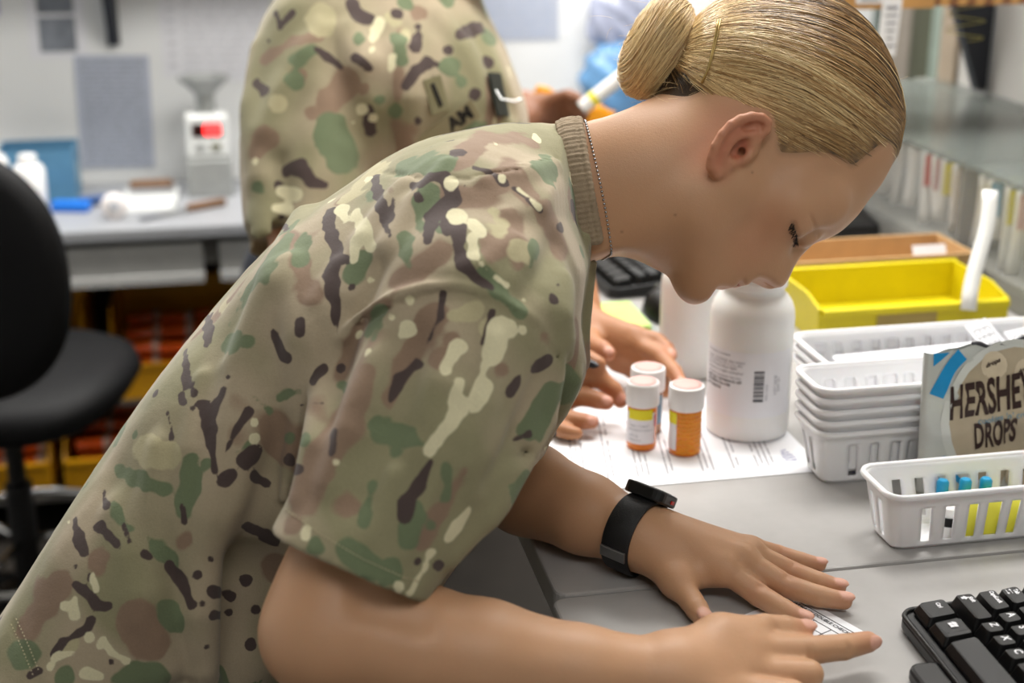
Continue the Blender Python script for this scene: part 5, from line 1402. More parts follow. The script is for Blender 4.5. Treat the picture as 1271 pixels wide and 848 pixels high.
# strand roots over the scalp and along the hairline
cand = capV[(hair_t(capV) > 0.0002)]
cand = cand[np.linalg.norm(cand - BASE, axis=1) > 0.03]
NS = 5200
sel = cand[rg.integers(0, len(cand), NS)]
edge = cand[hair_t(cand) < 0.0030]
far = cand[((cand - BASE) @ fU) > 0.035]
roots = np.concatenate([sel, edge[rg.integers(0, len(edge), 1900)], far[rg.integers(0, len(far), 2200)]])
roots = roots + rg.normal(0, .0012, roots.shape)
nst = len(roots); K = 13
paths = [project(roots, .0004)]
lift = rg.uniform(.0002, .0017, nst)
stepn = rg.uniform(.55, 1.0, nst)
sway = rg.normal(0, .06, nst)
L0 = np.linalg.norm(BASE - paths[0], axis=1) * 1.18
for k in range(1, K):
    P = paths[-1]; g = HAIRF.grad(P, .0015)
    t = BASE - P; dist = np.linalg.norm(t, axis=1, keepdims=True); t = t / np.maximum(dist, 1e-6)
    side = np.cross(t, g); t = t + side * (sway[:, None] + 0.05 * np.sin(P @ np.array([60., 40., 50.]))[:, None])
    # combing: hair first runs back from the brow, then in to the gather
    comb = -fF * 0.9 + np.array([-.55, .12, 0]); comb /= np.linalg.norm(comb)
    w = np.clip((dist - .05) / .13, 0, 1) * .28
    t = t * (1 - w) + comb * w
    t = t - g * dot(t, g)[:, None]; t /= np.maximum(np.linalg.norm(t, axis=1, keepdims=True), 1e-6)
    st = np.minimum(L0 / (K - 1), dist[:, 0] * .55) * stepn
    Q = P + t * st[:, None]
    Q = Q - HAIRF.grad(Q, .0015) * (HAIRF.ev_big(Q) - lift * math.sin(PI * k / K))[:, None]
    paths.append(Q)
paths = np.stack(paths, 1)
def strand_mesh(paths, rad, n=3):
    m, K, _ = paths.shape
    T = np.gradient(paths, axis=1); T /= np.maximum(np.linalg.norm(T, axis=2, keepdims=True), 1e-9)
    ref = np.array([.31, .22, .93]); A = np.cross(T, ref); A /= np.maximum(np.linalg.norm(A, axis=2, keepdims=True), 1e-9); B = np.cross(T, A)
    s = np.linspace(0, 1, K); tp = np.minimum(1, np.minimum(s * 6 + .25, (1 - s) * 6 + .25))
    R = (np.asarray(rad).reshape(-1, 1) * tp)[..., None]
    ring = np.stack([paths + R * (A * math.cos(2*PI*j/n) + B * math.sin(2*PI*j/n)) for j in range(n)], 2)   # m,K,n,3
    V = ring.reshape(-1, 3)
    i = np.arange(m)[:, None, None] * K * n; k = np.arange(K - 1)[None, :, None] * n; j = np.arange(n)[None, None, :]; j2 = (j + 1) % n
    F = np.stack([i + k + j, i + k + j2, i + k + n + j2, i + k + n + j], -1).reshape(-1, 4)
    return V, F
rad = rg.uniform(.00016, .00036, nst)
sV, sF = strand_mesh(paths, rad)
def clump(P, sc): return vnoise(P * sc, 3)
def ang_key(P):
    d = P - BASE; d = d / np.maximum(np.linalg.norm(d, axis=1, keepdims=True), 1e-6)
    return d
# tone: streaks share a direction from the gather point; roots near the hairline are darker
def tone(P):
    d = ang_key(P); s = 0.5 * vnoise(d * 16, 1) + 0.5 * vnoise(d * 44, 2)
    far_ = np.clip((((P - BASE) @ fU) - .10) / .09, 0, 1)
    low = np.clip(-hair_t(P) / .004 + 1.0, 0, 1)
    return s, far_, low
s1, fr, lw = tone(roots)
nape = soft(seg_d(roots, flat_pts([HP(812, 114, .02), HP(850, 117, .05), HP(892, 118, .065)])) - .014, .012)
tn = np.clip(0.66 + 0.60 * s1 + rg.normal(0, .15, nst) - .46 * fr - .75 * nape, 0, 1)
stone = np.repeat(tn, K * 3)
shade = np.tile(np.repeat(np.linspace(0, 1, K), 3), nst)
stone = np.clip(stone + (shade - .5) * .22, 0, 1)
s2, fr2, lw2 = tone(capV)
ctone = np.clip(0.30 + .30 * s2 - .24 * fr2 - .4 * soft(seg_d(capV, flat_pts([HP(812, 114, .02), HP(850, 117, .05), HP(892, 118, .065)])) - .014, .012), 0, 1)
# the bun: coils wound round an axis pointing away from the head
bx = np.cross(BAX, np.array([0, 0, 1.0])); bx /= np.linalg.norm(bx); by = np.cross(BAX, bx)
def bun_pt(phi, psi, rr=1.0):
    # phi round the axis, psi from the base (0) over the crown (pi) 
    R = 0.0255; r = 0.0185 * rr
    # torus with a closed middle; long axis along bx
    q = (R - .002) * np.clip((PI + .12 - psi) / 1.5, 0, 1) ** .5 + r * np.maximum(np.sin(psi), -.3)
    h = -np.cos(psi) * r * 1.20
    return BUNC + BAX * h[..., None] + bx * (np.cos(phi) * q * 1.10)[..., None] + by * (np.sin(phi) * q * .98)[..., None]
nb = 2600; KB = 18
ps0 = rg.uniform(.05, 3.0, nb); ph0 = rg.uniform(0, 2*PI, nb); ln = rg.uniform(1.4, 2.6, nb); dr = rg.normal(.55, .22, nb)
tt = np.linspace(0, 1, KB)[None, :]
phis = ph0[:, None] + ln[:, None] * tt; psis = ps0[:, None] + dr[:, None] * (tt - .5) + .10 * np.sin(phis * 2 + ps0[:, None] * 3)
psis = np.clip(psis, -.2, 3.3)
bp_ = bun_pt(phis, psis, 1.0 + rg.normal(.02, .035, nb)[:, None])
bV, bF = strand_mesh(bp_, rg.uniform(.00018, .0004, nb))
bt = np.clip(.70 + .40 * vnoise(np.stack([ps0 * 5, np.zeros(nb), np.zeros(nb)], 1), 5) + rg.normal(0, .14, nb), 0, 1)
btone = np.repeat(bt, KB * 3)
u, v = np.meshgrid(np.linspace(0, 2*PI, 49)[:-1], np.linspace(-.3, PI + .25, 22), indexing='ij')
cV = bun_pt(u, v, np.full(u.shape, .985)).reshape(-1, 3); ii = np.arange(48)[:, None]; jj = np.arange(21)[None, :]
cF = np.stack([ii * 22 + jj, ((ii + 1) % 48) * 22 + jj, ((ii + 1) % 48) * 22 + jj + 1, ii * 22 + jj + 1], -1).reshape(-1, 4)
ct = np.clip(.34 + .3 * vnoise(np.stack([v.ravel() * 6, np.sin(u.ravel()), np.cos(u.ravel())], 1), 6), 0, 1)
# root twist between scalp and bun, and loose wisps
nw = 260
w0 = BASE + rg.normal(0, 1, (nw, 3)) * np.array([.010, .016, .014]); w3 = BUNC - BAX * .012 + rg.normal(0, 1, (nw, 3)) * np.array([.006, .012, .012])
wt = np.linspace(0, 1, 8)[None, :, None]
tw = w0[:, None] * (1 - wt) + w3[:, None] * wt + np.sin(wt * PI) * rg.normal(0, .003, (nw, 1, 3))
wV, wF = strand_mesh(tw, rg.uniform(.0002, .0004, nw))
nf = 150
f0 = np.concatenate([cp(1, 1, DM) * 0 + BUNC + rg.normal(0, .016, (60, 3)), cand[rg.integers(0, len(cand), 55)], project(np.stack([cp(a, b, DM - c) for a, b, c in zip(rg.uniform(800, 880, 35), rg.uniform(112, 126, 35), rg.uniform(-.03, .05, 35))]), 0)])
fd = rg.normal(0, 1, (nf, 3)); g_ = f0 - np.array(HP(975, 110)); g_ /= np.linalg.norm(g_, axis=1, keepdims=True); fd = fd * .55 + g_ * .8 + np.array([-.4, 0, 0]); fd /= np.linalg.norm(fd, axis=1, keepdims=True)
fl = rg.uniform(.010, .024, nf); cv = rg.normal(0, .006, (nf, 3))
ft = np.linspace(0, 1, 8)[None, :, None]
fp = f0[:, None] + fd[:, None] * fl[:, None, None] * ft + cv[:, None] * ft ** 2
fV, fF_ = strand_mesh(fp, np.full(nf, .00012))
V, F = join_vf([(capV, capF), (sV, sF), (bV, bF), (cV, cF[:, ::-1]), (wV, wF), (fV, fF_)])
tones = np.concatenate([ctone, stone, btone, ct, np.full(len(wV), .62), np.full(len(fV), .7)])
def hair_material(name, dark, mid, light):
    m = bpy.data.materials.new(name); m.use_nodes = True; N = m.node_tree.nodes; L = m.node_tree.links; b = N['Principled BSDF']
    a = N.new('ShaderNodeAttribute'); a.attribute_name = 'tone'
    r = N.new('ShaderNodeValToRGB'); e = r.color_ramp.elements
    e[0].position = .1; e[0].color = lin(dark) + (1,); e[1].position = .95; e[1].color = lin(light) + (1,)
    k = e.new(.5); k.color = lin(mid) + (1,)
    L.new(a.outputs['Fac'], r.inputs['Fac']); L.new(r.outputs['Color'], b.inputs['Base Color'])
    b.inputs['Roughness'].default_value = .32; b.inputs['Specular IOR Level'].default_value = .55
    return m
M_HAIR = hair_material('blond_hair', '#3e2f22', '#b78d58', '#ffe6ae')
hair = pchild('hair', V, F, M_HAIR)
attr(hair.data, 'tone', tones)
# bobby pin and bead chain
bm = NB()
pin = [toW(project(cp(x, y, DM - w)[None], .0022))[0] for x, y, w in ((866, 99, .06), (874, 84, .06), (882, 68, .055), (889, 52, .05), (894, 38, .045), (896, 30, .042))]
tube(bm, pin, .0008, 6)
tube(bm, [toW(project(cp(x, y, DM - w)[None], .0022))[0] for x, y, w in ((867, 100, .06), (879, 80, .058), (889, 60, .052), (897, 43, .046), (899.5, 31, .042))], .0007, 6)
o = obj('bobby_pin', bm, mat('gold_pin_metal', '#b39a62', .35, .8), smooth=True); o.parent = person; o.matrix_parent_inverse = Matrix.Translation(-Vector(person.location))

# darker roots showing through at the hairline
Hd = HREG.at(np.stack([H[:, 0], H[:, 1], H[:, 2]], 1), DM)
hairy[:nh] = .75 * soft(Hd - .0005, .0045) * (H[:, 0] > cp(780, 0, DM)[0])
attr(me, 'hairy', hairy)
# lashes of the lowered eyes
lp_ = []
for s in (1, -1):
    for k in range(30):
        t = k / 29
        lq = HF.lid; p0 = lq[0] * (1 - 2*t) + lq[1] * 2*t if t < .5 else lq[1] * (2 - 2*t) + lq[2] * (2*t - 1)
        p0 = np.array([p0[0], p0[1], p0[2] if s > 0 else 2 * DM - p0[2]])
        d = np.array([-.62, -.42, -s * .25]) + rg.normal(0, .16, 3); d /= np.linalg.norm(d)
        L_ = rg.uniform(.006, .0095); u_ = np.linspace(0, 1, 6)[:, None]
        lp_.append(p0 + d * L_ * u_ + np.array([.30, .15, -s * .3]) * L_ * u_ ** 2 * .5)
        lp_.append(p0 + rg.normal(0, .0006, 3) + (d * .8 + np.array([.25, 0, 0])) * L_ * .7 * u_)
V_, F_l = strand_mesh(np.array(lp_), np.full(len(lp_), .00030))
pchild('eyelashes', V_, F_l, mat('black_lashes', '#0d0a09', .5), label='dark lashes of the lowered eyes', kind='stuff')
# ------------------------------------------------------------------ camouflage top
def crop(lst, x0, y0, sc):
    return [[(x0 + q[0] / sc, y0 + q[1] / sc, q[2] / sc) for q in pl] for pl in lst]
A1 = (240, 130, 2.292); A2 = (0, 330, 1.638); A3 = (320, 330, 1.638)
DARK = crop([[(518,205,13),(525,250,16),(540,300,16),(550,355,13)],[(570,275,8),(562,330,14)],[(650,225,12),(672,208,16),(710,205,16),(735,235,18),(745,270,18)],[(745,270,20),(700,300,22),(677,325,22),(664,382,15)],[(715,290,18),(722,355,14)],[(760,345,20),(755,400,20),(765,450,26),(800,490,18),(850,520,7)],[(392,300,16),(385,345,20),(410,420,18),(388,490,22),(402,560,12),(410,655,10)],[(432,440,12),(415,430,14)],[(265,322,12),(262,350,13)],[(305,612,11),(305,652,13)],[(225,650,10),(243,690,12),(266,718,18)],[(790,177,4),(840,190,8),(882,221,8)],[(915,240,5),(950,270,8),(990,302,5)],[(743,138,16),(762,136,14)],[(655,127,3),(740,100,4)],[(708,540,8),(703,600,10),(660,685,5)],[(635,732,15),(590,782,20),(560,842,10)],[(852,590,9),(825,672,12)],[(1010,725,15),(970,748,16)],[(935,758,10),(905,818,15)],[(1028,552,16)],[(1040,512,8)],[(40,598,8),(45,640,12),(35,682,8)],[(1045,350,12)],[(640,266,12)],[(624,230,11)],[(775,232,7)],[(560,375,10)],[(375,750,9),(342,790,9)],[(450,520,9)],[(97,775,5)],[(80,808,6),(62,838,8)],[(420,750,14)],[(240,640,4)],[(600,150,4),(585,158,5)]], *A1) + crop([[(350,398,8),(332,440,13),(302,482,17),(298,512,14)],[(155,335,5),(150,380,5)],[(135,205,7),(112,235,10)],[(88,284,6),(132,280,5)],[(366,610,9)],[(325,604,7)],[(548,345,9),(522,355,6)]], *A3) + crop([[(428,100,7),(422,118,12),(424,150,10)],[(372,145,6),(360,170,10)],[(378,172,5),(378,205,8),(378,235,14)],[(315,258,5)],[(366,262,6),(372,278,7)],[(396,260,7)],[(391,291,4)],[(464,226,4)],[(340,300,6),(347,325,6),(348,347,7)],[(455,248,4),(425,300,16),(428,340,12),(436,420,6)],[(420,285,12),(405,280,6)],[(506,295,8),(472,348,8),(458,382,4)],[(554,133,8),(577,185,14)],[(470,425,14),(455,436,14)],[(495,395,16),(525,375,14)],[(520,430,10),(542,445,12)],[(590,395,10),(605,415,10)],[(211,462,7),(214,488,6)],[(153,515,6),(158,555,12),(175,588,7)],[(206,530,11),(222,552,13),(242,572,5)],[(262,559,4),(250,525,4)],[(296,585,8),(304,591,8)],[(154,614,5)],[(179,620,5),(183,635,5)],[(152,648,7),(180,668,10),(196,690,12),(220,693,9)],[(187,720,9),(180,735,6),(130,765,7),(110,787,5)],[(78,822,9),(62,832,8)],[(345,608,10),(372,640,14),(388,692,9)],[(402,632,10)],[(410,688,8)],[(430,660,11),(470,672,10)],[(435,712,10),(465,706,8)],[(370,488,7),(376,518,7)],[(225,805,7)],[(420,775,7)],[(500,530,10),(560,560,12)],[(520,700,14)],[(510,770,10)],[(500,640,12)],[(430,600,8)]], *A2)
CREAM = crop([[(735,222,18)],[(752,318,24)],[(800,345,20),(815,365,16)],[(795,372,16),(795,425,20)],[(422,300,20),(430,318,16)],[(462,312,20),(482,350,20),(505,400,18)],[(462,390,18),(458,440,8)],[(818,455,6),(892,516,9)],[(972,84,9),(982,104,8)],[(612,640,26),(640,648,10)],[(592,655,10)],[(748,688,24),(715,745,18)],[(890,640,30),(860,660,26),(850,720,28)],[(830,745,18),(800,830,22)],[(470,650,14)],[(614,556,13)],[(938,642,13)],[(938,553,10)],[(762,790,22),(742,845,22)],[(877,206,8)],[(862,113,8)],[(925,240,4),(985,295,4)],[(495,700,9),(490,715,6)],[(495,210,14)],[(390,272,10)],[(505,500,8)],[(565,605,8)]], *A1) + crop([[(398,175,16),(382,208,14)],[(492,130,28),(480,180,22)],[(455,245,20),(440,280,18)],[(405,238,10),(412,290,18),(365,355,18),(347,380,13)],[(430,240,4)],[(160,400,8)],[(103,535,6),(97,552,10)],[(285,650,10),(282,670,10)],[(352,585,6),(312,665,6)],[(430,490,9),(392,548,10)]], *A3) + crop([[(188,625,6),(195,658,7)],[(150,680,8),(150,712,12)],[(135,692,12)],[(182,755,8)],[(210,765,8),(225,785,8),(258,803,6)],[(205,775,6)],[(115,796,4),(150,786,5)],[(175,828,12),(205,835,10)],[(518,320,8)],[(520,352,11)],[(530,370,5)],[(140,520,5)],[(100,815,4)]], *A2)
GREEN = crop([[(300,325,8),(250,400,22),(195,480,24)],[(320,390,30),(300,440,20)],[(140,470,26)],[(665,262,34),(640,330,26)],[(720,330,22),(712,350,16)],[(480,440,28),(455,500,30)],[(600,380,22),(612,460,14)],[(975,400,18),(962,460,18)],[(820,480,10),(870,525,14),(935,590,14)],[(1010,190,40),(960,175,10)],[(870,530,18)],[(530,590,26),(500,650,18)],[(100,590,6),(110,620,5)],[(95,685,18),(115,690,14)],[(148,675,12)],[(500,260,14)],[(700,160,40),(600,180,26)],[(1000,150,20)],[(150,830,10)],[(280,820,12)],[(430,800,14)],[(1105,420,14)]], *A1) + crop([[(262,335,22),(300,352,24),(335,365,16)],[(285,380,16)],[(240,315,13)],[(387,415,12),(382,470,16)],[(232,445,8),(215,520,9)],[(180,570,22),(230,612,26)],[(118,575,18)],[(310,500,24),(300,555,20)],[(358,530,9)],[(265,620,24)],[(480,560,26),(440,600,30)],[(600,260,30),(560,330,24)]], *A3) + crop([[(468,152,13),(478,140,8)],[(500,155,9)],[(535,5,18),(490,70,7),(466,120,6)],[(570,270,7),(606,254,7)],[(548,296,8),(505,258,6)],[(245,415,12),(265,430,20),(330,455,14)],[(388,395,15),(388,450,16),(365,500,12)],[(302,552,10),(320,575,20),(352,605,14)],[(230,480,6),(240,500,8),(265,535,7)],[(340,700,20),(350,725,16)],[(590,345,14),(620,350,12)],[(505,365,9),(480,380,7)],[(252,325,7),(235,362,7)],[(275,345,9)],[(310,835,30),(240,840,18)],[(50,790,30)],[(130,840,20)],[(420,400,12)]], *A2)
BROWN = crop([[(700,420,40),(640,470,44),(580,500,30)],[(860,400,40),(900,330,44),(930,450,26)],[(820,260,40),(900,180,40),(960,260,30)],[(1000,300,36),(1040,420,24)],[(690,600,40),(600,740,30),(560,830,26)],[(540,570,24),(470,640,30),(430,760,26)],[(300,440,26),(330,540,40)],[(760,150,40),(830,90,30),(960,110,26)],[(560,240,12)],[(700,730,30)],[(880,760,22)],[(1000,660,30)],[(420,270,18)]], *A1) + crop([[(215,215,24),(190,290,36),(140,380,40),(90,470,34)],[(180,480,30)],[(70,530,22)],[(420,420,16),(340,560,18)],[(400,150,14)],[(360,520,20)]], *A3) + crop([[(280,720,40),(310,770,34)],[(110,650,34),(60,740,26)],[(200,600,26)],[(380,560,20)],[(250,200,14)],[(560,620,30)]], *A2)
PALE = crop([[(440,260,30),(520,180,40)],[(850,640,40)],[(850,300,20),(870,350,26),(830,340,12)],[(930,420,34),(960,450,20)],[(740,600,16),(800,590,28)]], *A1) + crop([[(295,372,34),(320,390,26)],[(345,385,24)],[(150,770,16)],[(455,80,14)]], *A2)
SHOUT = Poly2([(-90, 900), (0, 766), (50, 689), (100, 611), (150, 534), (200, 463), (250, 399), (300, 341), (350, 292), (400, 250), (450, 214), (500, 185), (550, 165), (600, 152), (650, 145.5), (690, 148), (708, 152), (717, 157), (728, 200), (734, 245), (734, 288), (732, 326), (725, 370), (722, 405), (728, 448), (722, 478), (711, 503), (690, 545), (650, 594), (613, 642), (575, 690), (528, 757), (505, 800), (480, 900), (400, 1010), (200, 1060), (-90, 1060)], pad=80, step=1.5)
ZA = (0, 0, 1)
SH = Field()
SH.u(f_scone(cp(95, 905, 1.225), cp(235, 705, 1.225), 0.128, 0.125, ZA, 0.70), 0.02)
SH.u(f_scone(cp(235, 705, 1.225), cp(345, 560, 1.225), 0.125, 0.124, ZA, 0.70), 0.02)
SH.u(f_scone(cp(345, 560, 1.225), cp(470, 420, 1.225), 0.124, 0.122, ZA, 0.66), 0.02)
SH.u(f_scone(cp(470, 420, 1.225), cp(585, 318, 1.225), 0.122, 0.108, ZA, 0.58), 0.02)
SH.u(f_scone(cp(585, 318, 1.225), cp(650, 272, 1.222), 0.100, 0.074, ZA, 0.78), 0.03)
SH.u(f_scone(cp(640, 270, 1.222), cp(712, 240, 1.220), 0.072, 0.0595, ZA, 0.96), 0.03)
SH.u(f_ell(cp(640, 420, 1.20), frame((.6, -.8, 0), (0, 0, 1)), (0.085, 0.125, 0.085)), 0.05)
SH.u(f_ell(cp(520, 600, 1.22), frame((.7, -.7, 0), (0, 0, 1)), (0.14, 0.13, 0.09)), 0.05)
SH.u(f_sphere(cp(598, 330, 1.085), 0.066), 0.05)
SH.u(f_sphere(cp(625, 335, 1.385), 0.066), 0.05)
TORSO_N = len(SH.ops)
# sleeves: near one opens at a hem, far one wraps the other elbow
SA, SB, SCn = cp(585, 392, 1.045), cp(525, 545, 1.015), cp(436, 706, 0.986)
def cyl_cut(a, n):
    a = np.asarray(a, np.float32); n = np.asarray(n, np.float32); n = n / np.linalg.norm(n)
    return lambda P: (P - a) @ n
def f_sleeve(pts, rs, hem_c, hem_n, wall=.0070, depth=.018, k=.01):
    g, c, R = f_group(pts, rs, k); gi, _, _ = f_group(pts, [r - wall for r in rs], k)
    cut = cyl_cut(hem_c, hem_n)
    def f(P):
        s = cut(P); o = np.maximum(g(P), s)
        inner = np.maximum(gi(P), -(s + depth))
        return np.maximum(o, -inner)
    return f, c, R
hn = np.array([-.40, -.895, -.12])
ext = SCn + (SCn - SB) * .25
SLV = f_sleeve([SA, SB, SCn, ext], [.0785, .0725, .0600, .0570], SCn, hn)
SH.u(SLV, 0.010)
FA, FB, FC = cp(625, 350, 1.385), cp(588, 530, 1.355), cp(650, 591, 1.285)
SH.u(f_sleeve([FA, FB, FC, FC + (FC - FB) * .3], [.072, .060, .0475, .045], FC, np.array([.72, -.55, -.4])), 0.012)
SH.i(lambda P: SHOUT.persp(P), 0.012)
# end at the collar, and at the hem
SH.i(cyl_cut(cp(727, 215, 1.22), (0.985, 0.17, 0)), 0.004)
HEMC, HEMN = cp(18, 812, 1.2), np.array([-.80, -.55, .0])
SH.i(cyl_cut(HEMC, HEMN), 0.004)
# hollow under the near arm and the drapes that hang from it
def on(pts, depth=0.0, F=None):
    P = (F or SH).march([p[0] for p in pts], [p[1] for p in pts]); P[:, 2] += depth; return P
base_ops = list(SH.ops)
BASEF = Field(); BASEF.ops = base_ops
def ridge(pts, r, sink, k=.012):
    Q = on(pts, 0, BASEF)
    Q = Q + np.array([0, 0, 1.0]) * sink
    SH.u(f_group(list(Q), [r * a for a in np.interp(np.linspace(0, 1, len(Q)), [0, .25, .75, 1], [.6, 1, 1, .55])]), k * .55)
def groove(pts, r, up, k=.012):
    Q = on(pts, 0, BASEF); Q = Q - np.array([0, 0, 1.0]) * up
    SH.s_(f_group(list(Q), [r * a for a in np.interp(np.linspace(0, 1, len(Q)), [0, .25, .75, 1], [.15, 1, 1, .12])]), k)
groove([(316, 690), (306, 740), (298, 790), (290, 850)], .034, .014, .05)
groove([(372, 540), (345, 600), (322, 660)], .010, .003, .03)
groove([(425, 430), (402, 520)], .010, .004, .03)
ridge([(432, 420), (452, 378), (484, 312), (504, 262)], .012, .008, .02)
ridge([(375, 270), (345, 357), (305, 462), (285, 530)], .016, .011, .03)
ridge([(414, 400), (408, 470), (392, 560), (372, 620)], .013, .008, .022)
ridge([(342, 342), (308, 452), (299, 531), (262, 640), (247, 690), (244, 760), (250, 830), (260, 900)], .015, .009, .022)
ridge([(360, 330), (380, 420), (376, 500)], .012, .008, .025)
ridge([(201, 560), (198, 640), (190, 700)], .012, .008, .025)
ridge([(150, 640), (180, 740), (200, 830)], .014, .010, .03)
ridge([(500, 235), (460, 300), (430, 370)], .011, .007, .025)
groove([(470, 330), (445, 390)], .008, .004, .02)
ridge([(711, 470), (660, 556), (613, 625)], .012, .007, .018)
ridge([(694, 425), (672, 520), (600, 640), (560, 690)], .012, .007, .020)
groove([(702, 440), (672, 530), (648, 565)], .007, .003, .014)
groove([(668, 470), (645, 540), (610, 600)], .008, .003, .016)
ridge([(560, 400), (545, 480), (520, 560)], .014, .011, .03)
ridge([(470, 450), (440, 540), (415, 600)], .012, .009, .03)
groove([(505, 430), (480, 520), (450, 610)], .010, .005, .03)
ridge([(702, 350), (694, 390), (702, 440)], .009, .006, .02)
groove([(690, 300), (668, 350), (640, 380)], .006, .003, .016)
ridge([(690, 240), (665, 258), (630, 268)], .006, .0042, .02)
ridge([(685, 205), (655, 215), (600, 225)], .006, .0042, .02)
for pl_ in ([(392, 430), (378, 500), (360, 580), (352, 620)], [(335, 465), (306, 555), (288, 630)], [(420, 330), (396, 380), (376, 440)], [(252, 470), (234, 560), (226, 640), (230, 700)], [(556, 205), (520, 250), (486, 316)], [(545, 570), (520, 640), (500, 690)], [(488, 590), (462, 670)], [(610, 420), (600, 500), (575, 580)], [(180, 620), (165, 690), (172, 770)], [(640, 300), (600, 330), (560, 340)]): ridge(pl_, .0068, .0044, .016)
# seams and hem stitching
SEAM = [(430, 426), (447, 402), (470, 385), (500, 371), (535, 362), (568, 361), (605, 369), (640, 386), (668, 408), (686, 436), (697, 470)]
q = on(SEAM, 0, BASEF)
SH.u(f_group(list(q + np.array([-.0035, .0035, .0012])), [.0030] * len(q)), .006)
SH.s_(f_group(list(q + np.array([.0022, -.0022, -.0004])), [.0012] * len(q)), .004)
for off, rr in ():
    hemd = (SB - SCn) / np.linalg.norm(SB - SCn) * off
    q2 = on([(352 + t * (528 - 352) + 9, 655 + t * (742 - 655) - 26 - 6 * math.sin(t * PI)) for t in np.linspace(0.02, .97, 9)], -.0014, BASEF)
    SH.s_(f_group(list(q2), [.0011] * 9), .003)
yk = on([(470, 212), (520, 222), (580, 222), (640, 212), (690, 196)], 0, BASEF)
SH.s_(f_group(list(yk), [.0009] * 5), .003)
hs = on([(14, 772), (26, 800), (40, 830), (52, 860)], 0, BASEF); SH.s_(f_group(list(hs), [.0010] * 4), .003)
# cloth rumple
def rumple(P):
    d1 = np.array([.68, -.73, 0]); a = P @ d1; b = P @ np.array([.73, .68, 0]); c = P[:, 2]
    v_ = P @ np.array([.25, .97, 0]); h_ = P @ np.array([.97, -.25, 0]); q1 = np.stack([v_ * 6, h_ * 26, c * 14], 1); q2 = np.stack([v_ * 14, h_ * 44, c * 30], 1)
    q3 = np.stack([a * 70, b * 90, c * 80], 1)
    return (0.0016 * vnoise(q1, 4) + 0.0010 * (np.abs(vnoise(q2, 5)) - .3) + 0.0003 * vnoise(q3, 6)).astype(np.float32)
SH.d(rumple)
# collar band round the neck and the front placket below it
cn = np.array([0.985, 0.17, 0]); ce1 = np.array([-0.17, 0.985, 0]); ce2 = np.array([0, 0, 1.0])
CC = cp(718, 243, 1.220)
def neck_clip(P):
    q = P - CC; e1 = q @ ce1; e2 = q @ ce2; sl = np.maximum(0, -(q @ cn))
    return np.sqrt((e1 / .0600) ** 2 + (e2 / .0650) ** 2) * .0620 - .0630 - 4.5 * np.maximum(0, sl - .007) - 1.2 * np.maximum(0, -.028 - e1)
SH.i(neck_clip, .006)
ringp = []
for k in range(37):
    a = math.radians(-126 + 252 * k / 36)
    dn_ = ce1 * math.cos(a) + ce2 * math.sin(a); t_ = .05
    for _ in range(30): t_ -= min(HF0.ev((CC + dn_ * t_)[None])[0], TB.ev((CC + dn_ * t_)[None])[0]) * .8
    ringp.append(CC + dn_ * max(t_ + .0018, .056 + .004 * abs(math.sin(a))) + cn * (.002 * math.cos(2 * a)))
SH.u(f_group([p - cn * .004 for p in ringp], [.0040] * 37), .008)
for s in (-1, 1):
    SH.u(f_group([CC - ce1 * .058 + ce2 * s * .012, cp(731, 326, 1.22 + s * .010), cp(723, 405, 1.215 + s * .008), cp(724, 450, 1.21 + s * .006)], [.006, .007, .007, .006]), .006)
NECKCUT = Field(); NECKCUT.u(f_scone(HP(690, 249), HP(745, 236), 0.0560, 0.0590, (0, 0, 1), 1.0), 0.001)
SH.s_(lambda P: NECKCUT.ev(P), .002)
CLF = Field()
for sh in (-.0085, -.003, .003, .0075):
    CLF.u(f_group([p + cn * sh + (p - CC) / np.linalg.norm(p - CC) * (.0030 - abs(sh) * .12) for p in ringp], [.0036] * 37), .004)
CLF.s_(f_group([p + cn * .0052 + (p - CC) / np.linalg.norm(p - CC) * .0062 for p in ringp], [.0007] * 37), .002)
CLF.s_(f_group([p - cn * .0092 + (p - CC) / np.linalg.norm(p - CC) * .0058 for p in ringp], [.0007] * 37), .002)
CLF.d(lambda P: (.00045 * np.sin(np.arctan2((P - CC) @ ce1, P[:, 2] - CC[2]) * 110)).astype(np.float32))
clm = CLF.mesh(np.min(ringp, 0) - .02, np.max(ringp, 0) + .02, .0014)
allq = np.stack([cp(-60, 1000, 1.4), cp(760, 130, 1.4), cp(-60, 1000, 1.0), cp(760, 130, 1.0)])
sv, sf = SH.mesh((cp(-75, 0, 1.25)[0], cp(0, 960, 1.225)[1], .895), (cp(750, 0, 1.25)[0], cp(0, 130, 1.2)[1] + .01, 1.50), 0.0028)
def blob_field(P, blobs, F, far=.05):
    # distance to print blobs picked on the cloth; the depth part counts less so that folds do not swallow the print
    out = np.full(len(P), far)
    allp = [(x, y) for pl in blobs for x, y, _ in pl]
    Q = F.march([p[0] for p in allp], [p[1] for p in allp]); i = 0
    for pl in blobs:
        pts = Q[i:i+len(pl)]; i += len(pl)
        md = np.median(pts[:, 2]); pts = pts[np.abs(pts[:, 2] - md) < .12] if len(pts) > 2 else pts
        if len(pts) != len(pl): rs = [pl[0][2]] * len(pts)
        else: rs = [q[2] for q in pl]
        rr = [r * p[2] / FPX for r, p in zip(rs, pts)]
        c = pts.mean(0); R = np.max(np.linalg.norm(pts - c, axis=1)) + max(rr) + .03
        m = np.where(np.linalg.norm(P - c, axis=1) < R)[0]
        if not len(m): continue
        w = c / np.linalg.norm(c)
        def sq(X): return X - np.outer(X @ w, w) * .7
        g, _, _ = f_group(list(sq(pts)), rr) if len(pts) > 1 else f_sphere(sq(pts)[0], rr[0])
        out[m] = np.minimum(out[m], g(sq(P[m]).astype(np.float32)))
    return out
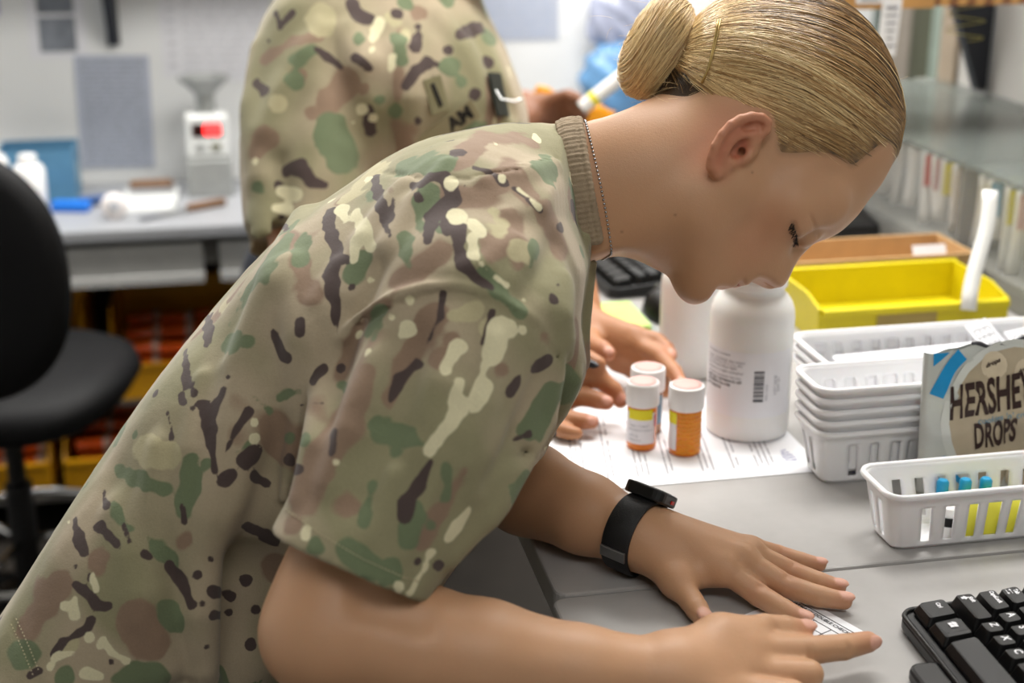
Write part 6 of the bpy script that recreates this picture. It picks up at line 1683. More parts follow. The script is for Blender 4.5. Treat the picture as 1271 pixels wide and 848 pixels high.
def camo_attrs(me, P, sets, seed, axis, traced=True, F_=None, sc=1.0):
    ax = np.asarray(axis, float); ax /= np.linalg.norm(ax); s = np.cross(ax, [0, 0, 1.0]); s /= np.linalg.norm(s)
    a = P @ ax * sc; b = P @ s * sc; c = P[:, 2] * sc
    def nz(fa, fb, sd): return vnoise(np.stack([a * fa, b * fb, c * fb], 1), sd) + .45 * vnoise(np.stack([a * fa * 2.3, b * fb * 2.3, c * fb * 2.3], 1), sd + 1)
    wig = .0015 * vnoise(P * 170, seed + 9) + .0022 * vnoise(P * 75, seed + 8)
    wig2 = .0022 * vnoise(P * 150, seed + 5) + .0045 * vnoise(P * 60, seed + 6)
    F = {}
    if traced:
        for n_, bl in sets.items(): F[n_] = blob_field(P, bl, F_) + (wig if n_ in ('dark', 'cream') else wig2)
        cov = np.minimum.reduce([F[n_] for n_ in sets]); freeb = np.clip((cov - .018) / .015, 0, 1)
    else:
        for n_ in ('dark', 'cream', 'green', 'brown', 'pale'): F[n_] = np.full(len(P), .05)
        freeb = np.ones(len(P))
    nd = nz(13, 38, seed); F['dark'] = np.minimum(F['dark'], .05 * (1 - freeb) + (.62 - nd) * .020)
    nc = nz(17, 40, seed + 20); F['cream'] = np.minimum(F['cream'], .05 * (1 - freeb) + (.74 - nc) * .020)
    ng = nz(12, 26, seed + 40); F['green'] = np.minimum(F['green'], .05 * (1 - freeb) * .3 + (.46 - ng) * .022)
    nb_ = nz(9, 20, seed + 60); F['brown'] = np.minimum(F['brown'], (.40 - nb_) * .026 + .02 * (1 - freeb) * .5)
    F['tan'] = nz(8, 15, seed + 80) * .03
    for n_, v in F.items(): attr(me, 'c_' + n_, v * 1000)
def camo_material(name, k=1.0):
    m = bpy.data.materials.new(name); m.use_nodes = True; N = m.node_tree.nodes; L = m.node_tree.links; b = N['Principled BSDF']
    tc = N.new('ShaderNodeTexCoord')
    def at(n):
        a = N.new('ShaderNodeAttribute'); a.attribute_name = 'c_' + n; return a.outputs['Fac']
    def step(sock, w0, w1):
        r = N.new('ShaderNodeMapRange'); r.inputs['From Min'].default_value = w0; r.inputs['From Max'].default_value = w1; r.inputs['To Min'].default_value = 1; r.inputs['To Max'].default_value = 0
        L.new(sock, r.inputs['Value']); return r.outputs['Result']
    def C(c): return tuple(v * k for v in lin(c)) + (1,)
    def mix(f, x, y):
        q = N.new('ShaderNodeMix'); q.data_type = 'RGBA'; L.new(f, q.inputs[0])
        if isinstance(x, str): q.inputs[6].default_value = C(x)
        else: L.new(x, q.inputs[6])
        q.inputs[7].default_value = C(y); return q.outputs[2]
    col = mix(step(at('tan'), -9, 9), '#a5977f', '#8a8567')
    col = mix(step(at('brown'), -1.5, 1.2), col, '#87715e')
    col = mix(step(at('pale'), -.8, .8), col, '#aca381')
    col = mix(step(at('green'), -.7, .7), col, '#6a7558')
    col = mix(step(at('dark'), -.35, .35), col, '#4b3f3c')
    col = mix(step(at('cream'), -.4, .4), col, '#cfc8a6')
    nf_ = N.new('ShaderNodeTexNoise'); nf_.inputs['Scale'].default_value = 900; nf_.inputs['Detail'].default_value = 2; L.new(tc.outputs['Object'], nf_.inputs['Vector'])
    nl = N.new('ShaderNodeTexNoise'); nl.inputs['Scale'].default_value = 160; nl.inputs['Detail'].default_value = 3; L.new(tc.outputs['Object'], nl.inputs['Vector'])
    hsv = N.new('ShaderNodeHueSaturation'); mr = N.new('ShaderNodeMapRange'); mr.inputs['To Min'].default_value = .86; mr.inputs['To Max'].default_value = 1.14; L.new(nf_.outputs['Fac'], mr.inputs['Value']); L.new(mr.outputs['Result'], hsv.inputs['Value']); L.new(col, hsv.inputs['Color'])
    L.new(hsv.outputs['Color'], b.inputs['Base Color'])
    b.inputs['Roughness'].default_value = .85; b.inputs['Specular IOR Level'].default_value = .2; b.inputs['Sheen Weight'].default_value = .15; b.inputs['Sheen Roughness'].default_value = .5
    ad = N.new('ShaderNodeMath'); ad.operation = 'ADD'; L.new(nf_.outputs['Fac'], ad.inputs[0]); L.new(nl.outputs['Fac'], ad.inputs[1])
    bp = N.new('ShaderNodeBump'); bp.inputs['Strength'].default_value = .25; bp.inputs['Distance'].default_value = .0012; L.new(ad.outputs[0], bp.inputs['Height']); L.new(bp.outputs['Normal'], b.inputs['Normal'])
    return m
M_CAMO = camo_material('camouflage_cotton')
sv = relax(sv, sf, 1, .4)
shirt = pchild('camouflage_top', sv, sf, M_CAMO)
camo_attrs(shirt.data, sv, dict(dark=DARK, cream=CREAM, green=GREEN, brown=BROWN, pale=PALE), 3, (.68, -.73, 0), True, SH)
M_COLLAR = mat('tan_ribbed_collar', '#93826b', .9, var=.1, scale=120, bump=.3, bscale=900)
pchild('collar_band', *clm, M_COLLAR, parent=shirt, label='plain tan ribbed collar band')
# trousers and boots (mostly below the picture)
TR_ = Field()
for p in LEGS: TR_.u(f_group([p[0], p[1], p[2]], [.088, .072, .060], .02), .03)
TR_.u(f_scone(cp(222, 752, 1.225), cp(120, 915, 1.225), .101, .102, ZA, .70), .03)
allL = np.concatenate([np.array(l) for l in LEGS] + [HIP[None]])
tvv = TR_.mesh(allL.min(0) - .17, allL.max(0) + .17, .009)
trs = pchild('camouflage_trousers', *tvv, M_CAMO); camo_attrs(trs.data, tvv[0], {}, 5, (0, 1, -.3), False)
M_BOOT = mat('tan_boot_suede', '#8a7455', .8, bump=.2)
M_SOLE = mat('dark_rubber_sole', '#2b2622', .7)
def boots(root, ankles, dirv):
    for an in ankles:
        bf = Field(); a = fromW(an[None])[0]; up = upw
        d = np.append(dirv, 0.0); d3 = fromW(CO + d[None])[0]
        base = fromW(np.array([[an[0], an[1], .045]]))[0]
        bf.u(f_group([fromW(np.array([[an[0], an[1], .20]]))[0], base], [.052, .046], .01), .01)
        bf.u(f_group([base, base + d3 * .10, base + d3 * .165 - up * .005], [.044, .042, .036], .01), .02)
        bf.i(lambda P: 0.004 - (CO[2] + P[:, 1] * CU[2] + P[:, 2] * CF[2]), .002)
        v, f_ = bf.mesh(np.minimum(base, base + d3 * .2) - .08, np.maximum(fromW(np.array([[an[0], an[1], .22]]))[0], base + d3 * .2) + .08, .006)
        bo = pchild('boot', v, f_, M_BOOT, root=root)
        bm = NB(); prism(bm, rrect(.27, .092, .042, 5, .075, 0), .0, .022); bmesh.ops.transform(bm, matrix=TR(an[0], an[1], 0) @ Matrix.Rotation(math.atan2(dirv[1], dirv[0]), 4, 'Z'), verts=bm.verts[:])
        so = obj('sole', bm, M_SOLE); so.parent = bo
boots(person, [toW(l[2][None])[0] for l in LEGS], np.array([.99, .1]))
# wrist watch on the far arm
wa = cpz(727, 638, .99); wd_ = LW - cp(727, 638, 1.222); wd_ /= np.linalg.norm(wd_)
WC = cp(727, 638, 1.222) + wd_ * (np.linalg.norm(LW - cp(727, 638, 1.222)) * 1.06)
wn = np.array([.55, .70, -.2]); wn = upw * .8 + np.array([.5, .1, .25]); wn -= wd_ * (wn @ wd_); wn /= np.linalg.norm(wn); wsd = np.cross(wd_, wn)
def arm_r(dirn):
    t = .045
    for _ in range(40):
        v = AL.ev((WC + dirn * t)[None])[0]; t -= v * .9
    return t
bm = NB(); n = 48; rings = []
for k in range(n):
    a = 2 * PI * k / n; dn = wn * math.cos(a) + wsd * math.sin(a); r0 = arm_r(dn)
    ring = []
    for u_, h_ in ((-.0125, .0002), (-.0128, .0022), (-.011, .0034), (.011, .0034), (.0128, .0022), (.0125, .0002)):
        p = WC + dn * (r0 + h_) + wd_ * u_; p = toW(p[None])[0]
        if p[2] < CZ + .0012: p[2] = CZ + .0012
        ring.append(bm.verts.new(p))
    rings.append(ring)
for k in range(n):
    a, b = rings[k], rings[(k + 1) % n]
    for j in range(6): bm.faces.new((a[j], a[(j+1) % 6], b[(j+1) % 6], b[j]))
bmesh.ops.recalc_face_normals(bm, faces=bm.faces[:])
M_RUB = mat('black_rubber_strap', '#161617', .6, bump=.2, bscale=800)
def pworld(name, bm, m, parent=None, **k):
    o = obj(name, bm, m, None, **k)
    o.parent = parent or person
    if parent is None: o.matrix_parent_inverse = Matrix.Translation(-Vector(person.location))
    return o
watch = pworld('wrist_watch', bm, M_RUB, smooth='auto')
rt = arm_r(wn)
Wm = np.stack([wd_ @ np.stack([CR, CU, CF]), wsd @ np.stack([CR, CU, CF]), wn @ np.stack([CR, CU, CF])], 1)
Mw = Matrix([list(Wm[i]) + [0] for i in range(3)] + [[0, 0, 0, 1]]); Mw.translation = Vector(toW((WC + wn * (rt + .0005))[None])[0])
def wpart(name, bm, m, **k):
    bmesh.ops.transform(bm, matrix=Mw, verts=bm.verts[:]); bmesh.ops.recalc_face_normals(bm, faces=bm.faces[:]); return pworld(name, bm, m, watch, **k)
bm = NB(); prism(bm, rrect(.038, .038, .009, 4), 0, .0105); wpart('watch_case', bm, mat('black_watch_resin', '#151516', .35), bevel=.0018)
bm = NB(); prism(bm, rrect(.028, .024, .004, 3), .0103, .0110); wpart('watch_dial', bm, mat('grey_lcd', '#5a6258', .2))
bm = NB(); box(bm, (.0185, .004, .0045), (.003, .005, .003)); wpart('red_button', bm, mat('red_plastic', '#c02a22', .4), label='small red button')
dn = -wn * .25 - wsd * .97; dn = dn / np.linalg.norm(dn)
for sg in (-1, 1):
    dn = wn * -.62 + wsd * sg * .78; dn /= np.linalg.norm(dn); pp = WC + dn * (arm_r(dn) + .0040)
    if dn[2] < 0:
        bm = NB(); box(bm, (0, 0, 0), (.024, .010, .0022))
        Wb = np.stack([wd_ @ np.stack([CR, CU, CF]), np.cross(dn, wd_) @ np.stack([CR, CU, CF]), dn @ np.stack([CR, CU, CF])], 1)
        Mb = Matrix([list(Wb[i]) + [0] for i in range(3)] + [[0, 0, 0, 1]]); Mb.translation = Vector(toW(pp[None])[0])
        bmesh.ops.transform(bm, matrix=Mb, verts=bm.verts[:]); bmesh.ops.recalc_face_normals(bm, faces=bm.faces[:])
        pworld('buckle', bm, mat('steel_buckle', '#8d8d8d', .3, .9), watch, bevel=.0006)
# thread of the hem stitching
bm = NB()
for pts_, n_ in (([(354, 632), (400, 664), (450, 694), (500, 716), (520, 722)], 46), ([(14, 775), (28, 806), (41, 838)], 16), ([(20, 768), (35, 800), (48, 832)], 16)):
    xs_ = np.linspace(0, len(pts_) - 1, n_ * 2); px_ = np.interp(xs_, range(len(pts_)), [p[0] for p in pts_]); py_ = np.interp(xs_, range(len(pts_)), [p[1] for p in pts_])
    Q_ = SH.march(px_, py_) - np.array([0, 0, .0003])
    for k in range(0, len(Q_) - 1, 2):
        if abs(Q_[k][2] - Q_[k + 1][2]) < .02: tube(bm, toW(np.stack([Q_[k], Q_[k] * .2 + Q_[k + 1] * .8])), .00045, 4)
so_ = obj('hem_stitching', bm, mat('pale_thread', '#b5ab8c', .8), kind='stuff'); so_.parent = shirt
# bead chain round the neck
bm = NB()
pl = []
for k in range(120):
    a = 2 * PI * k / 120
    c0 = HP(739, 238); dn = ce1 * math.cos(a) + ce2 * math.sin(a)
    t = .05
    for _ in range(30): t -= HF0.ev((c0 + dn * t)[None])[0] * .9
    pl.append(c0 + dn * (t + .0008) + cn * .0012 * math.sin(a * 2))
for p in pl: bmesh.ops.create_icosphere(bm, subdivisions=1, radius=.00125, matrix=Matrix.Translation(toW(p[None])[0]))
pworld('bead_chain', bm, mat('steel_beads', '#a9a9ab', .25, 1.0), smooth=True, kind='stuff')
# ------------------------------------------------------------------ the standing person behind, and a third one farther back
def placed_head(src, chin_to, ang, yaw, scale=1.0):
    V0 = (src - HP(867, 377)) * scale
    ca, sa = math.cos(math.radians(ang)), math.sin(math.radians(ang)); cy, sy = math.cos(math.radians(yaw)), math.sin(math.radians(yaw))
    X = V0[:, 0] * ca - V0[:, 1] * sa; Y = V0[:, 0] * sa + V0[:, 1] * ca; Z_ = V0[:, 2]
    X2 = X * cy + Z_ * sy; Z2 = -X * sy + Z_ * cy
    return np.stack([X2, Y, Z2], 1) + chin_to
def simple_person(label, P, loc_root):
    root = empty('person', loc_root, label, 'person')
    return root
def wpt(x, y, z): return fromW(np.array([[x, y, z]]))[0]
M_HAIRD = hair_material('dark_brown_hair', '#1d1511', '#34261c', '#4f3a29')
def pjoin(root, parts, m):
    V, F = join_vf(parts); return pchild('body', V, F, m, root=root)
# ---- second person
hipsB = cp(422, 640, 2.0); hw = toW(hipsB[None])[0]
p2 = simple_person('person in a camouflage top standing behind the bending person, face out of the picture', None, (hw[0], hw[1], 0))
chin = cp(574, 7, 1.86)
hd2 = placed_head(hv[0], chin, 22, -12)
cap2 = placed_head(capV, chin, 22, -12, 1.0)
# drop the long neck tail of the copied head
LA = np.array([.22, 0, .975])
B2 = Field()
B2.u(f_scone(hipsB, cp(505, 130, 1.93), .10, .11, LA, .68), .02)
B2.u(f_scone(cp(505, 130, 1.93), cp(490, 0, 1.93), .11, .085, LA, .62), .03)
B2.u(f_group([cp(405, 60, 1.80), cp(372, 230, 1.755), cp(385, 385, 1.70)], [.055, .046, .042]), .02)
B2.u(f_group([cp(385, 385, 1.70), cp(520, 425, 1.62), cp(672, 468, 1.535)], [.042, .037, .027]), .01)
B2.u(f_group([cp(560, 70, 2.08), cp(600, 170, 2.0), cp(668, 235, 1.86)], [.055, .046, .041]), .02)
B2.u(f_group([cp(668, 235, 1.86), cp(696, 318, 1.75), cp(722, 402, 1.655)], [.041, .036, .027]), .01)
legs2 = []
for s in (-1, 1):
    a = np.array([hw[0], hw[1] + s * .10, hw[2] - .02]); k_ = np.array([hw[0] + .005, hw[1] + s * .11, .48]); an = np.array([hw[0] - .03, hw[1] + s * .12, .09])
    legs2.append((a, k_, an)); B2.u(f_group([wpt(*a), wpt(*k_), wpt(*an)], [.085, .056, .038]), .03)
q = np.concatenate([np.array([hipsB, cp(505, -30, 1.7), cp(520, 0, 2.2), cp(672, 468, 1.53), cp(722, 402, 1.655), cp(330, 200, 1.70)]), np.array([wpt(*l[2]) for l in legs2])])
b2 = B2.mesh(q.min(0) - .15, q.max(0) + .15, .0075)
HN = Field()                                       # the two hands reaching for the vials
wA = cp(722, 404, 1.650)
A_i = [cp(786, 416, 1.600), cp(815, 423, 1.590), cp(827, 433, 1.580), cp(833, 441, 1.572)]
A_m = [cp(786, 427, 1.595), cp(820, 443, 1.570), cp(837, 462, 1.545), cp(845, 476, 1.530)]
A_r = [cp(778, 440, 1.600), cp(808, 456, 1.580), cp(822, 474, 1.560), cp(826, 486, 1.550)]
A_p = [cp(766, 450, 1.610), cp(792, 466, 1.600), cp(802, 480, 1.585), cp(806, 490, 1.575)]
HN.u(f_group([cp(710, 368, 1.695), wA], [.029, .026]), .01)
for fpt, r in ((A_i, .0095), (A_m, .0098), (A_r, .0092), (A_p, .008)):
    HN.u(f_group([wA, fpt[0]], [.021, r * 1.25]), .012); HN.u(f_group(fpt, [r * 1.15, r, r * .9, r * .75]), .006)
HN.u(f_group([cp(730, 416, 1.62), cp(735, 428, 1.585), cp(748, 434, 1.565), cp(755, 439, 1.557)], [.014, .0115, .0102, .0085]), .01)
wB = cp(672, 470, 1.535)
for pts, r in (([cp(716, 466, 1.505), cp(745, 471, 1.500), cp(761, 484, 1.500), cp(770, 498, 1.500)], .0102), ([cp(706, 492, 1.500), cp(728, 493, 1.490), cp(742, 497, 1.485), cp(753, 500, 1.482)], .0100), ([cp(692, 514, 1.490), cp(710, 521, 1.475), cp(724, 523, 1.472), cp(735, 524, 1.470)], .0092), ([cp(684, 528, 1.485), cp(698, 534, 1.462), cp(708, 537, 1.460), cp(716, 538, 1.458)], .0082)):
    HN.u(f_group([wB, pts[0]], [.023, r * 1.25]), .012); HN.u(f_group(pts, [r * 1.15, r, r * .92, r * .78]), .005)
HN.u(f_group([wB, cp(708, 452, 1.515), cp(728, 446, 1.500), cp(742, 452, 1.494)], [.020, .0125, .0105, .0085]), .01)
HN.i(lambda P: (CZ + 0.003) - (CO[2] + P[:, 1] * CU[2] + P[:, 2] * CF[2]) - 10.0 * ((P[:, 0] * CR[0] + P[:, 1] * CU[0] + P[:, 2] * CF[0]) < 0.20), .002)
b2h = HN.mesh((cp(640, 400, 1.6)[0], cp(700, 560, 1.5)[1], 1.43), (cp(870, 400, 1.6)[0], cp(700, 345, 1.6)[1], 1.74), .0024)
hk = hd2
body2 = pjoin(p2, [(hd2, hv[1]), b2, b2h], M_SKIN2)
red2 = np.zeros(len(body2.data.vertices)); nv_ = len(red2); base_i = len(hd2) + len(b2[0])
nail2 = np.zeros(nv_); VH = b2h[0]
for tip, prev in ((A_i[3], A_i[2]), (A_m[3], A_m[2]), (cp(755, 439, 1.557), cp(748, 434, 1.565)), (cp(770, 498, 1.5), cp(761, 484, 1.5)), (cp(753, 500, 1.482), cp(742, 497, 1.485)), (cp(735, 524, 1.47), cp(724, 523, 1.472))):
    c = tip + upw * .004 - np.array([0, 0, .004]); nail2[base_i:] = np.maximum(nail2[base_i:], .8 * soft(np.linalg.norm(VH - c, axis=1) - .0058, .001))
    red2[base_i:] = np.maximum(red2[base_i:], .25 * soft(np.linalg.norm(VH - tip, axis=1) - .012, .01))
attr(body2.data, 'nail', nail2); attr(body2.data, 'red', red2)
h2 = pchild('hair', cap2, capF, M_HAIRD, root=p2); attr(h2.data, 'tone', ctone)
SILH2 = Poly2([(600, -90), (607, 0), (625, 40), (640, 85), (651, 120), (658, 150), (664, 200), (660, 330), (640, 460), (620, 700), (250, 700), (290, 420), (303, 303), (297, 250), (292, 180), (293, 112), (303, 60), (322, 25), (345, -8), (400, -60), (480, -95)], pad=120, step=2)
S2 = Field()
S2.u(f_scone(cp(420, 610, 2.0), cp(450, 420, 1.97), .116, .128, LA, .68), .02)
S2.u(f_scone(cp(450, 420, 1.97), cp(515, 140, 1.93), .130, .148, LA, .68), .02)
S2.u(f_scone(cp(515, 140, 1.93), cp(495, 0, 1.93), .145, .105, LA, .60), .03)
S2.u(f_ell(cp(565, 170, 1.88), np.eye(3), (.095, .12, .12)), .04)
sc2 = cp(372, 305, 1.725); sn2 = np.array([.10, -.99, -.1])
S2.u(f_sleeve([cp(408, 55, 1.80), cp(382, 190, 1.76), sc2, cp(372, 350, 1.715)], [.092, .086, .080, .078], sc2, sn2, wall=.009), .016)
S2.u(f_sleeve([cp(560, 70, 2.08), cp(598, 190, 2.0), cp(640, 225, 1.93), cp(660, 240, 1.9)], [.075, .066, .062, .06], cp(640, 225, 1.93), np.array([.6, -.5, -.5]), wall=.009), .016)
S2.i(lambda P: SILH2.persp(P), .02)
B2ops = Field(); B2ops.ops = list(S2.ops)
def rg2(pts, r, sink, k=.02, mode='u'):
    Q = B2ops.march([p[0] for p in pts], [p[1] for p in pts], 1.2, 2.6) + np.array([0, 0, sink])
    S2.add(mode, f_group(list(Q), [r * a for a in np.interp(np.linspace(0, 1, len(Q)), [0, .3, .7, 1], [.6, 1, 1, .6])]), k)
rg2([(398, 40), (380, 70), (350, 120), (330, 160)], .016, .011); rg2([(385, 60), (395, 130), (385, 220), (370, 290)], .017, .012); rg2([(320, 60), (312, 130), (322, 220)], .015, .011)
rg2([(460, 90), (475, 140), (483, 180)], .010, -.002, .02, 's'); rg2([(430, 40), (452, 80), (470, 130)], .015, .010); rg2([(500, 60), (505, 120), (498, 190)], .014, .010); rg2([(540, 20), (570, 60), (600, 120)], .013, .009)
rg2([(345, 200), (350, 250), (345, 290)], .010, -.003, .02, 's'); rg2([(590, 40), (612, 90), (640, 140)], .008, -.002, .016, 's')
S2.d(lambda P: (.0022 * vnoise(np.stack([P[:, 1] * 8, P[:, 0] * 22, P[:, 2] * 16], 1), 14) + .0008 * vnoise(P * 50, 15)).astype(np.float32))
q2 = np.array([cp(240, 640, 2.0), cp(690, -60, 1.9), cp(300, 200, 1.6), cp(600, 100, 2.25)])
s2m = S2.mesh(q2.min(0) - np.array([0.02, .12, 0]), q2.max(0) + np.array([.03, .03, .06]), .0048)
C3 = (270, 0, 2.569)
D2 = crop([[(185,40,8),(200,85,12),(238,40,10)],[(315,157,8),(350,182,11),(395,215,6)],[(440,185,14),(482,215,18)],[(125,265,14),(150,290,18)],[(600,275,16),(635,225,18),(670,200,20)],[(640,115,14),(630,150,20)],[(430,15,22),(450,50,18),(485,60,20)],[(570,45,20)],[(690,255,12),(705,290,8),(700,335,14)],[(480,350,14),(490,420,20)],[(225,545,22),(270,530,24),(300,580,20),(345,590,10)],[(195,590,14)],[(820,300,20)],[(775,110,18),(830,88,24)],[(862,200,20)],[(640,385,12)],[(735,160,16)],[(100,140,14)],[(160,130,9)],[(700,205,10)],[(640,85,10)],[(880,60,14)],[(205,690,10)]], *C3)
K2 = crop([[(460,347,17)],[(497,378,12)],[(205,612,18),(255,625,20)],[(185,660,16),(225,668,18)],[(120,515,10)],[(100,745,10)],[(560,180,14),(555,220,14)],[(515,70,18),(495,120,14)],[(490,160,9)],[(430,390,6)],[(240,760,12)]], *C3)
G2 = crop([[(300,160,20),(250,190,28)],[(360,420,60),(400,490,60)],[(450,120,26)],[(575,130,28),(585,190,20)],[(740,210,34)],[(600,10,26)],[(520,320,20)],[(240,255,26)],[(140,60,14)],[(870,120,30)],[(560,350,24)],[(780,260,20)],[(130,600,20)]], *C3)
W2 = crop([[(150,190,16),(240,140,16),(320,115,16)],[(410,260,50),(350,330,40)],[(150,440,44),(120,480,30)],[(250,240,26)],[(470,280,20)],[(640,40,26)],[(300,360,26)]], *C3)
L2 = crop([[(330,60,50)],[(600,110,20)],[(190,330,26)],[(560,60,30)]], *C3)
sh2 = pchild('camouflage_top', *s2m, M_CAMO, root=p2)
camo_attrs(sh2.data, s2m[0], dict(dark=D2, cream=K2, green=G2, brown=W2, pale=L2), 23, (.1, 1, 0), True, S2, .8)
def trousers(root, hips, legs, seed, r0=.105):
    f = Field()
    for a, k_, an in legs: f.u(f_group([wpt(a[0], a[1], a[2] + .05), wpt(*k_), wpt(*an)], [r0, .080, .066], .02), .03)
    f.u(f_scone(hips, hips + upw * .12, .118, .115, LA, .72), .03)
    q = np.array([wpt(*l[2]) for l in legs] + [hips + upw * .14]); m = f.mesh(q.min(0) - .2, q.max(0) + .2, .010)
    t = pchild('camouflage_trousers', *m, M_CAMO, root=root); camo_attrs(t.data, m[0], {}, seed, (0, 1, -.3), False)
trousers(p2, hipsB, legs2, 31)
boots(p2, [l[2] for l in legs2], np.array([1.0, .05]))
# chest details of the second person: cloth tab, name strip, dark pocket with a pen
def on2(px, py): return S2.march([px], [py], 1.2, 2.6)[0]
def patch2(name, px, py, w, h, ang, m, thick=.0016, off=.001):
    p = on2(px, py); g = S2.grad(p[None], .004)[0]
    u_ = np.array([math.cos(math.radians(ang)), math.sin(math.radians(ang)), 0]); u_ -= g * (u_ @ g); u_ /= np.linalg.norm(u_); v_ = np.cross(g, u_)
    if v_[1] < 0: v_ = -v_
    B_ = np.stack([CR, CU, CF]); uw, vw, nw = u_ @ B_, v_ @ B_, g @ B_
    M_ = Matrix([[uw[i], vw[i], nw[i], 0] for i in range(3)] + [[0, 0, 0, 1]]); M_.translation = Vector(toW((p + g * off)[None])[0])
    bm = NB(); box(bm, (0, 0, 0), (w, h, thick)); bmesh.ops.transform(bm, matrix=M_, verts=bm.verts[:]); bmesh.ops.recalc_face_normals(bm, faces=bm.faces[:])
    o = obj(name, bm, m, bevel=.0008); o.parent = p2; o.matrix_parent_inverse = Matrix.Translation(-Vector(p2.location))
    return o, M_
M_TAPE = mat('khaki_strip', '#8d8466', .85); M_BTH = mat('black_thread', '#191614', .8)
o, M_ = patch2('name_strip', 556, 158, .085, .026, 33, M_TAPE)
o2 = text('AM', .024, M_BTH, p2, M_ @ TR(.018, 0, .0012), bold=.001); o2.matrix_local = Matrix.Translation(-Vector(p2.location)) @ M_ @ TR(.018, 0, .0012)
patch2('rank_tab', 541, 118, .026, .044, 14, mat('olive_tab', '#7f7a5c', .9))
patch2('rank_mark', 541, 118, .006, .030, 22, M_BTH, .0016, .0022)
patch2('pocket_flap', 617, 118, .034, .055, 12, mat('dark_green_pocket', '#23261e', .8), .004, .002)
bm = NB(); pp = on2(618, 120); P3 = [toW((pp + np.array([dx, dy, -.010]))[None])[0] for dx, dy in ((-.010, .018), (.004, -.005), (.022, -.008), (.030, -.004))]
tube(bm, P3, .0014, 8); o = obj('pen_clip', bm, M_CHR, smooth=True); o.parent = p2; o.matrix_parent_inverse = Matrix.Translation(-Vector(p2.location))
t = empty('pen', toW(cp(731, 451, 1.480)[None])[0], 'black pen held in the reaching hand beside the vials', 'pen')
bm = NB(); d_ = Vector(toW(cp(744, 456, 1.474)[None])[0] - toW(cp(690, 440, 1.51)[None])[0]); tube(bm, [tuple(-d_ * .9), tuple(d_ * .12), tuple(d_ * .22)], [.0042, .0042, .001], 10); obj('barrel', bm, mat('black_pen', '#23262e', .35), t, smooth='auto')
# ---- third person
hips3 = wpt(.245, 2.46, .86); h3w = np.array([.245, 2.46, .86])
p3 = simple_person('person mostly hidden behind the standing one, hand raised with a white marker', None, (.245, 2.46, 0))
sh3 = wpt(.27, 2.46, 1.33)
B3 = Field(); B3.u(f_scone(hips3, sh3, .10, .10, LA, .66), .02); B3.u(f_group([sh3, wpt(.28, 2.46, 1.47)], [.07, .056]), .03)
el3 = wpt(.38, 2.32, 1.06); wr3 = cp(668, 140, 2.46)
B3.u(f_group([wpt(.28, 2.28, 1.36), el3, wr3], [.052, .042, .029]), .02)
B3.u(f_group([wpt(.26, 2.66, 1.36), wpt(.34, 2.72, 1.08), wpt(.56, 2.68, 1.06)], [.052, .042, .03]), .02)
B3.u(f_group([wpt(.56, 2.68, 1.06), wpt(.62, 2.66, 1.05)], [.03, .026]), .01)
legs3 = []
for s in (-1, 1):
    a = np.array([.235, 2.46 + s * .10, .84]); k_ = np.array([.20, 2.46 + s * .11, .48]); an = np.array([.17, 2.46 + s * .12, .09]); legs3.append((a, k_, an))
    B3.u(f_group([wpt(*a), wpt(*k_), wpt(*an)], [.085, .056, .038]), .03)
# the hand with thumb and four bent fingers round the marker
for pts, r in (([cp(694, 126, 2.43), cp(710, 124, 2.40), cp(721, 129, 2.39), cp(726, 135, 2.39)], .0105), ([cp(695, 134, 2.43), cp(712, 134, 2.395), cp(722, 139, 2.39), cp(725, 145, 2.395)], .0105), ([cp(693, 142, 2.44), cp(709, 144, 2.41), cp(718, 149, 2.405), cp(720, 154, 2.41)], .010), ([cp(690, 149, 2.45), cp(703, 153, 2.43), cp(711, 156, 2.425), cp(713, 160, 2.43)], .009)):
    B3.u(f_group([wr3, pts[0]], [.026, r * 1.4]), .012); B3.u(f_group(pts, [r * 1.2, r, r * .95, r * .85]), .005)
B3.u(f_group([wr3, cp(688, 124, 2.42), cp(705, 118, 2.39), cp(717, 122, 2.375)], [.022, .013, .011, .009]), .01)
q = np.array([wpt(*l[2]) for l in legs3] + [wpt(.28, 2.46, 1.5), wr3, cp(730, 120, 2.38), wpt(.65, 2.66, 1.05), wpt(.26, 2.69, 1.3)])
b3 = B3.mesh(q.min(0) - .13, q.max(0) + .13, .0065)
chin3 = wpt(.40, 2.44, 1.46)
hd3 = placed_head(hv[0], chin3, 40, 0)
pjoin(p3, [(hd3, hv[1]), b3], skin_material('deep_tan_skin', '#8c6049'))
h3 = pchild('hair', placed_head(capV, chin3, 40, 0), capF, M_HAIRD, root=p3); attr(h3.data, 'tone', ctone)
S3 = Field(); S3.u(f_scone(hips3 - upw * .05, sh3, .128, .130, LA, .64), .02); S3.u(f_scone(sh3, wpt(.28, 2.46, 1.43), .12, .07, LA, .7), .03)
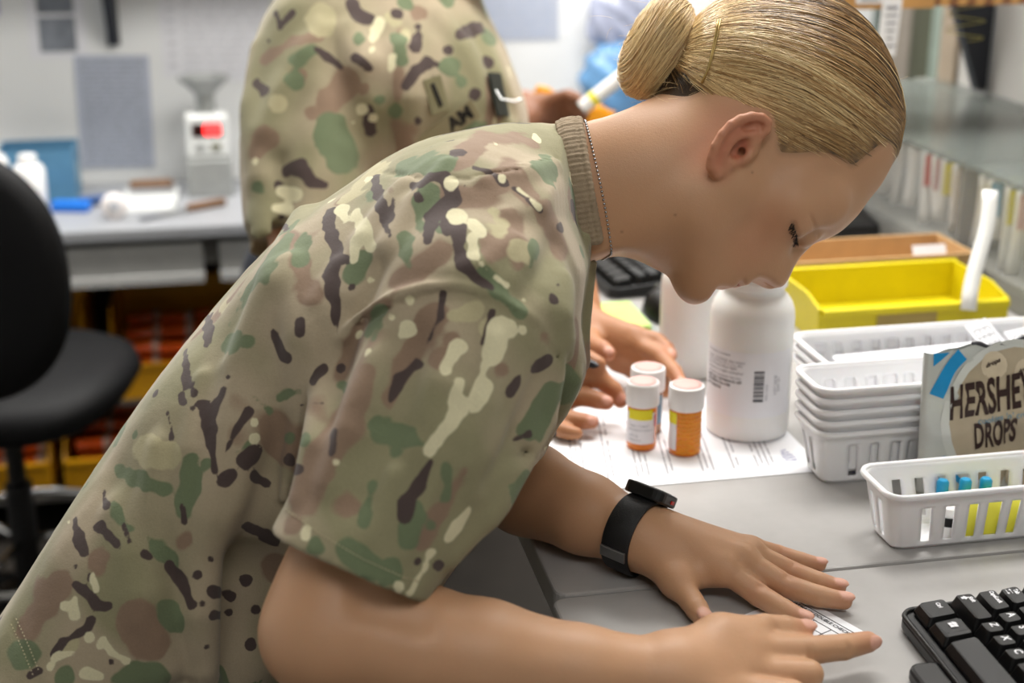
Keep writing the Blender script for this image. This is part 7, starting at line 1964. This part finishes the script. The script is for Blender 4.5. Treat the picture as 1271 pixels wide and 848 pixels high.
for pts, c_ in (([wpt(.28, 2.28, 1.36), wpt(.335, 2.30, 1.20), wpt(.36, 2.31, 1.13)], None), ([wpt(.26, 2.66, 1.36), wpt(.305, 2.70, 1.22), wpt(.325, 2.71, 1.15)], None)): S3.u(f_group(pts, [.078, .068, .064]), .02)
q = np.array([hips3 - upw * .1, sh3, wpt(.28, 2.14, 1.4), wpt(.28, 2.76, 1.45)]); s3m = S3.mesh(q.min(0) - .18, q.max(0) + .18, .010)
s3o = pchild('camouflage_top', *s3m, M_CAMO, root=p3); camo_attrs(s3o.data, s3m[0], {}, 41, (0, 1, -.3), False)
trousers(p3, hips3, legs3, 51); boots(p3, [l[2] for l in legs3], np.array([1.0, 0.0]))
# what the third person holds
mk0, mk1 = Vector(toW(cp(722, 134, 2.375)[None])[0]), Vector(toW(cp(776, 92, 2.36)[None])[0])
t = empty('marker', mk0, 'white marker with a yellow band held up in the raised hand', 'marker')
dv_ = mk1 - mk0
bm = NB(); tube(bm, [(0, 0, 0), tuple(dv_ * .22)], .0125, 14); obj('cap', bm, M_WPL, t, smooth='auto')
bm = NB(); tube(bm, [tuple(dv_ * .22), tuple(dv_ * .34)], .0126, 14); obj('band', bm, M_YEL, t, smooth='auto')
bm = NB(); tube(bm, [tuple(dv_ * .34), tuple(dv_)], .0122, 14); obj('barrel', bm, M_WPL, t, smooth='auto')
M_ORV = mat('orange_yellow_plastic', '#f0a01c', .35)
for (px, py, d, w, lab) in ((742, 146, 2.44, .050, 'orange yellow packet just under the white marker'), (675, 118, 2.50, .034, 'orange yellow packet behind the raised hand')):
    t = empty('pill_packet', toW(cp(px, py, d)[None])[0], lab, 'packet', 'orange packets by the raised hand')
    bm = NB(); box(bm, (0, 0, 0), (w, .02, w * .8), Matrix.Rotation(.4, 3, 'Y')); bmesh.ops.subdivide_edges(bm, edges=bm.edges[:], cuts=3, use_grid_fill=True)
    for v in bm.verts: v.co.y *= .35 + .65 * max(0, 1 - (abs(v.co.x) / (w * .62)) ** 2); v.co.z += .002 * math.sin(v.co.x * 210)
    obj('packet_body', bm, M_ORV, t, smooth=True)
